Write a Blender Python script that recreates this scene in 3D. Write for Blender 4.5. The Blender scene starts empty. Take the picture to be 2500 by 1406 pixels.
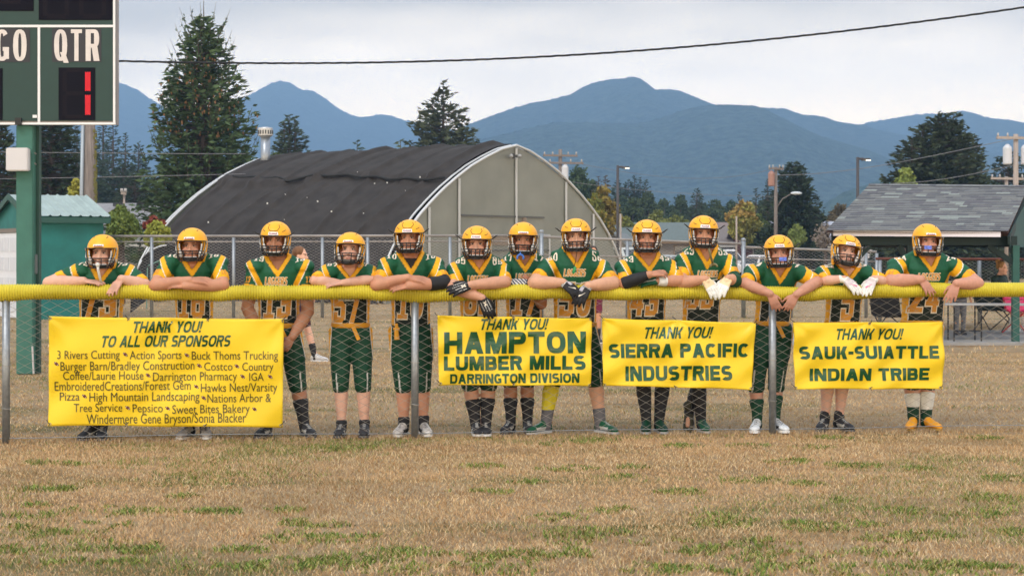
import bpy, bmesh, math, random
import numpy as np
from mathutils import Vector, Matrix
from mathutils.bvhtree import BVHTree
R = math.radians
random.seed(7); RNG = np.random.default_rng(7)
SC = bpy.context.scene
COL = SC.collection
# ------------------------------------------------------------------ camera
F = 4200.0; HZ = 620.0; CAMH = 1.5           # focal length in photo pixels, horizon row, eye height
cd = bpy.data.cameras.new("camera"); cam = bpy.data.objects.new("camera", cd); COL.objects.link(cam)
cam.location = (0, 0, CAMH); cam.rotation_euler = (R(90), 0, 0)
cd.sensor_width = 36; cd.lens = F/2500*36; cd.shift_y = -(703-HZ)/2500
cd.clip_start = 0.1; cd.clip_end = 30000
cd.dof.use_dof = True; cd.dof.focus_distance = 14.1; cd.dof.aperture_fstop = 7.0
SC.camera = cam
# ------------------------------------------------------------------ sky and sun (overcast)
SUN_EL, SUN_AZ = 48, 205
w = bpy.data.worlds.new("World"); SC.world = w; w.use_nodes = True
nt = w.node_tree; nt.nodes.clear(); L = nt.links.new
wo = nt.nodes.new("ShaderNodeOutputWorld"); bg = nt.nodes.new("ShaderNodeBackground"); bg.inputs[1].default_value = 0.1
sky = nt.nodes.new("ShaderNodeTexSky"); sky.sky_type = 'NISHITA'; sky.sun_disc = False
sky.sun_elevation = R(SUN_EL); sky.sun_rotation = R(SUN_AZ)
tc = nt.nodes.new("ShaderNodeTexCoord"); sp = nt.nodes.new("ShaderNodeSeparateXYZ"); L(tc.outputs['Generated'], sp.inputs[0])
mp = nt.nodes.new("ShaderNodeMapping"); mp.inputs['Scale'].default_value = (1, 1, 4.5); L(tc.outputs['Generated'], mp.inputs[0])
nz = nt.nodes.new("ShaderNodeTexNoise"); nz.inputs['Scale'].default_value = 3.6; nz.inputs['Detail'].default_value = 3; nz.inputs['Roughness'].default_value = .5; L(mp.outputs[0], nz.inputs[0])
ma = nt.nodes.new("ShaderNodeMath"); ma.operation = 'MULTIPLY_ADD'; ma.inputs[1].default_value = .085; L(nz.outputs['Fac'], ma.inputs[0]); L(sp.outputs['Z'], ma.inputs[2])
cr = nt.nodes.new("ShaderNodeValToRGB"); L(ma.outputs[0], cr.inputs[0])
e = cr.color_ramp.elements
e[0].position = 0.0; e[0].color = (3.1, 2.45, 1.65, 1)
e[1].position = 1.0; e[1].color = (.74, .78, .86, 1)
for p, c in ((.115, (3.1, 2.45, 1.65, 1)), (.145, (2.5, 2.05, 1.5, 1)), (.166, (1.62, 1.32, .95, 1)), (.188, (.90, .74, .54, 1)), (.215, (.82, .70, .56, 1)), (.28, (.68, .69, .71, 1)), (.45, (.66, .68, .71, 1))):
    k = e.new(p); k.color = c
vm = nt.nodes.new("ShaderNodeVectorMath"); vm.operation = 'SCALE'; vm.inputs[3].default_value = 13.0; L(cr.outputs[0], vm.inputs[0])
mx = nt.nodes.new("ShaderNodeMixRGB"); mx.inputs[0].default_value = .95; L(sky.outputs[0], mx.inputs[1]); L(vm.outputs[0], mx.inputs[2])
L(mx.outputs[0], bg.inputs[0]); L(bg.outputs[0], wo.inputs[0])
sd = bpy.data.lights.new("sun", 'SUN'); so = bpy.data.objects.new("sun", sd); COL.objects.link(so)
sd.energy = 1.25; sd.angle = R(22); sd.color = (1, .95, .87)
_d = Vector((math.sin(R(SUN_AZ))*math.cos(R(SUN_EL)), math.cos(R(SUN_AZ))*math.cos(R(SUN_EL)), math.sin(R(SUN_EL))))
so.rotation_euler = (-_d).to_track_quat('-Z', 'Y').to_euler()
SC.view_settings.view_transform = 'Standard'; SC.view_settings.look = 'None'
SC.view_settings.exposure = 0.45; SC.view_settings.gamma = 1.0
# ------------------------------------------------------------------ helpers
def S(r, g, b):
    f = lambda c: (c/255/12.92) if c/255 <= .04045 else ((c/255+.055)/1.055)**2.4
    return (f(r), f(g), f(b))
def P(px, py, Y): return Vector(((px-1250)/F*Y, Y, CAMH+(HZ-py)/F*Y))
def PX(px, Y): return (px-1250)/F*Y
def PZ(py, Y): return CAMH+(HZ-py)/F*Y
def YF(px):                                   # distance of the front fence line along the ray of a photo column
    return 14.054/(1-0.1135*(px-1250)/F)
def FX(X): return 14.054+0.1135*X             # distance of the fence line at X
def W(px, py, d=0.0): return P(px, py, YF(px)+d)
MATS = {}
def mat(name, col=(.5, .5, .5), rough=.6, metal=0, var=0, scale=6, bump=0, bscale=40, attr=False, spec=.5, emit=None, coat=0, stretch=None, trans=0, col2=None):
    if name in MATS: return MATS[name]
    m = bpy.data.materials.new(name); m.use_nodes = True; n = m.node_tree.nodes; l = m.node_tree.links.new
    b = n['Principled BSDF']; b.inputs['Roughness'].default_value = rough; b.inputs['Metallic'].default_value = metal
    b.inputs['Specular IOR Level'].default_value = spec
    if coat: b.inputs['Coat Weight'].default_value = coat; b.inputs['Coat Roughness'].default_value = .15
    if trans: b.inputs['Transmission Weight'].default_value = trans
    t = n.new('ShaderNodeTexCoord'); src = t.outputs['Object']
    if stretch:
        g = n.new('ShaderNodeMapping'); g.inputs['Scale'].default_value = stretch; l(src, g.inputs[0]); src = g.outputs[0]
    base = None
    if attr:
        a = n.new('ShaderNodeAttribute'); a.attribute_name = 'col'; base = a.outputs['Color']
    if var:
        z = n.new('ShaderNodeTexNoise'); z.inputs['Scale'].default_value = scale; z.inputs['Detail'].default_value = 5; l(src, z.inputs[0])
        r = n.new('ShaderNodeMapRange'); r.inputs[1].default_value = .3; r.inputs[2].default_value = .7; l(z.outputs['Fac'], r.inputs[0])
        if col2:
            mm = n.new('ShaderNodeMixRGB'); l(r.outputs[0], mm.inputs[0]); mm.inputs[1].default_value = (*col, 1); mm.inputs[2].default_value = (*col2, 1); base = mm.outputs[0]
        else:
            r.inputs[3].default_value = 1-var; r.inputs[4].default_value = 1+var
            s = n.new('ShaderNodeVectorMath'); s.operation = 'SCALE'; l(r.outputs[0], s.inputs[3])
            if base: l(base, s.inputs[0])
            else: s.inputs[0].default_value = col
            base = s.outputs[0]
    if base: l(base, b.inputs['Base Color'])
    else: b.inputs['Base Color'].default_value = (*col, 1)
    if emit:
        b.inputs['Emission Color'].default_value = (*emit[:3], 1); b.inputs['Emission Strength'].default_value = emit[3]
    if bump:
        z2 = n.new('ShaderNodeTexNoise'); z2.inputs['Scale'].default_value = bscale; z2.inputs['Detail'].default_value = 4; l(src, z2.inputs[0])
        u = n.new('ShaderNodeBump'); u.inputs['Strength'].default_value = bump; u.inputs['Distance'].default_value = .02; l(z2.outputs['Fac'], u.inputs['Height']); l(u.outputs[0], b.inputs['Normal'])
    MATS[name] = m; return m
def tag(o, label=None, cat=None, group=None, kind=None):
    if label: o['label'] = label
    if cat: o['category'] = cat
    if group: o['group'] = group
    if kind: o['kind'] = kind
    return o
def empty(name, loc, label=None, cat=None, group=None, rz=0):
    o = bpy.data.objects.new(name, None); COL.objects.link(o); o.location = loc; o.rotation_euler = (0, 0, rz); o.empty_display_size = .1
    return tag(o, label, cat, group)
def basis(d, up=Vector((0, 0, 1))):
    d = Vector(d).normalized(); u = d.cross(up)
    if u.length < 1e-4: u = d.cross(Vector((1, 0, 0)))
    u.normalize(); return u, u.cross(d).normalized()
class MB:
    def __init__(s): s.v = []; s.f = []; s.m = []; s.c = []; s.mi = 0; s.col = None
    def av(s, p): s.v.append((p[0], p[1], p[2])); s.c.append(s.col or (1, 1, 1)); return len(s.v)-1
    def af(s, *i): s.f.append(tuple(i)); s.m.append(s.mi)
    def poly(s, pts): s.af(*[s.av(p) for p in pts])
    def box(s, c, size, rz=0, M=None):
        c = Vector(c); h = Vector(size)/2; q = M or Matrix.Rotation(rz, 3, 'Z'); i = []
        for z in (-1, 1):
            for x, y in ((-1, -1), (1, -1), (1, 1), (-1, 1)): i.append(s.av(c+q@Vector((x*h.x, y*h.y, z*h.z))))
        a = i
        for f in ((0, 3, 2, 1), (4, 5, 6, 7), (0, 1, 5, 4), (1, 2, 6, 5), (2, 3, 7, 6), (3, 0, 4, 7)): s.af(*[a[k] for k in f])
    def beam(s, p0, p1, wd, ht, up=Vector((0, 0, 1))):
        p0 = Vector(p0); p1 = Vector(p1); d = (p1-p0); u, v = basis(d, up); M = Matrix((u, d.normalized(), v)).transposed()
        s.box((p0+p1)/2, (wd, d.length, ht), M=M)
    def ring(s, c, u, v, a, b, n): return [s.av(c+u*(a*math.cos(2*math.pi*k/n))+v*(b*math.sin(2*math.pi*k/n))) for k in range(n)]
    def bridge(s, A, B):
        n = len(A)
        for k in range(n): s.af(A[k], A[(k+1) % n], B[(k+1) % n], B[k])
    def tube(s, pts, r, n=8, cap=True):
        pts = [Vector(p) for p in pts]; N = len(pts); rs = r if isinstance(r, (list, tuple)) else [r]*N; prev = None; pu = None
        for i, p in enumerate(pts):
            d = (pts[min(i+1, N-1)]-pts[max(i-1, 0)]).normalized()
            if pu is None: u, v = basis(d)
            else:
                u = (pu-d*pu.dot(d)); u = u.normalized() if u.length > 1e-5 else basis(d)[0]; v = u.cross(d)
            pu = u
            g = s.ring(p, u, v, rs[i], rs[i], n)
            if prev: s.bridge(prev, g)
            elif cap: s.af(*g[::-1])
            prev = g
        if cap: s.af(*prev)
    def loft(s, rings, n=16):                 # rings: (centre, u, v, a, b)
        prev = None
        for (c, u, v, a, b) in rings:
            g = s.ring(Vector(c), Vector(u), Vector(v), a, b, n)
            if prev: s.bridge(prev, g)
            else: s.af(*g[::-1])
            prev = g
        s.af(*prev)
    def capsule(s, p0, p1, r0, r1, n=12):
        p0 = Vector(p0); p1 = Vector(p1); d = p1-p0
        if d.length < 1e-5: d = Vector((0, 0, 1e-4))
        u, v = basis(d); d.normalize(); rg = []
        for a in (-80, -50, -20): rg.append((p0+d*r0*math.sin(R(a)), u, v, r0*math.cos(R(a)), r0*math.cos(R(a))))
        for a in (20, 50, 80): rg.append((p1+d*r1*math.sin(R(a)), u, v, r1*math.cos(R(a)), r1*math.cos(R(a))))
        s.loft(rg, n)
    def chain(s, pts, rs, n=12):
        for i in range(len(pts)-1): s.capsule(pts[i], pts[i+1], rs[i], rs[i+1], n)
    def ell(s, c, r, M=None, n=16, k=9):
        c = Vector(c); M = M or Matrix.Identity(3); rg = []; prev = None
        for j in range(k):
            t = -math.pi/2+math.pi*(j+.5)/k; g = []
            for i in range(n):
                a = 2*math.pi*i/n; g.append(s.av(c+M@Vector((r[0]*math.cos(t)*math.cos(a), r[1]*math.cos(t)*math.sin(a), r[2]*math.sin(t)))))
            if prev: s.bridge(prev, g)
            else: s.af(*g[::-1])
            prev = g
        s.af(*prev)
    def prism(s, poly, f0, f1):               # poly: 2d points, f0/f1 map them to both faces
        A = [s.av(f0(*p)) for p in poly]; B = [s.av(f1(*p)) for p in poly]; s.af(*A[::-1]); s.af(*B); s.bridge(A, B)
    def build(s, name, mats, parent=None, smooth=False, color=False, bevel=0):
        me = bpy.data.meshes.new(name); me.from_pydata(s.v, [], s.f)
        for m in (mats if isinstance(mats, (list, tuple)) else [mats]): me.materials.append(m)
        if len(set(s.m)) > 1: me.polygons.foreach_set('material_index', s.m)
        if color: setcol(me, np.array(s.c, dtype=np.float32))
        if smooth: me.polygons.foreach_set('use_smooth', [True]*len(me.polygons))
        me.update()
        bm = bmesh.new(); bm.from_mesh(me); bmesh.ops.recalc_face_normals(bm, faces=bm.faces)
        if bevel: bmesh.ops.bevel(bm, geom=[e for e in bm.edges if len(e.link_faces) == 2 and e.calc_face_angle(0) > .6], offset=bevel, segments=2, affect='EDGES', clamp_overlap=True)
        bm.to_mesh(me); bm.free()
        return link(name, me, parent)
def link(name, me, parent=None):
    o = bpy.data.objects.new(name, me); COL.objects.link(o)
    if parent is not None: setpar(o, parent)
    return o
def setpar(o, parent):                        # geometry is written in world coordinates: keep it there
    o.parent = parent; o.matrix_parent_inverse = wmat(parent).inverted()
def wmat(o):
    m = Matrix.LocRotScale(o.location, o.rotation_euler, o.scale)
    return wmat(o.parent)@o.matrix_parent_inverse@m if o.parent else m
def setcol(me, c):
    a = me.color_attributes.get('col') or me.color_attributes.new('col', 'FLOAT_COLOR', 'POINT')
    a.data.foreach_set('color', np.concatenate([c, np.ones((len(c), 1), np.float32)], 1).astype(np.float32).ravel())
def np_mesh(name, v, f, mats, col=None, parent=None, smooth=False):
    me = bpy.data.meshes.new(name); v = np.asarray(v, np.float32); f = np.asarray(f, np.int32); k = f.shape[1]
    me.vertices.add(len(v)); me.vertices.foreach_set('co', v.ravel()); me.loops.add(f.size); me.loops.foreach_set('vertex_index', f.ravel())
    me.polygons.add(len(f)); me.polygons.foreach_set('loop_start', np.arange(len(f), dtype=np.int32)*k); me.polygons.foreach_set('loop_total', np.full(len(f), k, np.int32))
    me.update(calc_edges=True)
    for m in (mats if isinstance(mats, (list, tuple)) else [mats]): me.materials.append(m)
    if col is not None: setcol(me, np.asarray(col, np.float32))
    if smooth: me.polygons.foreach_set('use_smooth', [True]*len(f))
    return link(name, me, parent)
def noise2(x, y, seed=0, oct=4, scale=1.0):   # cheap value noise, numpy
    x = np.asarray(x, float)*scale; y = np.asarray(y, float)*scale; t = np.zeros_like(x); amp = .5
    for o in range(oct):
        xi = np.floor(x).astype(np.int64); yi = np.floor(y).astype(np.int64); fx = x-xi; fy = y-yi; fx = fx*fx*(3-2*fx); fy = fy*fy*(3-2*fy)
        def h(a, b):
            n = (a*374761393+b*668265263+(seed+o)*982451653) & 0x7fffffff; n = ((n ^ (n >> 13))*1274126177) & 0x7fffffff
            return ((n ^ (n >> 16)) & 0xffff)/65535.
        t += amp*((h(xi, yi)*(1-fx)+h(xi+1, yi)*fx)*(1-fy)+(h(xi, yi+1)*(1-fx)+h(xi+1, yi+1)*fx)*fy); x = x*2.03; y = y*2.03; amp *= .5
    return t/(1-.5**oct)
def text_mesh(body, shear=0, offset=0, spacing=1.0, res=3):
    """flat letters as (verts Nx2, faces), normalised to cap height 1"""
    cu = bpy.data.curves.new('letters', 'FONT'); cu.body = body; cu.shear = shear; cu.offset = offset; cu.space_character = spacing; cu.resolution_u = res; cu.size = 1
    o = bpy.data.objects.new('letters', cu); COL.objects.link(o); bpy.context.view_layer.update()
    me = bpy.data.meshes.new_from_object(o.evaluated_get(bpy.context.evaluated_depsgraph_get()))
    v = np.array([p.co[:2] for p in me.vertices]).reshape(-1, 2); f = [tuple(p.vertices) for p in me.polygons]
    bpy.data.objects.remove(o); bpy.data.curves.remove(cu); bpy.data.meshes.remove(me)
    return v, f
_CAP = {}
def cap_h(shear, offset):
    if (shear, offset) not in _CAP: v, _ = text_mesh('H', shear, offset); _CAP[(shear, offset)] = (v[:, 1].min(), v[:, 1].max())
    return _CAP[(shear, offset)]
def put_text(mb, body, x0, x1, yt, yb, fn, shear=0, offset=0, spacing=1.0, mx=0):
    """letters fitted to a box x0..x1, cap top yt, baseline yb; fn(x, y) gives the 3d point"""
    v, f = text_mesh(body, shear, offset, spacing); lo, hi = cap_h(shear, offset)
    X = x0+(v[:, 0]-v[:, 0].min())/(v[:, 0].max()-v[:, 0].min())*(x1-x0); Y = yb+(v[:, 1]-lo)/(hi-lo)*(yt-yb)
    V2, f = subdiv2d(np.stack([X, Y], 1), f, mx) if mx else (np.stack([X, Y], 1), f)
    idx = [mb.av(fn(a, b)) for a, b in V2]
    for q in f: mb.af(*[idx[k] for k in q])

def glyph(ch, w, t, th):
    """block capital as convex polygons in a box w x 1"""
    p = []
    rect = lambda x0, x1, y0, y1: p.append([(x0, y0), (x1, y0), (x1, y1), (x0, y1)])
    diag = lambda x0, y0, x1, y1, k=1.12: p.append([(x0, y0), (x0+t*k, y0), (x1+t*k, y1), (x1, y1)])
    def arc(x0, y0, x1, y1, a0, a1, n=14):
        cx, cy, rx, ry = (x0+x1)/2, (y0+y1)/2, (x1-x0)/2, (y1-y0)/2; n = max(4, int(abs(a1-a0)/360*22)); se = lambda v: math.copysign(abs(v)**.8, v)
        for i in range(n):
            q = []
            for a, rr in ((a0+(a1-a0)*i/n, 1), (a0+(a1-a0)*(i+1)/n, 1), (a0+(a1-a0)*(i+1)/n, 0), (a0+(a1-a0)*i/n, 0)):
                X = rx-(0 if rr else t); Y = ry-(0 if rr else th); q.append((cx+X*se(math.cos(R(a))), cy+Y*se(math.sin(R(a)))))
            p.append(q)
    def bowl(x0, x1, y0, y1):
        xm = x1-min((y1-y0)/2, (x1-x0)*.62); rect(x0, xm, y1-th, y1); rect(x0, xm, y0, y0+th); arc(2*xm-x1, y0, x1, y1, -90, 90)
    if ch == 'A': diag(0, 0, w/2-t*.56, 1); diag(w-t*1.12, 0, w/2-t*.56, 1); rect(w*.22, w*.78, .2, .2+th)
    elif ch == 'B': rect(0, t, 0, 1); bowl(t, w*.94, .5-th/2, 1); bowl(t, w, 0, .5+th/2)
    elif ch == 'C': arc(0, 0, w, 1, 42, 318)
    elif ch == 'D': rect(0, t, 0, 1); bowl(t, w, 0, 1)
    elif ch in 'EF': rect(0, t, 0, 1); rect(t, w, 1-th, 1); rect(t, w*.92, .5-th/2, .5+th/2); ch == 'E' and rect(t, w, 0, th)
    elif ch == 'G': arc(0, 0, w, 1, 42, 300); rect(w*.55, w, .32, .32+th); rect(w-t, w, .06, .4)
    elif ch == 'H': rect(0, t, 0, 1); rect(w-t, w, 0, 1); rect(t, w-t, .5-th/2, .5+th/2)
    elif ch == 'I': rect(0, t, 0, 1)
    elif ch == 'K': rect(0, t, 0, 1); diag(t*.9, .36, w-t*1.2, 1, 1.2); diag(w-t*1.25, 0, t*1.1, .62, 1.25)
    elif ch == 'L': rect(0, t, 0, 1); rect(t, w, 0, th)
    elif ch == 'M': rect(0, t*.95, 0, 1); rect(w-t*.95, w, 0, 1); diag(t*.3, 1, w/2-t*.5, 0, 1); diag(w-t*1.3, 1, w/2-t*.5, 0, 1)
    elif ch == 'N': rect(0, t, 0, 1); rect(w-t, w, 0, 1); diag(0, 1, w-t*1.2, 0, 1.2)
    elif ch in 'OQ0': arc(0, 0, w, 1, 0, 360); ch == 'Q' and diag(w-t*.7, -.06, w*.45, .28, 1)
    elif ch in 'PR': rect(0, t, 0, 1); bowl(t, w, .42, 1); ch == 'R' and diag(w-t*1.05, 0, w*.42, .5)
    elif ch == 'S': arc(0, .5-th/2, w, 1, 38, 270); arc(0, 0, w, .5+th/2, 90, -142)
    elif ch == 'T': rect(0, w, 1-th, 1); rect(w/2-t/2, w/2+t/2, 0, 1-th)
    elif ch == 'U': rect(0, t, .36, 1); rect(w-t, w, .36, 1); arc(0, 0, w, .72, 180, 360)
    elif ch == 'V': diag(w/2-t*.56, 0, 0, 1); diag(w/2-t*.56, 0, w-t*1.12, 1)
    elif ch == 'Y': rect(w/2-t/2, w/2+t/2, 0, .46); diag(w/2-t*.56, .4, 0, 1); diag(w/2-t*.56, .4, w-t*1.12, 1)
    elif ch == '!': p.append([(t*.2, .3), (t*.8, .3), (t*1.1, 1), (-t*.1, 1)]); rect(0, t, 0, .2)
    elif ch == '-': rect(0, w, .36, .36+th)
    elif ch == '1': rect(w*.4, w*.4+t, 0, 1); rect(w*.1, w*.4, .74, .74+th); rect(w*.12, w*.95, 0, th*.8)
    elif ch == '2': arc(0, .42, w, 1, 150, -60); diag(0, .1, w-t*1.5, .6, 1.4); rect(0, w, 0, th)
    elif ch == '3': rect(0, w*.75, 1-th, 1); rect(0, w*.75, 0, th); rect(w*.3, w*.75, .5-th/2, .5+th/2); rect(w-t, w, .12, .44); rect(w-t, w, .56, .88); p.append([(w*.75, 1), (w, .88), (w-t, .88), (w*.75, 1-th)]); p.append([(w*.75, 0), (w, .12), (w-t, .12), (w*.75, th)]); p.append([(w*.75, .5+th/2), (w, .56), (w, .44), (w*.75, .5-th/2)]); rect(0, t, .68, 1-th); rect(0, t, th, .32)
    elif ch == '4': rect(w-t*1.35, w-t*.35, 0, 1); rect(0, w, .24, .24+th); diag(0, .3, w-t*1.7, 1, 1)
    elif ch == '5': rect(0, w*.95, 1-th, 1); rect(0, t, .46, 1-th); rect(t, w*.75, .46, .46+th); rect(0, w*.75, 0, th); rect(w-t, w, .12, .5); p.append([(w*.75, .46+th), (w, .5), (w-t, .5), (w*.75, .46)]); p.append([(w*.75, 0), (w, .12), (w-t, .12), (w*.75, th)]); rect(0, t, th, .3)
    elif ch == '6': rect(0, t, .12, .88); rect(w*.2, w*.8, 1-th, 1); rect(w*.2, w*.8, 0, th); rect(t, w*.8, .46, .46+th*.9); rect(w-t, w, .12, .52); rect(w-t, w, .7, .88); [p.append(q) for q in ([(0, .88), (t, .88), (w*.2, 1-th), (w*.2, 1)], [(w, .88), (w*.8, 1), (w*.8, 1-th), (w-t, .88)], [(0, .12), (w*.2, 0), (w*.2, th), (t, .12)], [(w*.8, 0), (w, .12), (w-t, .12), (w*.8, th)])]
    elif ch == '7': rect(0, w, 1-th, 1); diag(w*.2, 0, w-t*1.1, 1-th, 1.1); rect(0, t*.7, .72, 1-th)
    elif ch == '8': arc(0, .5-th/2, w, 1, 0, 360); arc(0, 0, w, .5+th/2, 0, 360)
    return p
def sub_poly(q, mx):
    """split a quad into pieces no longer than mx"""
    if len(q) != 4: return [q]
    d = lambda a, b: math.hypot(a[0]-b[0], a[1]-b[1]); nu = max(1, int(math.ceil(max(d(q[0], q[1]), d(q[2], q[3]))/mx))); nv = max(1, int(math.ceil(max(d(q[1], q[2]), d(q[0], q[3]))/mx)))
    f = lambda u, v: tuple((q[0][k]*(1-u)+q[1][k]*u)*(1-v)+(q[3][k]*(1-u)+q[2][k]*u)*v for k in (0, 1))
    return [[f(i/nu, j/nv), f((i+1)/nu, j/nv), f((i+1)/nu, (j+1)/nv), f(i/nu, (j+1)/nv)] for i in range(nu) for j in range(nv)]
GW_ = {'I': 0, '!': 0, ' ': .34, '-': .4, 'M': 1.0, 'E': .74, 'F': .72, 'L': .70, 'T': .80, 'S': .80, 'A': .90, 'O': .90, 'N': .86, 'H': .86, 'C': .84, 'U': .84, 'D': .84}
def put_block(mb, body, x0, x1, yt, yb, fn, t=.24, th=.22, shear=0, mx=.02, gap=.095, wbase=.8, grow=0, lift=.0002, fixw=None):
    """block capitals fitted to a box; fn(x, y, k) gives the point lifted k off the surface"""
    x = 0; items = []
    for ch in body:
        gw = fixw or (GW_.get(ch, .8)*wbase/.8); gw = gw or t
        if ch in 'I!': gw = t
        items.append((ch, x, gw)); x += gw+gap
    tot = x-gap; sx = (x1-x0)/(tot+shear); n = 0
    for ch, gx, gw in items:
        if ch == ' ': continue
        ps = glyph(ch, gw, t, th)
        if grow:                              # fatter copy of every stroke, for outlines
            k = grow/abs(yt-yb); ps2 = []
            for q in ps:
                cx = sum(a for a, b in q)/len(q); cy = sum(b for a, b in q)/len(q); ps2.append([(a+math.copysign(k, a-cx), b+math.copysign(k, b-cy)) for a, b in q])
            ps = ps2
        for q in ps:
            n += 1; q = [(x0+(gx+a+shear*b)*sx, yb+b*(yt-yb)) for a, b in q]
            for s_ in sub_poly(q, mx): mb.poly([fn(a, b, lift*(n % 7)) for a, b in s_])
def subdiv2d(v, f, mx):
    bm = bmesh.new(); vs = [bm.verts.new((a, b, 0)) for a, b in v]
    for q in f:
        try: bm.faces.new([vs[i] for i in q])
        except ValueError: pass
    bmesh.ops.triangulate(bm, faces=bm.faces)
    for _ in range(4):
        e_ = [e for e in bm.edges if e.calc_length() > mx]
        if not e_: break
        bmesh.ops.subdivide_edges(bm, edges=e_, cuts=1); bmesh.ops.triangulate(bm, faces=[q for q in bm.faces if len(q.verts) > 3])
    bm.verts.index_update(); V = np.array([p.co[:2] for p in bm.verts]); Fq = [tuple(p.index for p in q.verts) for q in bm.faces]; bm.free(); return V, Fq
# ------------------------------------------------------------------ ground
def ground_mat(name, near):
    m = bpy.data.materials.new(name); m.use_nodes = True; n = m.node_tree.nodes; l = m.node_tree.links.new; b = n['Principled BSDF']
    b.inputs['Roughness'].default_value = .95; b.inputs['Specular IOR Level'].default_value = .1
    t = n.new('ShaderNodeTexCoord')
    def noi(sc, st=(1, 1, 1), det=6):
        g = n.new('ShaderNodeMapping'); g.inputs['Scale'].default_value = st; l(t.outputs['Object'], g.inputs[0])
        z = n.new('ShaderNodeTexNoise'); z.inputs['Scale'].default_value = sc; z.inputs['Detail'].default_value = det; z.inputs['Roughness'].default_value = .65; l(g.outputs[0], z.inputs[0]); return z.outputs['Fac']
    def rng(x, a, c):
        r = n.new('ShaderNodeMapRange'); r.inputs[1].default_value = a; r.inputs[2].default_value = c; l(x, r.inputs[0]); return r.outputs[0]
    def mixc(fac, a, c):
        x = n.new('ShaderNodeMixRGB'); l(fac, x.inputs[0])
        for i, q in ((1, a), (2, c)):
            if isinstance(q, tuple): x.inputs[i].default_value = (*q, 1)
            else: l(q, x.inputs[i])
        return x.outputs[0]
    straw = mixc(rng(noi(3.0, (1, .6, 1)), .3, .7), (.30, .205, .115), (.45, .335, .20))
    straw = mixc(rng(noi(28, (1, .8, 1)), .35, .7), straw, (.44, .32, .195))
    green = mixc(rng(noi(20), .3, .7), (.10, .105, .035), (.2, .18, .075))
    straw = mixc(rng(noi(.9, (.5, 1.3, 1), 4), .5, .75), straw, (.24, .16, .095))
    c = mixc(rng(noi(.55, (.55, 1.5, 1)), .52, .68), straw, green)
    l(c, b.inputs['Base Color'])
    z = n.new('ShaderNodeBump'); z.inputs['Strength'].default_value = .8; z.inputs['Distance'].default_value = .05; l(noi(60), z.inputs['Height']); l(z.outputs[0], b.inputs['Normal'])
    return m
g = MB(); g.poly([(-6000, -300, 0), (6000, -300, 0), (6000, 9000, 0), (-6000, 9000, 0)])
tag(g.build('ground', ground_mat('dry_field', True)), kind='structure')
r = MB(); r.poly([(-300, 116, .012), (300, 121, .012), (300, 128, .012), (-300, 123, .012)])
tag(r.build('road', mat('asphalt', (.09, .09, .095), .9, var=.2, scale=3)), kind='structure')
# dry grass: blades as one mesh, straw with green tufts where the photo has them
TUFTS = [(115,1130,.22),(180,1135,.12),(105,1195,.2),(155,1195,.14),(225,1250,.3),(245,1285,.2),(450,1213,.12),(200,1310,.3),(280,1335,.25),(40,1290,.15),(130,1300,.12),(335,1345,.15),(500,1248,.14),(550,1250,.16),(690,1247,.15),(725,1278,.2),(785,1282,.18),(770,1312,.35),(830,1310,.2),(590,1345,.15),(715,1375,.22),(800,1378,.25),(860,1365,.2),(990,1355,.25),(1030,1350,.2),(470,1380,.2),(300,1380,.2),(1180,1360,.2),(1040,1385,.35),(90,1235,.1),(860,1095,.3),(1180,1140,.2),(1130,1202,.15),(1200,1202,.15),(1385,1145,.22),(1455,1078,.25),(1380,1085,.25),(1290,1178,.15),(1540,1140,.18),(1520,1163,.14),(1665,1202,.2),(1665,1090,.2),(1830,1090,.2),(1980,1092,.18),(1920,1130,.16),(1945,1125,.12),(2100,1138,.18),(2060,1135,.14),(1825,1172,.24),(1970,1182,.16),(2030,1070,.2),(2395,1070,.2),(1355,1318,.3),(1310,1355,.3),(1345,1350,.22),(1430,1300,.25),(1610,1325,.18),(1690,1345,.2),(1755,1345,.25),(1870,1328,.22),(1885,1370,.24),(1970,1355,.2),(1920,1365,.2),(2090,1278,.2),(1990,1290,.2),(1960,1280,.14),(2145,1350,.2),(2160,1315,.2),(2380,1255,.22),(2210,1248,.2),(2260,1310,.22),(2410,1215,.22),(2030,1223,.14),(2330,1390,.3),(2350,1385,.22),(2140,1395,.3),(1700,1395,.2),(1850,1395,.3),(1480,1245,.2),(1780,1265,.25),(1760,1280,.2),(1360,1265,.2),(380,1130,.5),(520,1140,.7),(600,1165,.6),(480,1170,.5),(690,1100,.5),(900,1085,.5),(60,1260,.2),(350,1250,.2),(2440,1168,.2),(2240,1145,.14),(2500,1240,.2),(2480,1300,.16),(2420,1390,.2),(1600,1390,.2),(1250,1385,.3),(640,1385,.2),(120,1370,.2),(30,1345,.2)]
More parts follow.
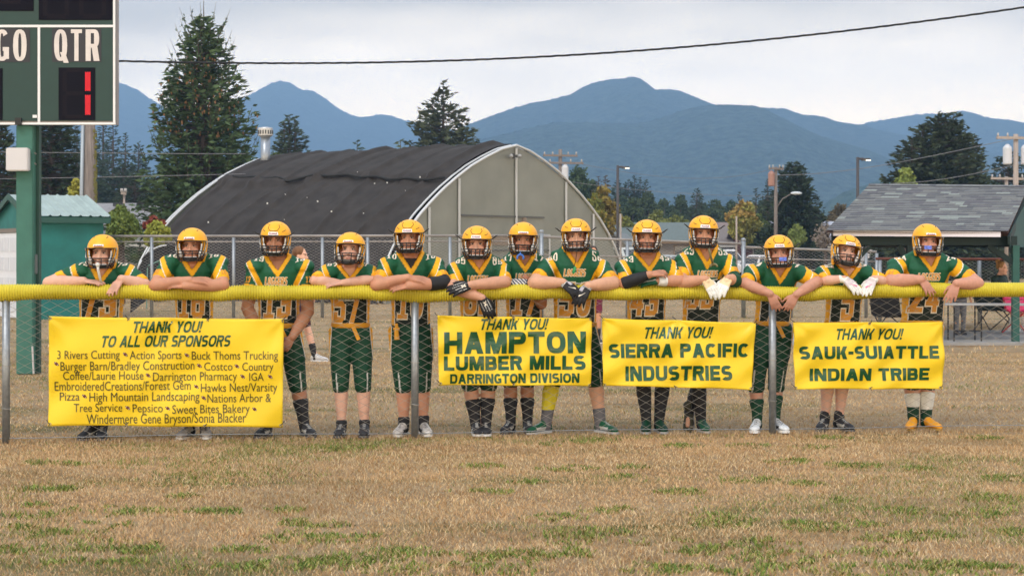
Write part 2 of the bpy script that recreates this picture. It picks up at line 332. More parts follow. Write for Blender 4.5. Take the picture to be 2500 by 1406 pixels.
def make_grass():
    V = []; Fc = []; C = []
    straws = np.array([S(216, 184, 144), S(206, 170, 128), S(196, 160, 116), S(226, 202, 164), S(176, 138, 96), S(194, 168, 124)])
    greens = np.array([S(118, 134, 62), S(98, 120, 54), S(134, 142, 72), S(82, 106, 48), S(150, 148, 86)])
    def blades(x, y, h, wd, colr, lean, base=0):
        n = len(x); a = RNG.uniform(0, 2*np.pi, n); la = RNG.uniform(0, 2*np.pi, n); ln = RNG.uniform(.2, 1, n)*lean*h
        dx = np.cos(a)*wd/2; dy = np.sin(a)*wd/2; tx = np.cos(la)*ln; ty = np.sin(la)*ln
        v = np.empty((n, 5, 3)); v[:, 0] = np.stack([x-dx, y-dy, np.zeros(n)], 1); v[:, 1] = np.stack([x+dx, y+dy, np.zeros(n)], 1)
        v[:, 2] = np.stack([x+dx*.8+tx*.35, y+dy*.8+ty*.35, h*.6], 1); v[:, 3] = np.stack([x-dx*.8+tx*.35, y-dy*.8+ty*.35, h*.6], 1); v[:, 4] = np.stack([x+tx, y+ty, h], 1)
        V.append(v.reshape(-1, 3)); C.append(np.repeat(colr, 5, 0))
    def field(n, y0, y1, h0, h1, wd, marg):
        y = np.sqrt(RNG.uniform(y0*y0, y1*y1, n)); x = RNG.uniform(-1, 1, n)*(y*.30+marg)
        g = noise2(x*.7, y*1.2, 3, 4, .9); tuft = noise2(x, y, 9, 2, 3.5); fine = noise2(x, y, 21, 3, 1.3)
        pg = np.clip((g-.50)*3.6, 0.03, .5)*np.clip(tuft*1.8-.3, .1, 1); isg = RNG.uniform(0, 1, n) < pg
        cs = straws[np.clip((fine*6+RNG.normal(0, 1.1, n)).astype(int), 0, 5)]; cg = greens[RNG.integers(0, 5, n)]
        soil = noise2(x*.5, y*1.1, 51, 4, 1.6); cs = cs*(1-.22*np.clip((soil-.52)*5, 0, 1))[:, None]
        cs = cs*np.array((.97, .935, .87)); c = np.where(isg[:, None], cg, cs)*RNG.uniform(.82, 1.1, (n, 1))
        h = RNG.uniform(h0, h1, n)*(.55+.9*tuft)
        blades(x, y, h, wd*RNG.uniform(.6, 1.3, n), c, 1.6)
    field(250000, 7.2, 14.2, .007, .026, .0034, .5)
    field(120000, 14.0, 26, .01, .032, .0055, .8)
    field(40000, 26, 62, .015, .05, .012, 2)
    # longer fringe along the fence foot
    n = 9000; x = RNG.uniform(-5, 5.2, n); y = FX(x)+RNG.normal(0.0, .05, n); blades(x, y, RNG.uniform(.01, .05, n), np.full(n, .0035), straws[RNG.integers(0, 6, n)]*RNG.uniform(.6, 1, (n, 1)), .9)
    for (px, py, rr) in TUFTS:
        Y = CAMH*F/(py-HZ); X = PX(px, Y); n = int(1250*rr); a = RNG.uniform(0, 2*np.pi, n); q = np.sqrt(RNG.uniform(0, 1, n))*rr*.62*(1+.5*noise2(np.cos(a)*2, np.sin(a)*2+px, 4, 2))
        x = X+np.cos(a)*q*1.25; y = Y+np.sin(a)*q; c = greens[RNG.integers(0, 5, n)]*RNG.uniform(.75, 1.25, (n, 1))
        keep = noise2(x, y, 31, 2, 9) > .42; n = int(keep.sum())
        blades(x[keep], y[keep], RNG.uniform(.012, .042, n)*(1-.5*q[keep]/rr), np.full(n, .0085 if rr < .4 else .005), c[keep], 1.5)
    v = np.concatenate(V); c = np.concatenate(C); nb = len(v)//5; b = np.arange(nb)[:, None]*5
    f = np.concatenate([b+np.array([[0, 1, 2, 3]]), b+np.array([[3, 2, 4, 4]])])
    quads = b+np.array([[0, 1, 2, 3]]); tris = b+np.array([[3, 2, 4]])
    me = bpy.data.meshes.new('grass'); me.vertices.add(len(v)); me.vertices.foreach_set('co', v.astype(np.float32).ravel())
    lv = np.concatenate([quads.ravel(), tris.ravel()]).astype(np.int32); me.loops.add(len(lv)); me.loops.foreach_set('vertex_index', lv)
    me.polygons.add(2*nb); st = np.concatenate([np.arange(nb)*4, nb*4+np.arange(nb)*3]).astype(np.int32); me.polygons.foreach_set('loop_start', st)
    me.polygons.foreach_set('loop_total', np.concatenate([np.full(nb, 4), np.full(nb, 3)]).astype(np.int32)); me.update(calc_edges=True)
    me.materials.append(mat('grass_blade', rough=.85, attr=True, spec=.15)); setcol(me, c.astype(np.float32))
    tag(link('grass', me), 'dry tan lawn grass with scattered green tufts', 'grass', kind='stuff')
make_grass()
# ------------------------------------------------------------------ mountains
def mountain(pts, D, seed, cola, colb, rough=1.0):
    px = np.array([p[0] for p in pts], float); py = np.array([p[1] for p in pts], float)
    n = 520; q = np.linspace(px[0], px[-1], n); rz = np.interp(q, px, py)
    k = np.exp(-np.linspace(-2, 2, 9)**2); rz = np.convolve(np.pad(rz, 4, 'edge'), k/k.sum(), 'valid')
    X = (q-1250)/F*D; Zr = CAMH+(HZ-rz)/F*D; rows = 46; V = []
    for j in range(rows):
        t = j/(rows-1); fall = t**1.15
        y = D-(D*.34)*t; z = Zr*(1-fall)
        amp = Zr*.16*math.sin(math.pi*min(1, t*1.15+.02))**.8 if t > 0 else 0
        sk = X*.0042+1.2*t*np.sign(np.sin(X*.002)); nn = .6*(noise2(sk, np.full(n, t*1.6), seed, 5, 1.0)-.5)+.5*(.5-np.abs(noise2(sk*1.7+5, np.full(n, t*1.1), seed+3, 4, 1.0)*2-1))-.12
        z = z+amp*nn*2 + (noise2(X*.05, np.full(n, t*9.), seed+5, 2)-.5)*D*.0022
        if j == 0: z = Zr+(np.abs(noise2(X, X*0, seed+8, 2, .16*2600/D)-.5))*D*.0016
        V.append(np.stack([X*(1-t*.05), np.full(n, y)+nn*D*.05*(t > 0), z-.5*(t == 1)], 1))
    # back slope, so it is a solid hill
    V.insert(0, np.stack([X, np.full(n, D*1.08), np.full(n, -1.)], 1)); rows += 1
    v = np.concatenate(V); i = np.arange(rows*n).reshape(rows, n)
    f = np.stack([i[:-1, :-1], i[:-1, 1:], i[1:, 1:], i[1:, :-1]], -1).reshape(-1, 4)
    m = mat('forest_%d' % seed, cola, .95, var=1, scale=.075*2600/D, col2=colb, bump=1, bscale=.09, spec=.05)
    m.node_tree.nodes['Bump'].inputs['Distance'].default_value = 25
    tag(np_mesh('mountain', v, f, m, smooth=True), kind='structure')
FG = (.008, .022, .014); FG2 = (.085, .11, .075)
mountain([(-250, 235), (60, 190), (200, 188), (290, 203), (318, 212), (345, 226), (370, 245), (400, 262), (450, 280), (520, 268), (580, 250), (630, 222), (660, 206), (678, 199), (700, 201), (715, 206), (738, 222), (762, 221), (790, 238), (815, 258), (840, 274), (870, 287), (900, 286), (925, 280), (955, 283), (985, 294), (1010, 300), (1070, 312), (1150, 330), (1300, 360), (1500, 420)], 4000, 11, FG, (.08, .11, .09))
mountain([(950, 420), (1050, 350), (1150, 303), (1200, 284), (1250, 266), (1300, 252), (1340, 245), (1390, 233), (1420, 215), (1450, 203), (1480, 197), (1520, 193), (1545, 188), (1565, 193), (1600, 221), (1630, 219), (1660, 222), (1690, 235), (1720, 248), (1760, 262), (1870, 264), (1920, 268), (1960, 282), (2000, 285), (2050, 300), (2100, 307), (2150, 320), (2250, 340), (2400, 370), (2700, 430)], 2700, 23, FG, FG2)
mountain([(900, 470), (1050, 385), (1200, 335), (1360, 299), (1450, 300), (1560, 302), (1620, 287), (1660, 272), (1700, 262), (1750, 258), (1800, 257), (1840, 259), (1870, 268), (1900, 285), (1950, 310), (2000, 332), (2100, 362), (2200, 400), (2300, 430), (2450, 470), (2700, 520)], 2000, 37, FG, (.085, .115, .08))
mountain([(1900, 380), (2050, 320), (2120, 300), (2180, 290), (2230, 281), (2300, 279), (2330, 275), (2350, 272), (2372, 278), (2400, 287), (2450, 292), (2500, 302), (2600, 315), (2800, 330)], 3400, 41, FG, FG2)
mountain([(1850, 590), (1990, 512), (2060, 470), (2150, 440), (2250, 425), (2400, 430), (2700, 440)], 1200, 53, (.02, .045, .018), (.07, .10, .04))
# ------------------------------------------------------------------ haze
hz = MB(); hz.box((0, 2140, 229), (5200, 4520, 460))
ho = hz.build('haze', bpy.data.materials.new('haze_air')); hm = ho.data.materials[0]; hm.use_nodes = True; hn = hm.node_tree; hn.nodes.clear()
q0 = hn.nodes.new('ShaderNodeOutputMaterial'); q1 = hn.nodes.new('ShaderNodeVolumePrincipled'); q1.inputs['Density'].default_value = 4.1e-4
q1.inputs['Color'].default_value = (.36, .62, 1.0, 1); q1.inputs['Anisotropy'].default_value = 0; hn.links.new(q1.outputs[0], q0.inputs['Volume'])
tag(ho, kind='stuff'); tag(ho, 'thin blue air between the field and the mountains', 'haze')
# ------------------------------------------------------------------ chain link helper
GALV = mat('galvanised_steel', S(150, 155, 160), .45, .7, var=.15, scale=30)
WIRE = mat('fence_wire', S(158, 153, 145), .5, .5, var=.25, scale=3)
OLDWIRE = mat('old_wire', S(178, 174, 168), .6, .3, var=.2, scale=3)
def chain_link(name, p0, p1, z0, z1, pitch, hgt, r, material, parent, sides=4, zf=None):
    """diamond mesh of zig-zag wires between p0 and p1"""
    p0 = np.array(p0, float); p1 = np.array(p1, float); Ln = np.linalg.norm(p1-p0); d = (p1-p0)/Ln; nrm = np.array([-d[1], d[0]])
    nw = int(Ln/pitch*2)//2; K = int((z1-z0)/(hgt/2)); V = []; Fq = []; off = 0
    zz = z0+np.arange(K+1)*hgt/2
    for w_ in range(nw):
        s0 = (w_+.5)*pitch; zig = (np.arange(K+1) % 2)*2-1; s_ = s0+zig*pitch*.5*1.02*(1 if w_ % 2 == 0 else -1); s_ = s_+RNG.normal(0, pitch*.012, K+1)
        dep = (zig*(1 if w_ % 2 == 0 else -1))*r*.9
        x = p0[0]+d[0]*s_+nrm[0]*dep; y = p0[1]+d[1]*s_+nrm[1]*dep; z = zz.copy()
        if zf is not None: z = z*zf(s_/Ln)
        pts = np.stack([x, y, z], 1)
        ring = []
        for k in range(sides):
            a = 2*math.pi*k/sides+.4; ring.append(pts+np.array([d[0]*math.cos(a)+nrm[0]*math.sin(a), d[1]*math.cos(a)+nrm[1]*math.sin(a), 0])*r + np.array([0, 0, r*.0]))
        v = np.stack(ring, 1).reshape(-1, 3); i = np.arange((K+1)*sides).reshape(K+1, sides)
        f = np.stack([i[:-1], np.roll(i, -1, 1)[:-1], np.roll(i, -1, 1)[1:], i[1:]], -1).reshape(-1, 4)+off
        V.append(v); Fq.append(f); off += len(v)
    return np_mesh(name, np.concatenate(V), np.concatenate(Fq), material, parent=parent)
# ------------------------------------------------------------------ front fence
FD = Vector((1, .1135, 0)).normalized(); FN = Vector((.1135, -1, 0)).normalized()    # along the fence, towards the camera
def FP(X, z, out=0): return Vector((X, FX(X), z))+FN*out
fence = empty('chain_link_fence', FP(0, 0), 'low galvanised fence with a yellow ribbed tube along its top rail', 'fence')
chain_link('chain_link_mesh', FP(-6.4, 0)[:2], FP(6.6, 0)[:2], .005, 1.18, .064, .068, .0029, WIRE, fence)
for X in (-7.0, -4.0, -.788, 2.165, 5.2):
    m = MB(); p = FP(X, 0, -.0); m.tube([p, p+Vector((0, 0, 1.18))], .0305, 14); m.build('post', GALV, fence, True)
    for z in (.28, .62): m = MB(); m.tube([p+Vector((0, 0, z))+Vector((math.cos(a)*.034, math.sin(a)*.034, .004*math.sin(a*2))) for a in np.linspace(0, 6.28, 15)], .0028, 5); m.build('tie_wire', WIRE, fence)
m = MB(); m.tube([FP(x, .052+.006*math.sin(x*2), .012) for x in np.linspace(-6.4, 6.6, 40)], .0028, 5); m.build('tension_wire', GALV, fence, True)
m = MB(); m.tube([FP(-6.6, 1.2), FP(6.8, 1.2)], .02, 10); m.build('top_rail', GALV, fence, True)
# corrugated tube: dents where arms lean on it
DENTS = []
def rail_cover():
    n = 24; x0, x1 = -6.2, 6.3; pitch = .0205; N = int((x1-x0)/pitch)*4; V = np.zeros((N, n, 3)); a = np.linspace(0, 2*np.pi, n, endpoint=False)
    xs = np.linspace(x0, x1, N); ph = np.arange(N) % 4; rr = np.where((ph == 0), .0515, np.where(ph == 2, .0625, .0600))
    sag = .006*np.sin(xs*1.7+1)+.004*np.sin(xs*4.1)
    for X, ww, dp in DENTS: sag = sag-dp*np.exp(-((xs-X)/ww)**2)
    squash = 1-.0*sag; lump = .012*np.exp(-((xs+.788)/.10)**2)+.012*np.exp(-((xs+4.0)/.12)**2)+.006*np.exp(-((xs-2.165)/.10)**2)
    zc = 1.2+sag*.9-.004; jit = noise2(xs*9, xs*0, 3, 2)-.5
    for k in range(n):
        ca, sa = math.cos(a[k]), math.sin(a[k]); low = lump*(sa < -.2)*(-sa)
        V[:, k, 0] = xs+FN.x*ca*rr+jit*.004*sa; V[:, k, 1] = FX(xs)+FN.y*ca*rr*1.0; V[:, k, 2] = zc+sa*rr*(1-.12*(sa > 0)*np.clip(-sag*12, 0, 1))-low*1.6
    v = V.reshape(-1, 3); i = np.arange(N*n).reshape(N, n); f = np.stack([i[:-1], np.roll(i, -1, 1)[:-1], np.roll(i, -1, 1)[1:], i[1:]], -1).reshape(-1, 4)
    np_mesh('rail_cover', v, f, mat('yellow_plastic_tube', S(212, 196, 54), .48, var=.14, scale=4, spec=.32, col2=S(182, 164, 38)), parent=fence, smooth=True)
# ------------------------------------------------------------------ banners
BAN = mat('yellow_vinyl', S(234, 199, 36), .42, var=.05, scale=2, spec=.4)
BGREEN = mat('green_print', S(14, 74, 40), .25, spec=.6, var=.2, scale=6)
BGREY = mat('dark_print', S(78, 72, 30), .35, spec=.5)
BALL = mat('football_brown', S(104, 52, 28), .5); BLACK = mat('black_cord', (.012, .012, .013), .6); BRASS = mat('grommet_metal', S(170, 160, 130), .35, .8)
def fence_xz(px, py):                         # photo pixel -> position along the fence and height
    Y = YF(px); return PX(px, Y), PZ(py, Y)
def banner(label, TL, TR, BR_, BL, words, balls, seed, holes):
    c = [fence_xz(*q) for q in (TL, TR, BR_, BL)]
    X0 = (c[0][0]+c[3][0])/2; X1 = (c[1][0]+c[2][0])/2
    def disp(X, Z):
        u = (X-X0)/(X1-X0); zt = c[0][1]+(c[1][1]-c[0][1])*u; zb = c[3][1]+(c[2][1]-c[3][1])*u; t = (Z-zb)/(zt-zb)
        wv = .014*math.sin(u*5.2+seed)*(.4+.6*t)+.014*math.sin((u*2.3+t*1.7)*4+seed*2)+.011*math.sin((u*3.1-t*2.6)*5+seed*1.3)+.006*math.sin((u*7-t*3)*4+seed)
        wv += .008*abs(math.sin(u*9.42))*math.sin(t*9+seed)*.5
        # creases fanning out of the tied holes
        for hx in (0, .5, 1):
            du = (u-hx)*(X1-X0); dt = (1-t)*.57; rr = math.hypot(du, dt)+.02; wv += .011*math.cos(math.atan2(du, dt+.001)*7+seed)*math.exp(-rr*3.2)
        return .036+wv*.72
    def at(X, Z, k=0): return FP(X, Z, disp(X, Z)+k)
    nx, nz = 84, 44; m = MB(); g = []
    for j in range(nz+1):
        t = j/nz; row = []
        for i in range(nx+1):
            u = i/nx; sc = -.006*abs(math.sin(u*math.pi*2))*(1-2*t)
            X = (c[0][0]*(1-u)+c[1][0]*u)*(1-t)+(c[3][0]*(1-u)+c[2][0]*u)*t+(.012*math.sin(t*math.pi) if u == 1 and seed == 4 else 0)
            Z = (c[0][1]*(1-u)+c[1][1]*u)*(1-t)+(c[3][1]*(1-u)+c[2][1]*u)*t+sc
            row.append(m.av(at(X, Z)))
        g.append(row)
    for j in range(nz):
        for i in range(nx): m.af(g[j][i], g[j][i+1], g[j+1][i+1], g[j+1][i])
    b = m.build('banner', BAN, None, True); tag(b, label, 'banner', 'sponsor banners tied to the fence')
    k = b.modifiers.new('thick', 'SOLIDIFY'); k.thickness = .0015; k.offset = -1
    fn = lambda X, Z: at(X, Z, .0065)
    for grp, mt in (('g', BGREEN), ('k', BGREY)):
        for (txt, x0, x1, yt, yb, sh, of, gg) in words:
            if gg != grp: continue
            m = MB()
            ym = (yt+yb)/2; Xa, Za = fence_xz(x0, yt); Xb, Zb = fence_xz(x1, yb)
            sl = (c[1][1]-c[0][1])/(X1-X0) if len(words) < 6 else 0
            (put_block(m, txt, Xa, Xb, Za, Zb, lambda a, b_, k: at(a, b_, .0048+k), of, of*.92, sh, .03) if grp == 'g' else put_text(m, txt, Xa, Xb, Za, Zb, fn, sh, of, 1.0, .018))
            m.build('lettering', mt, b)
    for x, y in balls:
        m = MB(); X, Z = fence_xz(x, y); p = at(X, Z, .003); d = (FD*.8+Vector((0, 0, -.6))).normalized(); n_ = FN
        m.loft([(p+d*s, d.cross(n_), n_, max(.001, .0125*(1-(s/.024)**2)), .002) for s in (-.0225, -.016, -.008, 0, .008, .016, .0225)], 8); fb = m.build('football_mark', BALL, b)
        m = MB(); o = n_*.003
        for s in (-.013, .013): m.beam(p+d*s-d.cross(n_)*.008+o, p+d*s+d.cross(n_)*.008+o, .002, .003, n_)
        m.build('ball_stripe', mat('white_ink', (.8, .78, .7), .5), fb)
    for hx, hy in holes:
        X, Z = fence_xz(hx, hy); p = at(X, Z, .002); m = MB()
        m.tube([p+FD*(.009*math.cos(a))+Vector((0, 0, .009*math.sin(a))) for a in np.linspace(0, 6.283, 11)], .003, 6); gr = m.build('grommet', BRASS, b, True)
        m = MB(); sx = -1 if X < (X0+X1)/2 else 1
        m.tube([p, p+FD*(.015*sx)+Vector((0, 0, .012))+FN*.006, p+FD*(.03*sx)+Vector((0, 0, .03))-FN*.03], .003, 6); m.tube([p, p+FD*.012*sx-Vector((0, 0, .016))+FN*.004], .002, 5); m.build('cord_tie', BLACK, gr, True)
TY = 'THANK YOU!'
B1 = [(TY, 322, 497, 784, 811, .34, .21, 'g'), ('TO ALL OUR SPONSORS', 246, 567, 819, 845, .34, .21, 'g')]
for t, x0, x1, y in (('3 Rivers Cutting', 142, 294, 855), ('Action Sports', 318, 444, 856), ('Buck Thoms Trucking', 469, 679, 857), ('Burger Barn/Bradley Construction', 150, 475, 882), ('Costco', 499, 568, 884), ('Country', 592, 668, 884), ('Coffee/Laurie House', 156, 352, 906), ('Darrington Pharmacy', 375, 579, 908), ('IGA', 609, 644, 909), ('EmbroideredCreations/Forest Gem', 135, 466, 931), ('Hawks Nest/Varsity', 491, 677, 935), ('Pizza', 147, 196, 957), ('High Mountain Landscaping', 220, 488, 957), ('Nations Arbor &', 507, 662, 961), ('Tree Service', 182, 300, 984), ('Pepsico', 325, 399, 985), ('Sweet Bites Bakery', 422, 610, 987), ('Windermere Gene Bryson/Sonia Blacker', 213, 601, 1010)):
    B1.append((t, x0, x1, y, y+19, 0, 0, 'k'))
banner('large yellow banner with a long list of sponsor names in dark print', (122, 771), (693, 778), (690, 1043), (120, 1038), B1,
       [(307, 864), (457, 866), (140, 887), (487, 892), (579, 893), (363, 915), (593, 918), (660, 918), (480, 943), (208, 966), (498, 970), (313, 994), (411, 995), (622, 998)], 1, [(126, 776), (315, 778), (507, 780), (688, 783), (125, 1033), (310, 1035), (500, 1038), (685, 1037)])
banner('yellow banner thanking HAMPTON lumber mills in big green capitals', (1067, 769), (1443, 776), (1441, 942), (1071, 940),
       [(TY, 1168, 1339, 778, 804, .34, .21, 'g'), ('HAMPTON', 1083, 1428, 810, 861, 0, .255, 'g'), ('LUMBER MILLS', 1083, 1427, 869, 901, 0, .255, 'g'), ('DARRINGTON DIVISION', 1098, 1412, 912, 933, 0, .24, 'g')], [], 2, [(1070, 772), (1253, 774), (1440, 779), (1075, 935), (1253, 937), (1437, 939)])
banner('yellow banner thanking SIERRA PACIFIC INDUSTRIES', (1469, 776), (1841, 786), (1833, 951), (1470, 941),
       [(TY, 1567, 1739, 798, 825, .34, .21, 'g'), ('SIERRA PACIFIC', 1485, 1826, 839, 871, 0, .255, 'g'), ('INDUSTRIES', 1525, 1784, 893, 927, 0, .255, 'g')], [], 3, [(1473, 779), (1652, 782), (1837, 789), (1475, 938), (1650, 945), (1830, 947)])
banner('yellow banner thanking the SAUK-SUIATTLE INDIAN TRIBE', (1934, 786), (2297, 785), (2297, 949), (1938, 950),
       [(TY, 2035, 2201, 802, 828, .34, .21, 'g'), ('SAUK-SUIATTLE', 1949, 2287, 845, 874, 0, .255, 'g'), ('INDIAN TRIBE', 1975, 2265, 899, 927, 0, .255, 'g')], [], 4, [(1938, 787), (2118, 789), (2293, 787), (1941, 946), (2121, 947), (2292, 945)])
# ------------------------------------------------------------------ scoreboard
def scoreboard():
    Y = 21.3; q = lambda px, py, o=0: P(px, py, Y)+Vector((0, -o, 0)); G = mat('scoreboard_green', S(20, 56, 51), .5, var=.06, scale=9); WH = mat('white_trim', S(226, 226, 228), .45)
    AL = mat('case_aluminium', S(150, 142, 138), .5, .3); DK = mat('display_black', (.005, .005, .011), .3, spec=.06)
    t = empty('scoreboard', P(57, 915, Y), 'green electronic scoreboard on a green post showing quarter 1 in red', 'scoreboard')
    c = lambda m, x0, y0, x1, y1, f, b: m.box((q((x0+x1)/2, (y0+y1)/2)+Vector((0, (b-f)/2, 0))), (abs(x1-x0)*Y/F, f+b, abs(y1-y0)*Y/F))
    m = MB(); c(m, -620, -330, 283.6, 304, 0, .15); m.build('cabinet', AL, t)
    m = MB(); c(m, -614, -324, 283, 296, .012, -.002); m.build('face_panel', G, t)
    m = MB()
    for x0, y0, x1, y1 in ((-618, 62, 276.6, 68), (93, 68.3, 99, 299.5), (276.9, -326, 282.5, 299.5), (-618, 299.8, 283, 305)): c(m, x0, y0, x1, y1, .022, -.010)
    m.build('trim', WH, t)
    m = MB(); c(m, -150, -90, 83, 28, .020, -.013); m.build('display_window', DK, t)
    m = MB(); c(m, 95.5, -90, 275, 50, .020, -.013); m.build('display_window', DK, t)
    d1 = MB(); c(d1, 144, 166, 233, 294, .020, -.013); d1 = d1.build('display_window', DK, t)
    m = MB(); c(m, -80, 168, 7, 294, .020, -.013); m.build('display_window', DK, t)
    SG = mat('sign_black', S(40, 40, 48), .5)
    for x0, x1 in ((-110, 74), (128, 248)):
        m = MB(); c(m, x0, 70.5, x1, 152.5, .016, -.013); m.build('caption_plate', SG, t)
    LT = mat('silver_letters', S(206, 200, 198), .4, .2, var=.08, scale=8); f3 = lambda X, Z: Vector((X, Y-.019, Z))
    for ch, x0, x1 in (('T', -102, -72), ('O', -66, -33), ('G', -11, 23), ('O', 33, 66), ('Q', 133, 165), ('T', 174, 201), ('R', 210, 243)): m = MB(); put_block(m, ch, PX(x0, Y), PX(x1, Y), PZ(73, Y), PZ(150, Y), lambda a, b, k: Vector((a, Y-.019-k, b)), .16, .12, 0, .2, fixw=.42); m.build('caption_letter', LT, t)
    # LED dots
    LIT = mat('led_red', (.4, .01, .02), .4, emit=(1, .0, .015, .8)); OFF = mat('led_off', S(52, 30, 26), .6)
    def dots(m, x0, y0, x1, y1, nx, ny, rad=1.9):
        for i in range(nx):
            for j in range(ny):
                if (i+j) % 2: continue
                a = q(x0+(x1-x0)*i/max(1, nx-1), y0+(y1-y0)*j/max(1, ny-1), .021); rr = rad*Y/F
                m.poly([a+Vector((rr*math.cos(k*1.047), 0, rr*math.sin(k*1.047))) for k in range(6)])
    for ya, yb in ((178, 222), (234, 280)): m = MB(); dots(m, 210, ya, 220.5, yb, 5, 25, 1.35); m.build('lit_segment', LIT, d1)
    m = MB()
    for a in ((155, 176, 163, 223), (155, 234, 163, 281)): dots(m, *a, 5, 17, .6)
    for a in ((163, 168, 204, 176), (163, 225, 204, 233), (163, 282, 204, 289)): dots(m, *a, 17, 5, .6)
    m.build('unlit_dots', OFF, d1)
    m = MB()
    for x in (107, 160, 195, 250): dots(m, x, -60, x+9, 38, 5, 41, .6)
    for x in (118, 206): dots(m, x, 36, x+42, 46, 17, 5, .6)
    dots(m, 0, 2, 50, 10, 21, 5, .6); m.build('unlit_dots', OFF, t)
    PG = mat('post_green', S(56, 108, 95), .6, var=.12, scale=5, bump=.1); PD = mat('post_side_shaded', S(38, 72, 62), .6, var=.1, scale=5)
    m = MB(); b = P(57.5, 915, Y); h = PZ(303.5, Y)-.02; m.box((b.x, Y+.14, h/2+.01), (.208, .2, h)); m.build('post', PG, t, bevel=.008)
    m = MB(); m.box((b.x+.122, Y+.22, h/2+.01), (.05, .10, h)); m.build('conduit', PD, t)  # no conduit: the post's side face as a strip, shade put into its colour
    m = MB(); m.box((PX(45, Y), Y+.0, PZ(390, Y)), (.272, .15, .285)); bx = m.build('junction_box', mat('box_grey', S(205, 203, 205), .5), t, bevel=.012)
    m = MB(); m.tube([q(71, 372, -.05), q(76, 372, -.1), q(80, 376, -.24)], .012, 8); m.tube([q(71, 396, -.05), q(76, 397, -.1), q(80, 402, -.24)], .012, 8); m.build('cable_elbow', AL, bx, True)
    m = MB(); m.box((PX(76, Y), Y+.17, PZ(645, Y)), (.07, .1, .245)); m.build('switch_box', mat('box_steel', S(120, 126, 128), .5, .4), t, bevel=.006)
    m = MB(); m.box((PX(47, Y), Y-.035, PZ(297, Y)), (.075, .04, .085)); m.build('post_clamp', mat('rubber_black', (.01, .01, .01), .5), t)
    m = MB(); m.box((PX(86, Y), Y-.018, PZ(285, Y)), (.052, .012, .036)); m.build('sticker', WH, t)
    m = MB(); m.tube([P(79, 845, Y-.1), P(82, 912, Y-.1)], .012, 8); m.build('ground_pipe', mat('pvc_white', S(190, 186, 184), .5), t)
scoreboard()
# ------------------------------------------------------------------ shed
def shed():
    N = Vector((-10.85, 39, 0)); sd_ = Vector((.857, .514, 0)); gd = Vector((-.514, .857, 0)); Ls = 1.62; gw = 3.4; ze = 2.36; zr = 2.86; up = Vector((0, 0, 1))
    TL_ = mat('teal_board', S(28, 108, 104), .7, var=.16, scale=3, bump=.15, bscale=25); TR_ = mat('dark_green_trim', S(34, 78, 70), .6); MT = mat('green_metal_roof', S(156, 172, 166), .4, .35, var=.12, scale=3)
    t = empty('shed', N, 'small teal shed with a corrugated metal roof and white door', 'shed')
    m = MB(); F_ = N+sd_*Ls; A = N+gd*gw; B = F_+gd*gw
    m.poly([N, F_, F_+up*ze, N+up*ze]); m.poly([A, B, B+up*ze, A+up*ze]); ap = (N+A)/2+up*zr; bp = (F_+B)/2+up*zr
    for a, b, c_ in ((N, A, ap), (F_, B, bp)): m.poly([a, b, b+up*ze, c_, a+up*ze])
    m.build('wall', TL_, t)
    for s in (0, 1):                          # two roof slopes, ribbed
        m = MB(); e0 = (N if s == 0 else A); o = -gd*.14 if s == 0 else gd*.14
        e = e0+up*(ze-.03)+o+sd_*-.12; r_ = (N+A)/2+up*(zr+.035)+sd_*-.12; n = 40; tot = Ls+.24; prev = None
        for i in range(n+1):
            k = tot*i/n; hgt = .03 if i % 5 == 0 else 0.0; a = m.av(e+sd_*k+up*(hgt+.03)); b = m.av(r_+sd_*k+up*hgt)
            if prev: m.af(prev[0], a, b, prev[1])
            prev = (a, b)
        rf = m.build('roof', MT, t)
        m = MB(); m.beam(e+up*-.06+sd_*0, e+up*-.06+sd_*tot, .03, .13); m.build('fascia', TR_, rf)
        m = MB()
        for k in (0, tot): m.beam(e+sd_*k+up*-.05, r_+sd_*k+up*-.05, .03, .14)
        m.build('rake_board', TR_, rf)
    m = MB(); d = N+gd*1.35; m.beam(N+gd*.4+up*1.0-sd_*.02, N+gd*2.9+up*1.0-sd_*.02, .04, 1.98); dr = m.build('door', mat('door_white', S(214, 216, 222), .5), t)
    m = MB()
    for k in range(5):
        for z in (.3, .78, 1.26, 1.72): c_ = N+gd*(.65+.5*k)+up*z-sd_*.046; m.beam(c_-gd*.19, c_+gd*.19, .012, .32)
    m.build('door_panel', mat('door_panel_white', S(200, 203, 210), .5), dr)
    m = MB(); m.beam(N+gd*.32+up*2.05-sd_*.03, N+gd*2.98+up*2.05-sd_*.03, .06, .1); m.build('door_lintel', mat('weathered_board', S(120, 112, 104), .8), t)
shed()
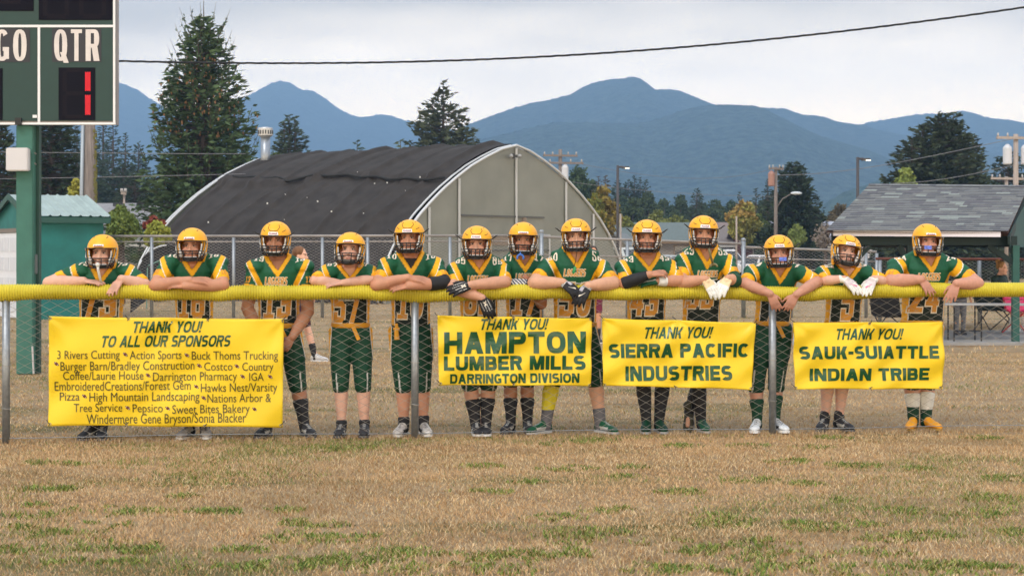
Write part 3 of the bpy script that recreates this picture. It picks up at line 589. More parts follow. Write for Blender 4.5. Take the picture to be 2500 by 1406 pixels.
# ------------------------------------------------------------------ greenhouse
def greenhouse():
    C1 = Vector((.11, 56.6, 0)); ax = Vector((-8.9, 6.5, 0)); gd = Vector((.59, .807, 0)); up = Vector((0, 0, 1)); Ln = ax.length; ax.normalize()
    prof = [(0, 5.02), (.8, 4.86), (1.6, 4.58), (2.4, 4.26), (3.1, 3.9), (3.8, 3.5), (4.4, 3.1), (5.0, 2.66), (5.5, 2.2), (5.95, 1.7), (6.3, 1.2), (6.55, .6), (6.65, 0)]
    pr = [(-a, b) for a, b in prof[::-1]]+prof[1:]
    t = empty('greenhouse', C1, 'arched greenhouse under black shade cloth with a grey translucent end wall', 'greenhouse')
    q = lambda s, a, z: C1+ax*s+gd*a+up*z
    # shade cloth with folds, draped in two overlapping layers
    V = []; nu, nv = 150, 96; par = np.array(pr); seg = np.r_[0, np.cumsum(np.hypot(*np.diff(par, axis=0).T))]; tt = np.linspace(0, seg[-1], nv+1)
    A = np.interp(tt, seg, par[:, 0]); Z = np.interp(tt, seg, par[:, 1]); ss = np.linspace(.22, Ln-.25, nu+1)
    U, T = np.meshgrid(ss, tt); AA = np.repeat(A[:, None], nu+1, 1); ZZ = np.repeat(Z[:, None], nu+1, 1)
    ph = U+.16*(T-seg[-1]/2); fold = np.zeros_like(U)
    for c0, amp, wd in ((.75, .10, .10), (1.9, .05, .08), (3.0, .08, .1), (4.6, .05, .07), (5.7, .10, .1), (7.1, .05, .08), (8.4, .07, .1), (9.7, .06, .08)): fold += 1.35*amp*np.exp(-((ph-c0-.25*np.sin(T*.7+c0))/wd)**2)
    fold += .07*(noise2(U*1.1+T*.3, T*.25, 5, 3)-.5)+.02*(noise2(U*4, T*.8, 6, 2)-.5)
    lap = .05*(T < seg[-1]/2-3.25-.25*np.sin(U*.9)-.2*(np.abs(U-6.2) < .35)); fold += np.where(lap > 0, -.06, .06)
    na = np.gradient(Z, tt)*-1; nz_ = np.gradient(A, tt); AA = AA+np.repeat(na[:, None], nu+1, 1)*(fold+.06); ZZ = ZZ+np.repeat(nz_[:, None], nu+1, 1)*(fold+.06)
    v = np.stack([C1.x+ax.x*U+gd.x*AA, C1.y+ax.y*U+gd.y*AA, ZZ], -1).reshape(-1, 3); i = np.arange((nv+1)*(nu+1)).reshape(nv+1, nu+1)
    f = np.stack([i[:-1, :-1], i[:-1, 1:], i[1:, 1:], i[1:, :-1]], -1).reshape(-1, 4)
    np_mesh('shade_cloth', v, f, mat('shade_cloth', S(54, 50, 48), .85, var=.24, scale=2.2, bump=.25, bscale=30, spec=.2), parent=t, smooth=True)
    m = MB(); sp_ = []
    for k in range(70):
        s = .3+(Ln-.6)*k/69; T_ = -3.3+.7*k/69-.10*math.sin(s*.9)-.30*max(0, 1-abs(s-7.2)/.8)+.05*math.sin(s*4.3); sp_.append(q(s, T_-.07, np.interp(T_, par[:, 0], par[:, 1])+.10))
    m.tube(sp_, [.035+.02*abs(math.sin(k*1.7)) for k in range(70)], 6); m.build('seam', mat('cloth_seam', (.012, .012, .012), .9), t, True)
    m = MB()
    for k in range(15): 
        s, a = random.uniform(1, 9), random.uniform(-5.4, -2.2); z = np.interp(a, par[:, 0], par[:, 1]); p = q(s, a-.08, z+.13); r_ = random.uniform(.008, .024); m.box(p, (r_*2, r_, r_*2.4), rz=random.random())
    m.build('cloth_tear', mat('torn_white', S(214, 214, 210), .6), t)
    # end walls
    PC = mat('polycarbonate', S(126, 127, 117), .38, var=.12, scale=.9, spec=.5)
    for s, nm in ((0.0, 'end_wall'), (Ln-.02, 'end_wall')):
        m = MB(); m.poly([q(s, a, z) for a, z in pr]); ew = m.build(nm, PC, t)
        if s == 0:
            fr = MB(); GA = mat('frame_steel', S(176, 178, 180), .45, .4)
            for a in (-4.55, -3.05, 0, 2.9, 4.6):
                z = np.interp(a, par[:, 0], par[:, 1]); fr.beam(q(-.045, a, 0), q(-.045, a, z-.05), .07, .07)
            fr.build('upright', GA, ew)
            m = MB(); m.beam(q(-.04, -3.0, 2.72), q(-.04, 1.6, 2.72), .03, .06); m.beam(q(-.04, -3.0, 1.62), q(-.04, 2.0, 1.62), .03, .05); m.build('cross_bar', mat('bar_grey', S(84, 84, 80), .5), ew)
            m = MB(); m.beam(q(-.03, -1.35, 1.95), q(-.03, .35, 1.95), .02, .34); m.beam(q(-.03, .4, 0), q(-.03, .4, 2.7), .02, .22); m.build('inner_board', mat('dim_board', S(132, 116, 100), .7), ew)
            m = MB(); m.beam(q(-.05, .8, 0), q(-.05, .8, 2.1), .04, .06); m.beam(q(-.05, 1.9, 0), q(-.05, 1.9, 2.1), .04, .06); m.beam(q(-.05, .77, 2.13), q(-.05, 1.93, 2.13), .04, .06); m.build('door_frame', GA, ew)
    AR = mat('arch_trim', S(205, 206, 206), .4, .3)
    for s in (-.04, .2, Ln-.1, Ln+.02):
        m = MB(); m.tube([q(s, a*1.004, z+.05) for a, z in zip(A, Z)], .036 if s > 0 else .045, 8, True); m.build('arch_tube', AR, t, True)
    # flue
    b = P(648, 413, 61.6); m = MB(); m.tube([b-up*.3, b+up*1.18], .17, 16); fl = m.build('flue', mat('flue_steel', S(150, 156, 164), .35, .7, var=.1, scale=8), t, True)
    m = MB(); m.loft([(b+up*z, Vector((1, 0, 0)), Vector((0, 1, 0)), r_, r_) for z, r_ in ((1.14, .17), (1.2, .27), (1.44, .27), (1.47, .26), (1.5, .1))], 18); cp = m.build('flue_cap', mat('cap_steel', S(190, 190, 190), .4, .5), fl)
    m = MB()
    for k in range(18): a = k*math.pi*2/18; m.box(b+up*1.31+Vector((math.cos(a)*.272, math.sin(a)*.272, 0)), (.01, .045, .14), rz=a)
    m.build('cap_slot', mat('slot_dark', (.03, .03, .03), .6), cp)
    m = MB(); m.loft([(b+up*z, Vector((1, 0, 0)), Vector((0, 1, 0)), r_, r_) for z, r_ in ((-.1, .3), (.08, .22), (.2, .18))], 14); m.build('flue_flashing', AR, fl)
    m = MB(); p = b+Vector((.55, .3, -.02)); m.poly([p+Vector((-.9, 0, -.14)), p+Vector((.5, 0, .2)), p+Vector((1.0, .1, .42)), p+Vector((.1, .1, .15))]); m.build('pale_patch', mat('pale_sheet', S(196, 186, 168), .6), t)
    p = P(1261, 382, 56.3); m = MB(); m.tube([p, p+Vector((0, -.16, 0))], .05, 8); m.box(p+Vector((-.1, -.08, 0)), (.1, .12, .16)); lt = m.build('flood_light', mat('lamp_black', (.03, .03, .03), .5), t)
    m = MB(); m.ell(p+Vector((.1, -.14, .0)), (.07, .09, .06)); m.ell(p+Vector((-.17, -.12, .0)), (.07, .09, .07)); m.build('lamp_head', mat('lamp_grey', S(150, 150, 150), .4), lt, True)
greenhouse()
# ------------------------------------------------------------------ far fences
OLDRAIL = mat('old_rail', S(150, 144, 140), .7, .15, var=.2, scale=4)
def back_fence(label, a, b, z0, z1, posts, fat, pitch=.062, rail=OLDRAIL, low=None):
    """a, b: ground points of both ends; z0, z1: rail heights there"""
    a = Vector((*a, 0)); b = Vector((*b, 0)); t = empty('chain_link_fence', a, label, 'fence')
    chain_link('chain_link_mesh', a[:2], b[:2], .03, 1, pitch, .068/((z0+z1)/2), .0042, OLDWIRE, t, 3, zf=lambda s: (z0+(z1-z0)*np.clip(s, 0, 1)))
    m = MB(); m.tube([a+Vector((0, 0, z0)), b+Vector((0, 0, z1))], .028, 8); m.build('top_rail', rail, t, True)
    for k in low or ():
        m = MB(); m.tube([a+Vector((0, 0, z0*k)), b+Vector((0, 0, z1*k))], .016, 8); m.build('rail', rail, t, True)
    for s in posts:
        p = a.lerp(b, s); m = MB(); h = z0+(z1-z0)*s; r_ = .052 if s in fat else .04; m.tube([p, p+Vector((0, 0, h+.08 if s in fat else h-.03))], r_, 10)
        if s in fat: m.ell(p+Vector((0, 0, h+.09)), (r_*1.15, r_*1.15, .05))
        m.build('post', GALV, t, True)
Yb = 40.4; bx = lambda px: ((px-1250)/F*Yb, Yb)
back_fence('tall weathered fence running in front of the greenhouse', bx(205), bx(1322), 1.915, 1.93, [0.0, .148, .327, .521, .62, .80, 1.0], (1.0,), low=(.93,))
back_fence('tall fence stretch between the two thick corner posts, sloping down', bx(1326), bx(1815), 1.9, 1.74, [.42, 1.0], (1.0,), low=(.78,))
back_fence('long fence stretch to the right of the thick post', bx(1819), bx(2140), 1.66, 1.55, [.35, .68, .92, 1.0], (), low=(.85, .7))
RUST = mat('rusty_pipe', S(104, 58, 46), .75, var=.3, scale=8)
back_fence('fence with a rusty top rail behind the open shelter', ((2138-1250)/F*36, 36), ((2640-1250)/F*36.6, 36.6), 1.40, 1.38, [0.02, .5, 1.0], (), rail=RUST)
# ------------------------------------------------------------------ open shelter
def shelter():
    up = Vector((0, 0, 1)); e0 = P(2017, 563, 27.6); e1 = P(2462, 565, 28.3); rv = Vector((1.5, 3.9, 0)); zr = 2.76
    DG = mat('shelter_green', S(18, 40, 38), .7, var=.1, scale=6); GP = mat('shelter_post', S(38, 84, 76), .65, var=.12, scale=8)
    t = empty('shelter', (e0.x+1, 29, 0), 'low open shelter with a grey shingle roof and dark green posts', 'shelter')
    r0 = Vector((e0.x+rv.x, e0.y+rv.y, zr)); r1 = Vector((e1.x+rv.x, e1.y+rv.y, zr))
    # shingles: many tabs in courses
    m = MB(); n = 26; sl = r0-e0; along = (e1-e0); La = along.length; ad = along.normalized(); nrm = ad.cross(sl).normalized(); nrm = nrm if nrm.z > 0 else -nrm
    pal = [S(112, 114, 116)]*9+[S(105, 107, 110)]*8+[S(118, 120, 120)]*6+[S(94, 96, 101)]*5+[S(100, 100, 106)]*4+[S(138, 145, 142)]*2
    for j in range(n):
        x = -random.random()*.3; a, b = j/n, (j+1.25)/n
        while x < La:
            wv = random.choice((.14, .2, .28, .34)); x1 = min(La, x+wv); xs = max(0, x)
            if x1 > xs:
                m.col = random.choice(pal); lo, hi = e0+sl*a, e0+sl*min(1, b)
                m.poly([lo+ad*xs+nrm*.016, lo+ad*x1+nrm*.016, hi+ad*x1+nrm*.004, hi+ad*xs+nrm*.004]); m.poly([lo+ad*xs+nrm*.002, lo+ad*x1+nrm*.002, lo+ad*x1+nrm*.016, lo+ad*xs+nrm*.016])
            x = x1
    m.col = S(92, 92, 96)
    for k in range(24): p = r0+(r1-r0)*(k/24); q_ = r0+(r1-r0)*((k+1)/24); m.col = random.choice(pal); m.poly([p-sl*.035+nrm*.022, q_-sl*.035+nrm*.022, q_+nrm*.026, p+nrm*.026])
    # far slope
    f0 = e0+rv*2; f1 = e1+rv*2; m.col = S(100, 100, 104); m.poly([r0, r1, f1, f0]); rf = m.build('roof', mat('shingle', rough=.9, attr=True, var=.10, scale=20, bump=.2, bscale=60, spec=.2), t, color=True)
    m = MB(); d = nrm*-.03; m.poly([e0+d, e1+d, r1+d, r0+d]); m.poly([f0+d, f1+d, r1+d, r0+d]); m.build('soffit', mat('soffit_brown', S(84, 50, 36), .8), rf)
    q0 = P(2034, 569.5, 27.7); q1 = P(2442, 572.5, 28.3); m = MB(); m.beam(q0, q1, .03, .085); m.build('fascia', mat('fascia_white', S(222, 218, 226), .5), rf)
    m = MB(); zb = 1.70
    yb = lambda px: 27.9+(px-2030)/430*.7
    pt = lambda px, z, o=0: Vector((PX(px, yb(px)+o), yb(px)+o, z))
    m.beam(pt(2045, zb+.02), pt(2480, zb+.02), .1, .15); m.build('beam', DG, t); m = MB(); m.beam(pt(2045, zb+.02)+rv*1.9, pt(2480, zb+.02)+rv*1.9, .1, .15); m.build('beam', DG, t)
    for px in (2078, 2222, 2479):
        m = MB(); z1 = zb-.06; p = pt(px, 0, .0); m.beam(p, p+up*z1, .11, .11, Vector((0, 1, 0))); m.build('post', GP if px > 2400 else DG, t)
        if px == 2222: continue
        p = p+rv*1.9; m = MB(); m.beam(p, p+up*z1, .11, .11, Vector((0, 1, 0))); m.build('post', GP, t)
    for a, b in ((2084, 2122), (2218, 2194), (2472, 2410)):
        m = MB(); m.beam(pt(a, 1.36, .03), pt(b, zb-.06, .03), .085, .09, Vector((0, 1, 0))); m.build('brace', DG, t)
    # right gable boards
    m = MB(); a = e1+Vector((.02, .05, -.05)); m.beam(a+up*-.1, r1+up*-.12, .04, .14); m.build('rake_board', DG, t)
    m = MB(); b = e1+rv; m.poly([Vector((e1.x+.05, e1.y+.1, 1.62)), Vector((e1.x+.05, e1.y+.1, e1.z-.03)), Vector((b.x+.05, b.y, zr-.1)), Vector((f1.x+.05, f1.y-.1, e1.z-.03)), Vector((f1.x+.05, f1.y-.1, 1.62))]); m.build('gable_wall', mat('gable_green', S(40, 80, 76), .7, var=.1, scale=5), t)
    m = MB(); m.poly([Vector((e0.x+.1, e0.y+.1, 1.62)), Vector((e0.x+.1, e0.y+.1, e0.z-.04)), Vector((r0.x+.1, r0.y, zr-.1)), Vector((f0.x+.1, f0.y-.1, e0.z-.04)), Vector((f0.x+.1, f0.y-.1, 1.62))]); m.build('gable_wall', DG, t)
    m = MB(); m.box((9.2, 30.6, .02), (9.5, 4.6, .05), rz=.03); tag(m.build('shelter_slab', mat('concrete', S(150, 148, 146), .9, var=.12, scale=5)), kind='structure')
    # long table under the roof
    tb = empty('folding_table', (8.2, 28.9, 0), 'long grey folding table with thin black legs under the shelter', 'table'); A = P(2290, 742, 28.9); B = P(2570, 744, 29.4)
    m = MB(); m.beam(A, B, .5, .035, up); m.build('table_top', mat('table_grey', S(172, 174, 178), .5), tb, bevel=.008)
    for px in (2322, 2388, 2530):
        p = P(px, 744, 28.9); 
        for o in (-.2, .2):
            m = MB(); m.tube([p+Vector((0, o, -.02)), Vector((p.x, p.y+o, .045))], .013, 6); m.build('leg', BLACK, tb)
    m = MB(); m.tube([Vector((P(2322, 0, 28.9).x, 28.7, .22)), Vector((P(2388, 0, 28.9).x, 28.7, .22))], .012, 6); m.build('stretcher', BLACK, tb)
shelter()
def camp_chair(label, p, rz, fab, fr=BLACK):
    t = empty('camp_chair', (0, 0, 0), label, 'chair'); M = Matrix.Translation(p)@Matrix.Rotation(rz, 4, 'Z'); f = lambda x, y, z: M@Vector((x, y, z))
    m = MB()
    pts = [[f(x, y, z) for x in (-.27, -.13, 0, .13, .27)] for y, z in ((-.25, .45), (-.1, .41), (.08, .40), (.22, .42))]
    for a, b in zip(pts, pts[1:]):
        for k in range(4): m.poly([a[k], a[k+1], b[k+1], b[k]])
    o = m.build('seat', fab, t); o.modifiers.new('s', 'SOLIDIFY').thickness = .012
    m = MB(); pts = [[f(x, y, z) for x in (-.28, -.14, 0, .14, .28)] for y, z in ((.22, .42), (.27, .6), (.31, .78), (.34, .92))]
    for a, b in zip(pts, pts[1:]):
        for k in range(4): m.poly([a[k], a[k+1], b[k+1], b[k]])
    o = m.build('backrest', fab, t); o.modifiers.new('s', 'SOLIDIFY').thickness = .012
    for s in (-1, 1):
        for a, b in (((s*.3, -.26, .02), (s*.26, .24, .46)), ((s*.3, .3, .02), (s*.27, -.25, .46)), ((s*.3, -.27, .02), (-s*.27, -.25, .46)), ((s*.29, .24, .44), (s*.29, .35, .92))):
            m = MB(); m.tube([f(*a), f(*b)], .011, 6); m.build('leg', fr, t)
        m = MB(); m.beam(f(s*.31, -.26, .63), f(s*.31, .26, .63), .06, .02); m.build('armrest', fab, t)
    t.location = p
    for c in t.children: c.matrix_parent_inverse = wmat(t).inverted()
CH = mat('chair_black', (.018, .018, .02), .8); 
camp_chair('black camp chair standing on the dry grass left of the shelter', Vector((PX(2182, 30), 30.0, 0)), .35, CH)
camp_chair('dark camp chair under the seated spectator', Vector((PX(2436, 32), 32.1, .045)), 2.3, mat('chair_green', S(30, 44, 44), .8))
camp_chair('pink camp chair at the right edge behind the shelter post', Vector((PX(2522, 31), 31.4, .045)), .6, mat('chair_pink', S(214, 50, 110), .7), mat('chair_red', S(180, 40, 50), .6))
# ------------------------------------------------------------------ hitting net beside the greenhouse
def net():
    Y = 44; t = empty('pop_up_net', P(385, 700, Y), 'black pop up sports net with white stripes on its hoop', 'net'); h = []
    for k in range(25):
        a = math.pi*k/24; h.append(Vector((PX(402, Y)-math.cos(a)*.86, Y+.02*k, 1.72*math.sin(a)**.72+.0)))
    m = MB(); c = m.av(Vector((PX(402, Y), Y+.5, .75))); i = [m.av(p) for p in h]
    for a, b in zip(i, i[1:]): m.af(a, b, c)
    m.build('netting', mat('net_black', (.03, .03, .034), .9), t)
    for kk in range(0, 24, 2):
        m = MB(); m.tube(h[kk:kk+3], .022, 6); m.build('hoop', mat('hoop_white', S(216, 218, 220), .5) if kk in (4, 8, 10, 14) else BLACK, t, True)
    m = MB(); m.tube([Vector((PX(362, Y), Y-.1, 1.15)), Vector((PX(360, Y), Y-.1, .1))], .016, 6); m.tube([Vector((PX(364, Y), Y-.1, 1.2)), Vector((PX(420, Y), Y-.1, 1.46))], .016, 6); m.build('strap', mat('strap_green', S(120, 160, 145), .6), t)
net()
# ------------------------------------------------------------------ houses
GLASS = mat('window_glass', (.03, .04, .05), .1, spec=.8)
def house(label, px, Y, wid, dep, ze, zr, rz, wallc, roofc, wins, hip=0, door=None, name='house', vents=0, trim=None):
    o = Vector((PX(px, Y), Y, 0)); M = Matrix.Rotation(rz, 3, 'Z'); f = lambda x, y, z: o+M@Vector((x, y, z)); t = empty(name, o, label, 'house'); w2, d2 = wid/2, dep/2
    WM = mat('wall_%d' % len(MATS), wallc, .8, var=.06, scale=4); RM = mat('roof_%d' % len(MATS), roofc, .9, var=.14, scale=6, bump=.2, bscale=12); TM = trim or mat('house_trim', S(205, 203, 198), .6)
    m = MB(); c = [(-w2, -d2), (w2, -d2), (w2, d2), (-w2, d2)]
    for (a, b) in zip(c, c[1:]+c[:1]): m.poly([f(*a, 0), f(*b, 0), f(*b, ze), f(*a, ze)])
    if not hip:
        for s in (-1, 1): m.poly([f(s*w2, -d2, ze), f(s*w2, d2, ze), f(s*w2, 0, zr-.06)])
    m.build('wall', WM, t)
    e = .45; k = hip*w2; drop = (zr-ze)/d2*e; m = MB(); A = [f(-w2-e, -d2-e, ze-drop), f(w2+e, -d2-e, ze-drop), f(w2+e, d2+e, ze-drop), f(-w2-e, d2+e, ze-drop)]; r0, r1 = f(-w2-e+k, 0, zr), f(w2+e-k, 0, zr)
    m.poly([A[0], A[1], r1, r0]); m.poly([A[2], A[3], r0, r1])
    if hip: m.poly([A[1], A[2], r1]); m.poly([A[3], A[0], r0])
    rf = m.build('roof', RM, t); sm = rf.modifiers.new('s', 'SOLIDIFY'); sm.thickness = .12; sm.offset = 0
    m = MB(); m.beam(A[0]-Vector((0, 0, .1)), A[1]-Vector((0, 0, .1)), .06, .16); m.build('gutter', TM, rf)
    for k_ in range(vents):
        m = MB(); m.box(f(-w2*.6+k_*wid*.2, -d2*.18, zr-.04), (.5, .4, .18), rz=rz); m.build('roof_vent', mat('vent_dark', S(60, 60, 64), .7), rf)
    for (x, z, ww, hh) in wins:
        m = MB(); m.beam(f(x-ww/2-.08, -d2-.02, z), f(x+ww/2+.08, -d2-.02, z), .05, hh+.16); wf = m.build('window', TM, t)
        m = MB(); m.beam(f(x-ww/2, -d2-.05, z), f(x+ww/2, -d2-.05, z), .02, hh); m.build('pane', GLASS, wf)
    if door is not None:
        x, ww, hh, dc = door; m = MB(); m.beam(f(x-ww/2, -d2-.03, hh/2), f(x+ww/2, -d2-.03, hh/2), .05, hh); m.build('door', mat('door_%d' % len(MATS), dc, .5), t)
WN = lambda *xs: [(x, 1.5, 1.2, 1.1) for x in xs]
house('grey shingled house with dark roof vents behind the teal shed', 385, 88, 6.2, 6, 2.3, 4.05, -.12, S(150, 146, 140), S(138, 137, 140), WN(-2, 1), vents=4)
house('house with a green grey shingle roof right of the greenhouse', 1568, 126, 7.4, 8, 2.55, 3.75, 0, S(150, 140, 130), S(98, 108, 106), WN(-2.6, 0, 2.6), trim=mat('wood_trim', S(140, 112, 86), .7))
house('small pale gable fronted garage at the greenhouse corner', 1512, 118, 4.6, 2.2, 2.0, 2.9, 1.35, S(160, 158, 152), S(120, 124, 124), [(0, 1.2, .8, .8)])
house('brown roofed house between the two tallest helmets', 1690, 142, 9, 8, 2.7, 4.05, -.1, S(120, 100, 92), S(122, 106, 102), WN(-3, 0, 3))
house('low brown hipped roof house right of the tallest player', 1792, 132, 5.6, 6, 2.35, 3.55, .15, S(96, 74, 66), S(116, 106, 102), WN(-1.5, 1.5), hip=.5)
house('red walled house with a brown gable roof behind the utility pole', 1872, 128, 4.4, 5, 2.3, 3.65, .1, S(104, 52, 50), S(112, 96, 90), WN(-1, 1))
house('pale house with a light grey roof left of the open shelter', 1990, 122, 6.2, 7, 2.3, 3.75, -.15, S(206, 204, 206), S(158, 160, 172), WN(-2, .5, 2.2))
house('long white house with windows seen beneath the shelter roof', 2300, 150, 15, 8, 2.75, 4.4, 0, S(216, 212, 214), S(120, 118, 118), WN(-6, -4, -.5, .8, 3.6, 5), door=(6.2, 1.1, 2.1, S(150, 92, 66)))
# ------------------------------------------------------------------ vehicles
def car(label, px, Y, rz, colr, kind, cat='car'):
    o = Vector((PX(px, Y), Y, .012 if 114 < Y < 129 else 0)); M = Matrix.Rotation(rz, 3, 'Z'); f = lambda x, y, z: o+M@Vector((x, y, z)); t = empty('parked_'+cat.replace(' ', '_'), o, label, cat)
    CP = mat('paint_%s' % kind+str(len(MATS)), colr, .3, .3, coat=.6); Lc = {'suv': 4.7, 'car': 4.5, 'pickup': 5.3, 'van': 5}[kind]; h = {'suv': 1.72, 'car': 1.45, 'pickup': 1.8, 'van': 1.9}[kind]; bl = h*.56
    x0, x1 = -Lc/2, Lc/2
    side = [(x0+.05, .35), (x0, .6), (x0+.06, bl-.08), (x0+.25, bl), (x1-.5, bl-.02), (x1-.08, bl-.18), (x1, .6), (x1-.05, .35)]
    m = MB(); st = []
    for s, k in ((-.88, .97), (-.8, 1), (.8, 1), (.88, .97)): st.append([m.av(f(x*k, s, .3+(z-.3)*(1 if abs(s) < .85 else .93))) for x, z in side])
    for a, b in zip(st, st[1:]): m.bridge(a, b)
    m.af(*st[0]); m.af(*st[-1][::-1]); bd = m.build('body', CP, t, bevel=.03)
    if kind == 'pickup': cab = [(-.9, bl-.02), (-.75, h-.03), (.55, h), (1.25, bl-.04)]
    elif kind == 'car': cab = [(x0+.6, bl-.02), (x0+1.25, h-.03), (.35, h), (1.25, bl-.04)]
    else: cab = [(x0+.12, bl-.02), (x0+.45, h-.03), (.45, h), (1.3, bl-.04)]
    m = MB(); a = [m.av(f(x, -.78+(.13 if z > bl else 0), z)) for x, z in cab]; b = [m.av(f(x, .78-(.13 if z > bl else 0), z)) for x, z in cab]; m.bridge(a, b); m.af(*a); m.af(*b[::-1]); m.build('cabin', CP, t, bevel=.03)
    def wq(pts): m = MB(); m.poly(pts); m.build('window', GLASS, t)
    sh = lambda p, k: tuple(p)
    ca = [np.array(c) for c in cab]; cen = sum(ca)/4
    for s in (-1, 1):
        for u0, u1 in ((.04, .48), (.54, .95)):
            lo = lambda u: ca[0]*(1-u)+ca[3]*u; hi = lambda u: ca[1]*(1-u)+ca[2]*u
            q_ = []
            for u, v in ((u0, .16), (u1, .16), (u1, .86), (u0, .86)): p = lo(u)*(1-v)+hi(u)*v; q_.append(f(p[0], s*(.785-.13*v+.006), p[1]))
            wq(q_)
    for i, j, sg in ((3, 2, 1), (0, 1, -1)):
        q_ = []
        for v, s in ((.14, -.68), (.14, .68), (.88, .56), (.88, -.56)): p = ca[i]*(1-v)+ca[j]*v; q_.append(f(p[0]+.012*sg, s, p[1]+.012))
        wq(q_)
    for wx in (x0+.85, x1-.9):
        for s in (-1, 1):
            m = MB(); c = f(wx, s*.8, .33); ay = M@Vector((0, 1, 0)); m.tube([c-ay*.11, c+ay*.11], .33, 16); wh = m.build('wheel', mat('tyre', (.015, .015, .016), .8), t)
            m = MB(); m.tube([c+ay*s*.1, c+ay*s*.118], .2, 12); m.build('rim', mat('rim_alloy', S(170, 172, 175), .35, .8), wh)
    for s in (-1, 1):
        m = MB(); m.ell(f(x1-.1, s*.66, bl-.26), (.1, .2, .09), M); m.build('headlight', mat('headlight_glass', S(226, 228, 230), .15), t, True)
        m = MB(); m.box(f(x0+.02, s*.7, bl-.22), (.06, .2, .2), M=M); m.build('tail_light', mat('tail_red', S(120, 16, 18), .3), t)
    m = MB(); m.box(f(x1-.02, 0, bl-.3), (.08, .9, .16), M=M); m.build('grille', mat('grille_chrome', S(196, 198, 202), .3, .7), t)
    m = MB(); m.box(f(x1+.0, 0, .42), (.1, 1.6, .16), M=M); m.build('bumper', mat('bumper_dark', S(60, 60, 64), .6), t)
car('dark grey wagon facing left of camera on the road behind the shelter', 2412, 119, -2.15, S(104, 104, 116), 'suv')
car('pale silver minivan behind the fence, left of the player in number 43', 1543, 104, .1, S(196, 204, 206), 'van')
car('silver hatchback mostly hidden behind the helmet of number 43', 1628, 106, 3.0, S(178, 186, 190), 'car')
car('white pickup truck parked beside the thick fence post', 1768, 110, .1, S(222, 224, 228), 'pickup', 'pickup truck')
car('white sedan just right of the thick fence post', 1846, 108, 2.9, S(216, 214, 216), 'car')
car('dark teal car parked by the white house left of the shelter brace', 2150, 140, 2.4, S(48, 74, 76), 'car')
# ------------------------------------------------------------------ poles and wires
WOOD = mat('pole_wood', S(122, 112, 106), .9, var=.3, scale=6, stretch=(6, 6, .4), bump=.3, bscale=14)
PALEW = mat('pale_wood', S(160, 148, 140), .9, var=.2, scale=5, stretch=(5, 5, .5))
def pole(label, px, ytop, Y, r0, r1, arms=(), cans=(), lamp=None, material=WOOD, name='utility_pole', cat='utility pole'):
    b = Vector((PX(px, Y), Y, 0)); zt = PZ(ytop, Y); t = empty(name, b, label, cat); m = MB(); m.tube([b, b+Vector((0, 0, zt*.5)), b+Vector((0, 0, zt))], [r0, (r0+r1)/2, r1], 12); m.build('pole', material, t, True)
    for y, hw in arms:
        z = PZ(y, Y); m = MB(); m.beam(b+Vector((-hw, -r1-.06, z)), b+Vector((hw, -r1-.06, z-.03)), .1, .12); ar = m.build('crossarm', material, t)
        for k in (-.92, -.45, .45, .92): m = MB(); m.tube([b+Vector((hw*k, -r1-.06, z+.05)), b+Vector((hw*k, -r1-.06, z+.22))], [.05, .035], 8); m.build('insulator', mat('insulator', S(176, 172, 170), .4), ar, True)
    for x, y, c in cans:
        m = MB(); p = b+Vector((x, -.1, PZ(y, Y))); m.loft([(p+Vector((0, 0, z)), Vector((1, 0, 0)), Vector((0, 1, 0)), r_*.8, r_*.8) for z, r_ in ((-.42, .22), (-.38, .26), (.34, .26), (.4, .22), (.52, .08))], 14); m.build('transformer', mat('can_%s' % c, {'w': S(196, 198, 204), 'r': S(158, 118, 104)}[c], .5), t)
    if lamp:
        kind, x, y = lamp; z = PZ(y, Y)
        if kind == 'box':
            m = MB(); m.tube([b+Vector((0, 0, z)), b+Vector((x*.5, 0, z))], .05, 8); m.box(b+Vector((x*.7, 0, z-.03)), (.34, .25, .10)); lm = m.build('lamp_head', mat('lamp_dark', S(66, 62, 64), .5), t)
            m = MB(); m.box(b+Vector((x*.7+.08, -.14, z-.075)), (.2, .12, .04)); m.build('bulb', mat('lamp_lit', (.9, .85, .7), .4, emit=(1, .86, .62, 1.4)), lm)
        else:
            m = MB(); m.tube([b+Vector((0, 0, z-1)), b+Vector((x*.4, 0, z-.35)), b+Vector((x, 0, z))], .035, 6); lm = m.build('lamp_arm', material, t, True)
            m = MB(); m.ell(b+Vector((x+.25, 0, z)), (.36, .15, .1)); m.build('lamp_head', mat('lamp_pale', S(205, 210, 215), .4), lm, True)
    return t
big = pole('thick weathered wooden pole with a metal conduit behind the shed', 218, 250, 45, .20, .15)
m = MB(); b = PX(203, 45); m.tube([Vector((PX(200, 45)-.02, 44.8, 0)), Vector((PX(207, 45), 44.86, 5.6))], .05, 10); m.build('conduit', mat('conduit_grey', S(150, 158, 164), .45, .5), big, True)
m = MB()
for k in range(90): z = random.uniform(2.6, 5.3); a = random.uniform(-.5, .3); m.box((PX(218, 45)+.19*math.cos(a)-.004*z, 45+.19*math.sin(a), z), (.05, .04, random.uniform(.03, .09)), rz=random.random())
m.build('lichen', mat('lichen', S(112, 110, 62), .95), big)
pole('utility pole with two crossarms rising behind the greenhouse', 1368, 365, 105, .16, .11, ((380, 1.05), (398, 1.4)), ((.28, 422, 'w'),))
pole('utility pole with a reddish transformer and a street lamp arm', 1894, 408, 105, .13, .10, ((412, .45),), ((-.28, 438, 'r'),), ('arm', 1.0, 472))
pole('tall pale utility pole with two white transformers at the right edge', 2480, 328, 80, .15, .115, ((337, .95),), ((-.42, 380, 'w'), (.42, 380, 'w')), None, PALEW)
pole('short pale pole top with a thin crossarm above the shelter roof', 2457, 432, 95, .12, .1, ((436, .9),), material=PALEW)
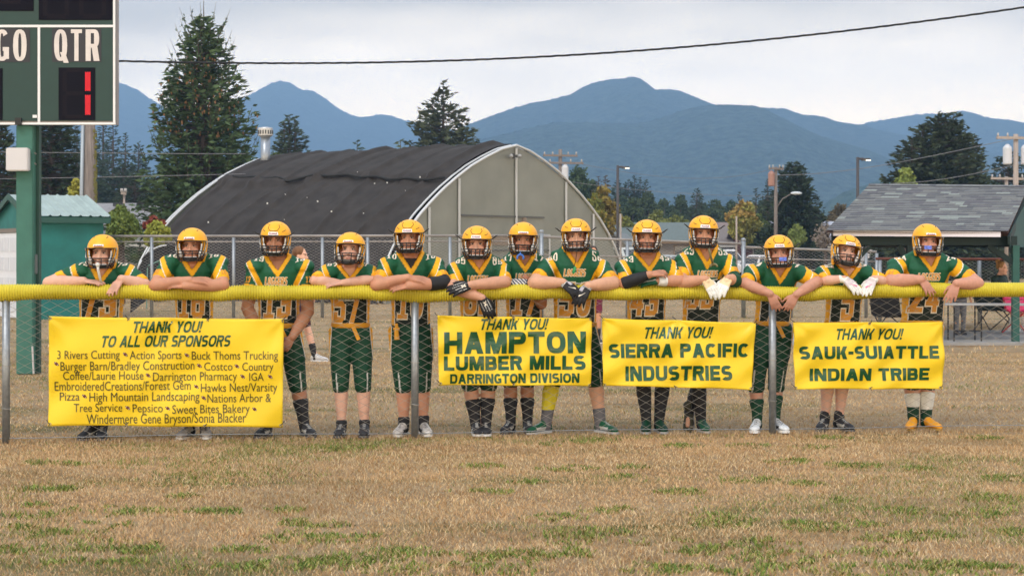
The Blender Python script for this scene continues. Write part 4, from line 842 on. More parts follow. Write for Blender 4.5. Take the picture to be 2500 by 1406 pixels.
BOXM = mat('lamp_post_dark', S(64, 60, 62), .6)
pole('dark square headed light pole above the houses, right of the greenhouse', 1508, 404, 85, .07, .065, lamp=('box', .55, 408), material=BOXM, name='lamp_post', cat='lamp post')
pole('dark light pole standing left of the shelter roof', 2094, 384, 75, .07, .065, lamp=('box', .5, 388), material=BOXM, name='lamp_post', cat='lamp post')
pole('short wooden post above the grey house with roof vents', 303, 466, 80, .055, .05, ((472, .12),), material=PALEW)
pole('short pale pole standing before the green trees right of the lamp post', 1515, 522, 95, .06, .05, material=PALEW)
pole('thin pole with a white meter in front of the autumn tree', 1798, 528, 100, .06, .05, material=PALEW)
def wire(label, pts, Y, r, name='power_line', mt=None, twist=0):
    m = MB(); q = [P(x, y, Y) if len((x, y)) == 2 else None for x, y in pts]; xs = [p.x for p in q]; zs = [p.z for p in q]; n = 60 if not twist else 900; X = np.linspace(xs[0], xs[-1], n)
    # smooth curve through the points
    co = np.polyfit(xs, zs, min(4, len(xs)-1)); Zs = np.polyval(co, X)
    if twist:
        for s in (0, 2.1, 4.2): m.tube([Vector((x, Y+r*.8*math.sin(x*twist+s), z+r*.8*math.cos(x*twist+s))) for x, z in zip(X, Zs)], r*.62, 5)
    else: m.tube([Vector((x, Y, z)) for x, z in zip(X, Zs)], r, 5)
    tag(m.build(name, mt or BLACK, None, True), label, 'wire')
wire('thick twisted black cable sagging across the whole sky', [(-900, 105), (0, 140), (290, 147), (560, 156), (700, 157), (900, 155), (1100, 149), (1400, 134), (1700, 110), (2000, 84), (2300, 47), (2500, 20), (3200, -95)], 26, .0125, 'power_cable', mat('cable_black', S(36, 38, 42), .7), 9)
GW = mat('thin_wire', S(120, 120, 124), .6)
wire('thin wire crossing the dark trees behind the scoreboard post, upper one', [(-300, 373), (0, 372), (240, 374), (600, 376)], 60, .011, mt=GW)
wire('thin wire crossing the dark trees behind the scoreboard post, lower one', [(-300, 440), (0, 437), (240, 433), (600, 425)], 60, .011, mt=GW)
wire('thin wire running from the greenhouse gable towards the light pole', [(1392, 444), (1500, 458), (1700, 474), (1894, 480)], 100, .012, mt=GW)
wire('faint wire joining the crossarm poles above the hillside', [(1395, 396), (1600, 430), (1760, 434), (1890, 412)], 104, .012, mt=GW)
wire('upper of the two wires rising to the right across the large dark tree', [(1894, 428), (2100, 412), (2300, 376), (2480, 338)], 90, .016, mt=GW)
wire('lower of the two wires rising to the right across the large dark tree', [(2180, 448), (2300, 438), (2400, 420), (2500, 398)], 90, .016, mt=GW)
# ------------------------------------------------------------------ trees
BARK = mat('bark', S(74, 62, 54), .95, var=.25, scale=8, bump=.3, bscale=10)
LEAF = mat('leaves', rough=.75, attr=True, spec=.2)
def leaf_quads(c, d, ln, wd, colr):
    """many leaf or spray cards: centres c, directions d, length ln, width wd"""
    n = len(c); d = d/np.linalg.norm(d, axis=1, keepdims=True); q = RNG.normal(0, 1, (n, 3)); s = np.cross(d, q); s /= np.linalg.norm(s, axis=1, keepdims=True)+1e-9
    a = d*ln[:, None]*.5; b = s*wd[:, None]*.5; v = np.stack([c-a, c-a*.1+b, c+a, c-a*.1-b], 1).reshape(-1, 3); f = np.arange(n*4).reshape(n, 4); return v, f, np.repeat(colr, 4, 0)
def conifer(label, px, ytop, Y, halfw, ybase=None, seed=0, dark=S(40, 56, 38), lite=S(78, 96, 62), n_br=260, spray=5.0, open_=.0, base_z=None, tops=((0, 0),), cones=0, taper=.85, lean=0, droop=.35, group='conifers behind the field', uptip=.3, name='conifer_tree', cat='tree', yref=None, shoots=0):
    rg = np.random.default_rng(seed+100); b = np.array([PX(px, Y), Y, 0.]); H = PZ(ytop, Y); hw = halfw*Y/F
    if yref: hw /= max(.12, (PZ(ytop, Y)-PZ(yref, Y))/(H*.95))**taper
    t = empty(name, b, label, cat, group)
    tr = MB(); C = []; D = []; Ln = []; Wd = []; K = []
    for (tx, tdy) in tops:
        h = H-tdy*Y/F; x0 = b[0]+tx*Y/F; r0 = .016*h+.06; tr.tube([(b[0]+tx*Y/F*.4, Y, 0), (b[0]+tx*Y/F*.8, Y, h*.4), (x0+lean, Y, h*.75), (x0+lean*1.4, Y, h*.99)], [r0, r0*.75, r0*.35, .015], 8)
        zb = (base_z if base_z is not None else .06*h); nb = int(n_br*(1 if tx == 0 else .7))
        for i in range(nb):
            u = 1-((i+rg.random())/nb)**.80; z = zb+(h-zb)*u; k = (1-u)**taper
            L = hw*(k*rg.uniform(.55, 1.12)+.02)*(1 if tx == 0 else .72); az = i*2.399+rg.normal(0, .4); cx = x0+lean*(z/h)
            if open_ and rg.random() < open_: continue
            dirh = np.array([math.cos(az), math.sin(az), 0]); dz = -droop*(1-u)+.28*u; ns = max(4, int(L*spray*1.7)); s = np.sqrt(rg.uniform(.03, 1, ns))
            if L > .5 and u < .97: tr.tube([(cx, Y, z), (cx+dirh[0]*L*.55, Y+dirh[1]*L*.55, z+dz*L*.5), (cx+dirh[0]*L*.95, Y+dirh[1]*L*.95, z+dz*L*.75+uptip*L*.15)], [.02+.012*L, .012+.005*L, .006], 4, False)
            p = np.array([cx, Y, z])+dirh*(s*L)[:, None]+np.array([0, 0, 1])*(dz*L*s*.8+uptip*L*.2*s**3)[:, None]
            side = np.cross(dirh, [0, 0, 1]); off = rg.normal(0, 1, ns)*L*.13*(1.15-s); p = p+side*off[:, None]+np.array([0, 0, 1])*(rg.normal(-.03, .11, ns)*L*.6)[:, None]
            dd = dirh*rg.uniform(.5, 1.1, ns)[:, None]+side*(np.sign(off)*rg.uniform(.1, .9, ns))[:, None]+np.array([0, 0, 1])*rg.normal(dz*.5+.05, .3, ns)[:, None]
            C.append(p); D.append(dd); Ln.append(rg.uniform(.26, .55, ns)*(.55+.12*hw)); Wd.append(rg.uniform(.06, .14, ns)*(.7+.16*hw)); m = rg.uniform(0, 1)*.6+rg.uniform(0, .5, ns)
            K.append(np.array(dark)*(1-m[:, None])+np.array(lite)*m[:, None])
    v, f, c = leaf_quads(np.concatenate(C), np.concatenate(D), np.concatenate(Ln), np.concatenate(Wd), np.concatenate(K))
    if shoots:
        tr.tube([(b[0], Y, H*.97), (b[0]-.02, Y, H+.45), (b[0], Y, H+.95)], [.03, .016, .006], 5)
        sc = []; sd_ = []; sl = []; sw_ = []; sk = []
        for i in range(shoots):
            u = rg.uniform(.28, .97); z = H*u; L = hw*((1-u)**taper)*rg.uniform(.75, 1.05); a = rg.uniform(0, 6.28); p0 = np.array([b[0]+math.cos(a)*L, Y+math.sin(a)*L, z+.1*H*(1-u)]); ln = rg.uniform(.45, 1.25); d = np.array([math.cos(a)*.45, math.sin(a)*.45, 1.0]); d /= np.linalg.norm(d)
            tr.tube([p0-d*.2, p0+d*ln*.6, p0+d*ln+np.array([0, 0, .05])], [.016, .010, .004], 4, False)
            k = 14; q_ = rg.uniform(-.2, .72, k)*ln; pp = p0+d*q_[:, None]; sc.append(pp+rg.normal(0, .05, (k, 3))); q = rg.normal(0, 1, (k, 3))*.7+d; sd_.append(q); sl.append(rg.uniform(.14, .3, k)); sw_.append(rg.uniform(.04, .08, k)); m = rg.uniform(.1, .8, k); sk.append(np.array(dark)*(1-m[:, None])+np.array(lite)*m[:, None])
        v2, f2, c2 = leaf_quads(np.concatenate(sc), np.concatenate(sd_), np.concatenate(sl), np.concatenate(sw_), np.concatenate(sk)); f = np.concatenate([f, f2+len(v)]); v = np.concatenate([v, v2]); c = np.concatenate([c, c2])
    cr = np_mesh('crown', v, f, LEAF, c, t); tr.build('trunk', BARK, t, True)
    if cones:
        mb = MB(); CC = np.concatenate(C); sel = [k for k in range(len(CC)) if .25*H < CC[k][2] < .86*H and rg.random() < .09*(1.2 if CC[k][1] < Y else .4)][:cones]
        for k in sel:
            p = Vector(CC[k]); ln = rg.uniform(.1, .17); mb.loft([(p+Vector((0, 0, -z*ln)), Vector((1, 0, 0)), Vector((0, 1, 0)), r_, r_) for z, r_ in ((0, .012), (.3, .04), (.7, .036), (1.05, .008))], 6)
        mb.build('cones', mat('cone_brown', S(140, 104, 70), .8, var=.2, scale=3), t)['kind'] = 'stuff'
    return t
def broadleaf(label, px, ytop, ybot, Y, halfw, seed=0, cols=(S(60, 78, 40), S(104, 116, 58)), n=3200, leaf=.26, lobes=9, trunk=True, group=None, cat='tree', name='broadleaf_tree', spots=None, squash=1.0, sparse=0):
    rg = np.random.default_rng(seed+500); b = np.array([PX(px, Y), Y, 0.]); zt = PZ(ytop, Y); zb = max(.1, PZ(ybot, Y)); hw = halfw*Y/F*1.18; n = int(n*1.5); t = empty(name, b, label, cat, group)
    cs = []
    lobes = lobes*2; hh = (zt-zb)/2; rm = min(hw, hh)
    for k in range(lobes):
        d = rg.normal(0, 1, 3); d /= np.linalg.norm(d); q = rg.uniform(.35, 1)**.5; r_ = rg.uniform(.26, .44)*rm; wz = 1-.25*max(0, d[2]*q)
        cs.append((np.array([b[0]+d[0]*q*(hw*1.02-r_)*wz, Y+d[1]*q*(hw-r_)*wz, zb+hh+d[2]*q*(hh-r_*.9)]), r_))
    cs.append((np.array([b[0], Y, zt-.3*min(hw, (zt-zb)*.6)]), .3*min(hw, (zt-zb)*.6)))
    P_ = []; K = []; 
    for c, r_ in cs:
        m = int(n*(r_**2)/sum(q[1]**2 for q in cs)); d = rg.normal(0, 1, (m, 3)); d /= np.linalg.norm(d, axis=1, keepdims=True); rad = r_*(rg.uniform(.15, 1.08, m)**.45)*(1+.35*(noise2(d[:, 0]*3+c[0], d[:, 2]*3+c[1], seed, 2)-.5)*2)
        p = c+d*rad[:, None]*np.array([1.12, 1, .9*squash]); mm = np.clip(rg.uniform(0, .55)+rg.uniform(0, .5, m), 0, 1); col = np.array(cols[0])*(1-mm[:, None])+np.array(cols[1])*mm[:, None]
        if spots is not None:
            w_ = (rg.random() < .4); 
            if w_: col = col*.6+np.array(spots)*.4*rg.uniform(.7, 1.1, (m, 1))
        P_.append(p); K.append(col)
    p = np.concatenate(P_); K = np.concatenate(K)
    if sparse: kp = rg.random(len(p)) > sparse; p = p[kp]; K = K[kp]
    m = len(p); v, f, c = leaf_quads(p, rg.normal(0, 1, (m, 3))+np.array([0, 0, -.3]), rg.uniform(.6, 1.3, m)*leaf, rg.uniform(.5, 1, m)*leaf*.8, K)
    np_mesh('crown', v, f, LEAF, c, t)
    if trunk:
        mb = MB(); r0 = .03*zt+.04; mid = np.array([b[0], Y, zb+(zt-zb)*.25]); mb.tube([b, mid], [r0, r0*.7], 8)
        for c_, r_ in cs: mb.tube([mid-np.array([0, 0, .2]), mid*.45+c_*.55+np.array([0, 0, .1*hw]), c_], [r0*.5, r0*.28, .015], 5)
        mb.build('trunk', BARK, t, True)
    return t
GC = 'conifers behind the field'
conifer('tall full fir hung with brown cones, left of the greenhouse flue', 498, 42, 74, 156, yref=480, seed=1, n_br=600, spray=8.5, cones=230, taper=.56, shoots=75, open_=.06, dark=S(36, 54, 34), lite=S(92, 112, 74), uptip=.9, droop=.28, base_z=.5)
DKG, LTG = S(30, 40, 30), S(62, 76, 50)
conifer('dense dark evergreen filling the gap right of the scoreboard post', 125, 225, 82, 92, yref=420, seed=2, n_br=420, spray=8, taper=.5, dark=DKG, lite=LTG)
conifer('dark evergreen with drooping boughs at the left edge', -5, 265, 70, 62, yref=420, seed=3, n_br=300, spray=8, taper=.55, dark=DKG, lite=LTG, droop=.6)
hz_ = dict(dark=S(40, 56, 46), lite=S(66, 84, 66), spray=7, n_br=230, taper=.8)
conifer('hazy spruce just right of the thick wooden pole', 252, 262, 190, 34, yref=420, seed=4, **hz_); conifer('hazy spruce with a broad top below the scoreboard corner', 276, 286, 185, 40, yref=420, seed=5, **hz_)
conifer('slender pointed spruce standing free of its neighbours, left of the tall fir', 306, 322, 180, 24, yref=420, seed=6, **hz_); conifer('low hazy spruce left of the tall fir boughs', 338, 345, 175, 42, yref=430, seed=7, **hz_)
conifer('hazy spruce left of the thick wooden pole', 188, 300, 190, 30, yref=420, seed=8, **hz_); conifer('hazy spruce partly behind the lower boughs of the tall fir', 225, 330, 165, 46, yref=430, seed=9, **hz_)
conifer('dark bushy topped conifer right of the greenhouse flue', 706, 278, 112, 52, yref=375, seed=10, n_br=260, spray=6, dark=S(44, 56, 46), lite=S(72, 86, 66), tops=((0, 0), (14, 6), (-12, 14)), taper=.62)
broadleaf('low leafy tree between the tall fir and the flue', 672, 372, 520, 100, 46, seed=71, cols=(S(48, 64, 36), S(84, 96, 48)), n=2200)
conifer('tiny dark conifer tip over the middle of the greenhouse ridge', 872, 343, 118, 22, yref=372, seed=11, n_br=110, spray=6, dark=S(46, 60, 48), lite=S(70, 88, 66))
conifer('tiny pale conifer tip over the greenhouse ridge, nearer the double fir', 978, 342, 118, 24, yref=370, seed=12, n_br=100, spray=5, dark=S(74, 88, 58), lite=S(112, 122, 82))
conifer('airy double topped fir rising behind the greenhouse ridge', 1082, 200, 122, 92, yref=356, seed=13, n_br=300, spray=5.2, dark=S(50, 58, 42), lite=S(88, 94, 66), tops=((0, 0), (-26, 38), (46, 84)), taper=.85, open_=.12, droop=.4)
broadleaf('large round dark tree behind the right shoulder of the greenhouse', 1412, 404, 600, 165, 48, seed=14, cols=(S(48, 64, 42), S(72, 88, 56)), n=5200, leaf=.42, lobes=13)
broadleaf('dark tree partly behind the greenhouse arch at the crossarm pole', 1372, 418, 560, 168, 26, seed=15, cols=(S(48, 64, 44), S(70, 84, 56)), n=2000, leaf=.4)
broadleaf('yellowing willow between the greenhouse and the dark light pole', 1472, 452, 588, 112, 42, seed=16, cols=(S(84, 92, 40), S(134, 132, 60)), n=3600, leaf=.28, spots=S(168, 128, 60), lobes=12)
conifer('thin brownish conifer behind the yellowing willow, left one', 1461, 428, 150, 16, yref=470, seed=17, n_br=120, spray=4, dark=S(66, 62, 54), lite=S(92, 84, 72)); conifer('thin brownish conifer behind the yellowing willow, right one', 1478, 426, 150, 17, yref=470, seed=18, n_br=120, spray=4, dark=S(66, 62, 54), lite=S(92, 84, 72))
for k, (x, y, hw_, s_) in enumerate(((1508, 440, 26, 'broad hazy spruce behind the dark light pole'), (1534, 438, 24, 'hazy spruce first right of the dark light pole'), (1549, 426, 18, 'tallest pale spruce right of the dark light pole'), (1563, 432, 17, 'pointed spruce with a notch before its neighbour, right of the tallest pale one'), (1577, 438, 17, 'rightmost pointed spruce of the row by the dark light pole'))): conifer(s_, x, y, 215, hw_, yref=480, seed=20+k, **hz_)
MG = (S(52, 66, 44), S(78, 92, 60)); OL = (S(96, 104, 54), S(140, 142, 78))
for k, (x, yt, yb_, Y, hw_, c_, s_) in enumerate(((1582, 466, 590, 190, 40, MG, 'dark green tree behind the helmet of number 43'), (1622, 484, 590, 195, 34, MG, 'mid green tree with a small white pole before it'), (1662, 474, 590, 185, 34, MG, 'rounded green tree left of the dark pointed one'), (1744, 484, 590, 190, 36, MG, 'green tree right of the dark pointed one'), (1545, 480, 590, 170, 32, MG, 'dense green tree right of the dark light pole'), (1606, 512, 585, 130, 36, OL, 'olive bush low behind the helmet of number 43'), (1655, 524, 585, 128, 36, OL, 'olive green bush between the two tallest helmets'), (1530, 528, 585, 125, 22, OL, 'yellow green bush right of the short pale pole'), (1790, 500, 590, 170, 30, MG, 'dark green tree left of the autumn tree'), (1848, 520, 600, 120, 34, (S(66, 84, 42), S(100, 112, 60)), 'leafy tree below the autumn tree'), (1945, 548, 612, 104, 24, (S(104, 120, 60), S(138, 150, 84)), 'light green small tree before the pale house'), (1990, 508, 590, 160, 34, MG, 'green tree behind the pale house roof'), (1720, 520, 590, 150, 30, MG, 'green shrub row behind the tallest helmet'), (1490, 520, 592, 140, 30, (S(70, 88, 40), S(104, 116, 54)), 'green tree at the foot of the dark light pole'))):
    broadleaf(s_, x, yt, 612, Y, hw_, seed=40+k, cols=c_, n=2600, leaf=.34 if Y > 150 else .24)
conifer('dark pointed tree left of the tallest player', 1701, 460, 180, 32, yref=540, seed=60, n_br=240, spray=6, dark=S(44, 58, 42), lite=S(66, 80, 56), taper=.55)
broadleaf('autumn tree turning yellow and orange left of the utility pole', 1815, 486, 606, 118, 42, seed=61, cols=(S(112, 116, 58), S(160, 152, 76)), n=3400, leaf=.24, spots=S(196, 134, 74), lobes=14, sparse=.15)
conifer('small dark conifer behind the autumn tree, left one', 1805, 470, 170, 20, yref=520, seed=62, n_br=120, spray=5, dark=DKG, lite=LTG); conifer('small dark conifer behind the autumn tree, middle one', 1846, 458, 165, 22, yref=520, seed=63, n_br=140, spray=5, dark=DKG, lite=LTG); conifer('dark conifer between the autumn tree and the utility pole', 1874, 438, 150, 26, yref=510, seed=64, n_br=180, spray=6, dark=DKG, lite=LTG)
conifer('large dense dark cypress right of the utility pole with the lamp arm', 1938, 396, 112, 62, yref=500, seed=65, n_br=520, spray=9, dark=S(34, 44, 32), lite=S(60, 74, 48), taper=.48, droop=.15)
broadleaf('reddish brown leafed tree at the left end of the shelter roof', 2052, 496, 600, 140, 46, seed=66, cols=(S(74, 66, 46), S(104, 92, 66)), n=3000, leaf=.3)
broadleaf('bare grey bush in front of the pale house', 2016, 540, 612, 100, 34, seed=67, cols=(S(118, 108, 98), S(150, 138, 126)), n=900, leaf=.14, sparse=.3, cat='bush', name='bush')
conifer('huge ragged dark evergreen above the shelter roof', 2292, 276, 98, 112, yref=440, seed=68, n_br=560, spray=6.5, dark=S(40, 50, 38), lite=S(72, 82, 58), tops=((0, 4), (-40, 26), (36, 0), (62, 44), (-66, 62), (16, 14)), taper=.48, open_=.34, droop=.5)
broadleaf('light green tree at the left foot of the huge evergreen', 2208, 408, 560, 96, 34, seed=69, cols=(S(96, 112, 50), S(138, 150, 76)), n=2200, leaf=.26)
conifer('small feathery conifer right of the huge evergreen', 2396, 368, 115, 30, yref=445, seed=70, n_br=150, spray=4.5, dark=S(52, 66, 50), lite=S(84, 98, 72)); conifer('dark conifer behind the pale pole with transformers', 2462, 368, 105, 56, yref=445, seed=72, n_br=320, spray=6, dark=S(40, 52, 42), lite=S(64, 78, 58), taper=.6)
broadleaf('rounded green shrub between the teal shed and the grey house', 296, 500, 606, 52, 46, seed=73, cols=(S(80, 100, 46), S(126, 140, 74)), n=3600, leaf=.14, lobes=12, cat='shrub', name='shrub', trunk=True)
broadleaf('yellow green shrub left of the greenhouse foot', 384, 538, 606, 54, 34, seed=74, cols=(S(120, 128, 48), S(168, 170, 78)), n=2200, leaf=.13, cat='shrub', name='shrub')
broadleaf('small red leafed shrub above the yellow green one', 376, 526, 566, 56, 28, seed=75, cols=(S(110, 52, 46), S(142, 78, 62)), n=700, leaf=.13, cat='shrub', name='shrub', sparse=.3)
broadleaf('small yellow leafed tree beside the wooden pole, left of it', 186, 436, 500, 64, 24, seed=76, cols=(S(120, 124, 50), S(160, 156, 70)), n=900, leaf=.18, sparse=.2)
conifer('low dark evergreen behind the grey house roof', 330, 420, 120, 60, yref=500, seed=77, n_br=260, spray=6, dark=S(36, 48, 38), lite=S(60, 74, 54), taper=.6)

for k, (x, yt, Y, hw_) in enumerate(((1455, 484, 210, 34), (1520, 476, 210, 30), (1575, 480, 212, 34), (1618, 488, 208, 32), (1662, 490, 210, 34), (1712, 492, 210, 34), (1750, 496, 208, 30), (1785, 490, 200, 30), (1835, 494, 208, 34), (1880, 474, 195, 30), (1440, 500, 200, 34), (1494, 488, 205, 30), (1560, 492, 205, 36), (1596, 498, 210, 32), (1640, 500, 205, 34), (1686, 506, 200, 36), (1730, 500, 205, 34), (1768, 506, 210, 32), (1822, 500, 205, 34), (1862, 490, 200, 30), (1905, 500, 190, 34), (2000, 520, 190, 40))):
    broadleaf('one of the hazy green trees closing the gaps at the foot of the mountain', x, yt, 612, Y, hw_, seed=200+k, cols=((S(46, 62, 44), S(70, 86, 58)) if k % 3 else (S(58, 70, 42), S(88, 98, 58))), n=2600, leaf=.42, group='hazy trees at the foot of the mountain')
for k, (x, yt, Y, hw_) in enumerate(((150, 330, 150, 46), (60, 330, 140, 60), (300, 400, 150, 50), (215, 395, 150, 50))): conifer('one of the dark evergreens crowded behind the shed', x, yt, Y, hw_, yref=450, seed=230+k, n_br=260, spray=6, dark=S(34, 46, 36), lite=S(58, 74, 54), taper=.6, group='dark evergreens behind the shed')
# ------------------------------------------------------------------ figures
def remesh(mb, name, voxel, it=4, fac=.5):
    me = bpy.data.meshes.new(name); me.from_pydata(mb.v, [], mb.f); me.update()
    bm = bmesh.new(); bm.from_mesh(me); bmesh.ops.recalc_face_normals(bm, faces=bm.faces); bm.to_mesh(me); bm.free()
    o = bpy.data.objects.new('tmp', me); COL.objects.link(o); m = o.modifiers.new('r', 'REMESH'); m.mode = 'VOXEL'; m.voxel_size = voxel; m.use_smooth_shade = True
    if it: k = o.modifiers.new('s', 'SMOOTH'); k.factor = fac; k.iterations = it
    bpy.context.view_layer.update(); r = bpy.data.meshes.new_from_object(o.evaluated_get(bpy.context.evaluated_depsgraph_get())); r.name = name
    bpy.data.objects.remove(o); bpy.data.meshes.remove(me); return r
def co(me): a = np.empty(len(me.vertices)*3, np.float32); me.vertices.foreach_get('co', a); return a.reshape(-1, 3).astype(float)
def setco(me, a): me.vertices.foreach_set('co', a.astype(np.float32).ravel()); me.update()
def smooth(me): me.polygons.foreach_set('use_smooth', [True]*len(me.polygons))
def seg_t(p, a, b):
    a = np.array(a); b = np.array(b); d = b-a; L2 = d@d; t = ((p-a)@d)/L2; q = a+np.clip(t, 0, 1)[:, None]*d; return t, np.linalg.norm(p-q, axis=1)
GREEN = np.array(S(18, 84, 56)); GOLD = np.array(S(232, 168, 22)); WHT = np.array((.74, .73, .69)); BLK = np.array((.012, .012, .014))
CLOTH = mat('jersey_cloth', rough=.62, attr=True, var=.10, scale=26, bump=.22, bscale=22, spec=.3)
SKIN = mat('skin', rough=.55, attr=True, spec=.35, var=.07, scale=22)
SKIN.node_tree.nodes['Principled BSDF'].inputs['Subsurface Weight'].default_value = .08; SKIN.node_tree.nodes['Principled BSDF'].inputs['Subsurface Radius'].default_value = (.02, .008, .004)
GOLDM = mat('gold_print', S(208, 142, 36), .55, var=.06, scale=20); WHITEM = mat('white_print', S(224, 214, 196), .55)
SHELL = mat('helmet_gold', S(238, 170, 22), .42, spec=.45, var=.03, scale=12); BAR = mat('mask_black', (.008, .008, .009), .35); PAD = mat('pad_white', S(214, 212, 206), .55)
PADB = mat('pad_black', (.012, .012, .013), .5); STEEL = mat('clip_steel', S(178, 176, 170), .35, .6); NPW = mat('nameplate_white', S(232, 230, 230), .35); NPR = mat('nameplate_red', S(150, 24, 52), .4); BLUEG = mat('mouthguard_blue', S(58, 108, 190), .35)
EYEM = mat('eye', rough=.2, attr=True, spec=.6); LINE = mat('seam_dark', S(84, 50, 10), .6)
# ---- helmet, built once for each of the two shell types, in head space (x right, y back, z up)
def shell_pt(th, z, new):
    """th: angle from the face (-y), z: height"""
    zt = .158; zc = .035; u = max(0, (z-zc)/(zt-zc)); k = math.sqrt(max(0, 1-u**2.15)); lo = min(1, max(0, (zc-z)/.16))
    a = (.121-.026*lo**1.6)*k; b = (.142-.012*lo)*k; x = math.sin(th)*a; y = -math.cos(th)*b+.012
    if new: x *= 1+.03*math.exp(-((abs(th)-1.3)/.5)**2)
    return Vector((x, y, z))
def make_helmet(new):
    parts = {}
    def face_open(th, z):
        t = abs(th)
        if z > .040+.010*(1-min(1, t/1.0)**2): return False
        return t < 1.06-.10*max(0, (z+.03)/.07)+.30*max(0, (-.045-z)/.06)
    zs = [-.118, -.108, -.095, -.08, -.065, -.05, -.035, -.02, -.005, .01, .022, .032, .040, .046, .052, .062, .074, .088, .102, .116, .128, .138, .146, .152, .156, .1576]; n = 96; m = MB(); g = []
    ths = [-math.pi+2*math.pi*k/n for k in range(n)]
    def zlow(th): return -.118+.035*max(0, (abs(th)-1.5)/1.64)
    for z in zs: g.append([m.av(shell_pt(t, max(z, zlow(t)), new)) for t in ths])
    for j in range(len(zs)-1):
        for k in range(n):
            tm = ths[k]+math.pi/n; zm = (zs[j]+zs[j+1])/2
            if zm < zlow(tm) or face_open(tm, zm): continue
            m.af(g[j][k], g[j][(k+1) % n], g[j+1][(k+1) % n], g[j+1][k])
    top = m.av((0, .012, .1585))
    for k in range(n): m.af(g[-1][k], g[-1][(k+1) % n], top)
    me = bpy.data.meshes.new('helmet'); me.from_pydata(m.v, [], m.f); me.materials.append(SHELL); me.materials.append(PADB); bm = bmesh.new(); bm.from_mesh(me)
    bmesh.ops.remove_doubles(bm, verts=bm.verts, dist=1e-5); bmesh.ops.delete(bm, geom=[v for v in bm.verts if not v.link_faces], context='VERTS'); bmesh.ops.recalc_face_normals(bm, faces=bm.faces)
    bmesh.ops.solidify(bm, geom=bm.faces[:], thickness=.007); bmesh.ops.recalc_face_normals(bm, faces=bm.faces); bm.to_mesh(me); bm.free(); smooth(me); parts['helmet'] = me
    bv = BVHTree.FromPolygons([v.co for v in me.vertices], [p.vertices[:] for p in me.polygons])
    def onto(x, z, k=.001):
        h = bv.ray_cast(Vector((x, -.5, z)), Vector((0, 1, 0))); return (h[0]+Vector((0, -k, 0))+h[1]*(k*0)) if h[0] else Vector((x, -.12, z))
    def sub(name, mb, mt, sm=True):
        o = mb.build(name, mt, None, sm); d = o.data; bpy.data.objects.remove(o); parts[name] = d
    # seams and vents
    m = MB()
    if new:
        hexa = [(-.036, .134), (-.047, .114), (-.031, .088), (0, .085), (.031, .088), (.047, .114), (.036, .134)]
        m.tube([onto(x, z, -.0002) for (a, b), (c, d) in zip(hexa, hexa[1:]) for x, z in ((a+(c-a)*k/6, b+(d-b)*k/6) for k in range(7))], .0026, 5)
        for s in (-1, 1): m.tube([onto(s*(.068+.018*k), .080+.008*k*k, -.0002) for k in (0, .4, .8, 1.2)], .0028, 5); m.tube([onto(s*.052, .135, 0), onto(s*.058, .138, 0)], .0026, 5)
    else:
        for s in (-1, 1): m.tube([onto(s*.050, .128, 0), onto(s*.055, .138, 0)], .0034, 5)
    sub('vent_seam', m, LINE if new else mat('vent_dark_brown', S(70, 48, 20), .6))
    # name plate with lettering
    pw, z0, z1 = (.042, .053, .078) if new else (.046, .050, .077); m = MB(); g = []
    for j in range(4):
        for i in range(9): x = -pw+2*pw*i/8; g.append(m.av(onto(x*(1-.12*(j/3)), z0+(z1-z0)*j/3, .0022)))
    for j in range(3):
        for i in range(8): m.af(g[j*9+i], g[j*9+i+1], g[j*9+10+i], g[j*9+9+i])
    sub('nameplate', m, NPW); m = MB(); put_text(m, 'Riddell', -.031, .031, z1-.0055, z1-.0185, lambda a, b: onto(a, b, .0034), .0, .02, 1.0); sub('nameplate_text', m, NPR, False)
    # face mask
    r = .0040; m = MB(); arc = lambda z, wx, y0, y1, n=15: [Vector((wx*math.sin(a), y0+(y1-y0)*math.cos(a)**.9 if abs(a) < 1.55 else y0, z)) for a in np.linspace(-1.5, 1.5, n)]
    m.tube(arc(.046, .124, -.035, -.152), r*1.05, 6); m.tube(arc(-.034, .113, -.05, -.176), r, 6); m.tube(arc(-.056, .111, -.05, -.178), r, 6); m.tube(arc(-.112, .085, -.065, -.162), r*1.1, 6)
    zz = ((-.033,), )
    for x in ((-.034, 0, .034) if new else (-.036, .036)):
        y = -.168 if x else -.176; m.tube([(x, y, -.034), (x, y-.002, -.056), (x*.95, y+.004, -.09), (x*.9, -.155, -.112)], r, 6)
    for s in (-1, 1):
        m.tube([(s*.108, -.062, .046), (s*.106, -.085, 0), (s*.099, -.10, -.034), (s*.093, -.105, -.06), (s*.078, -.108, -.10), (s*.070, -.105, -.112)], r, 6); m.tube([(s*.121, -.04, .044), (s*.118, -.03, .0), (s*.110, -.05, -.034)], r, 6)
        m.tube([(s*.111, -.05, -.056), (s*.105, -.055, -.09), (s*.085, -.066, -.112)], r, 6)
        if new: m.tube([(s*.096, -.10, -.045), (s*.062, -.150, -.085), (s*.045, -.148, -.112)], r, 6)
    for s in (-1, 1):
        m.tube([(s*.112, -.055, -.034), (s*.104, -.075, -.075), (s*.088, -.095, -.105)], r, 6); m.tube([(s*.112, -.050, -.056), (s*.096, -.085, -.088), (s*.060, -.135, -.108)], r, 6)
    m.tube(arc(-.088, .100, -.055, -.172), r, 6)
    sub('face_mask', m, BAR)
    # cheek pads, chin cup, clips
    m = MB()
    for s in (-1, 1): m.ell((s*.080, -.060, -.050), (.013, .026, .034), Matrix.Rotation(s*.25, 3, 'Y')); m.tube([(s*.090, -.066, .028), (s*.089, -.068, .0), (s*.085, -.066, -.03)], [.005, .0065, .005], 8)
    sub('cheek_pad', m, PAD)
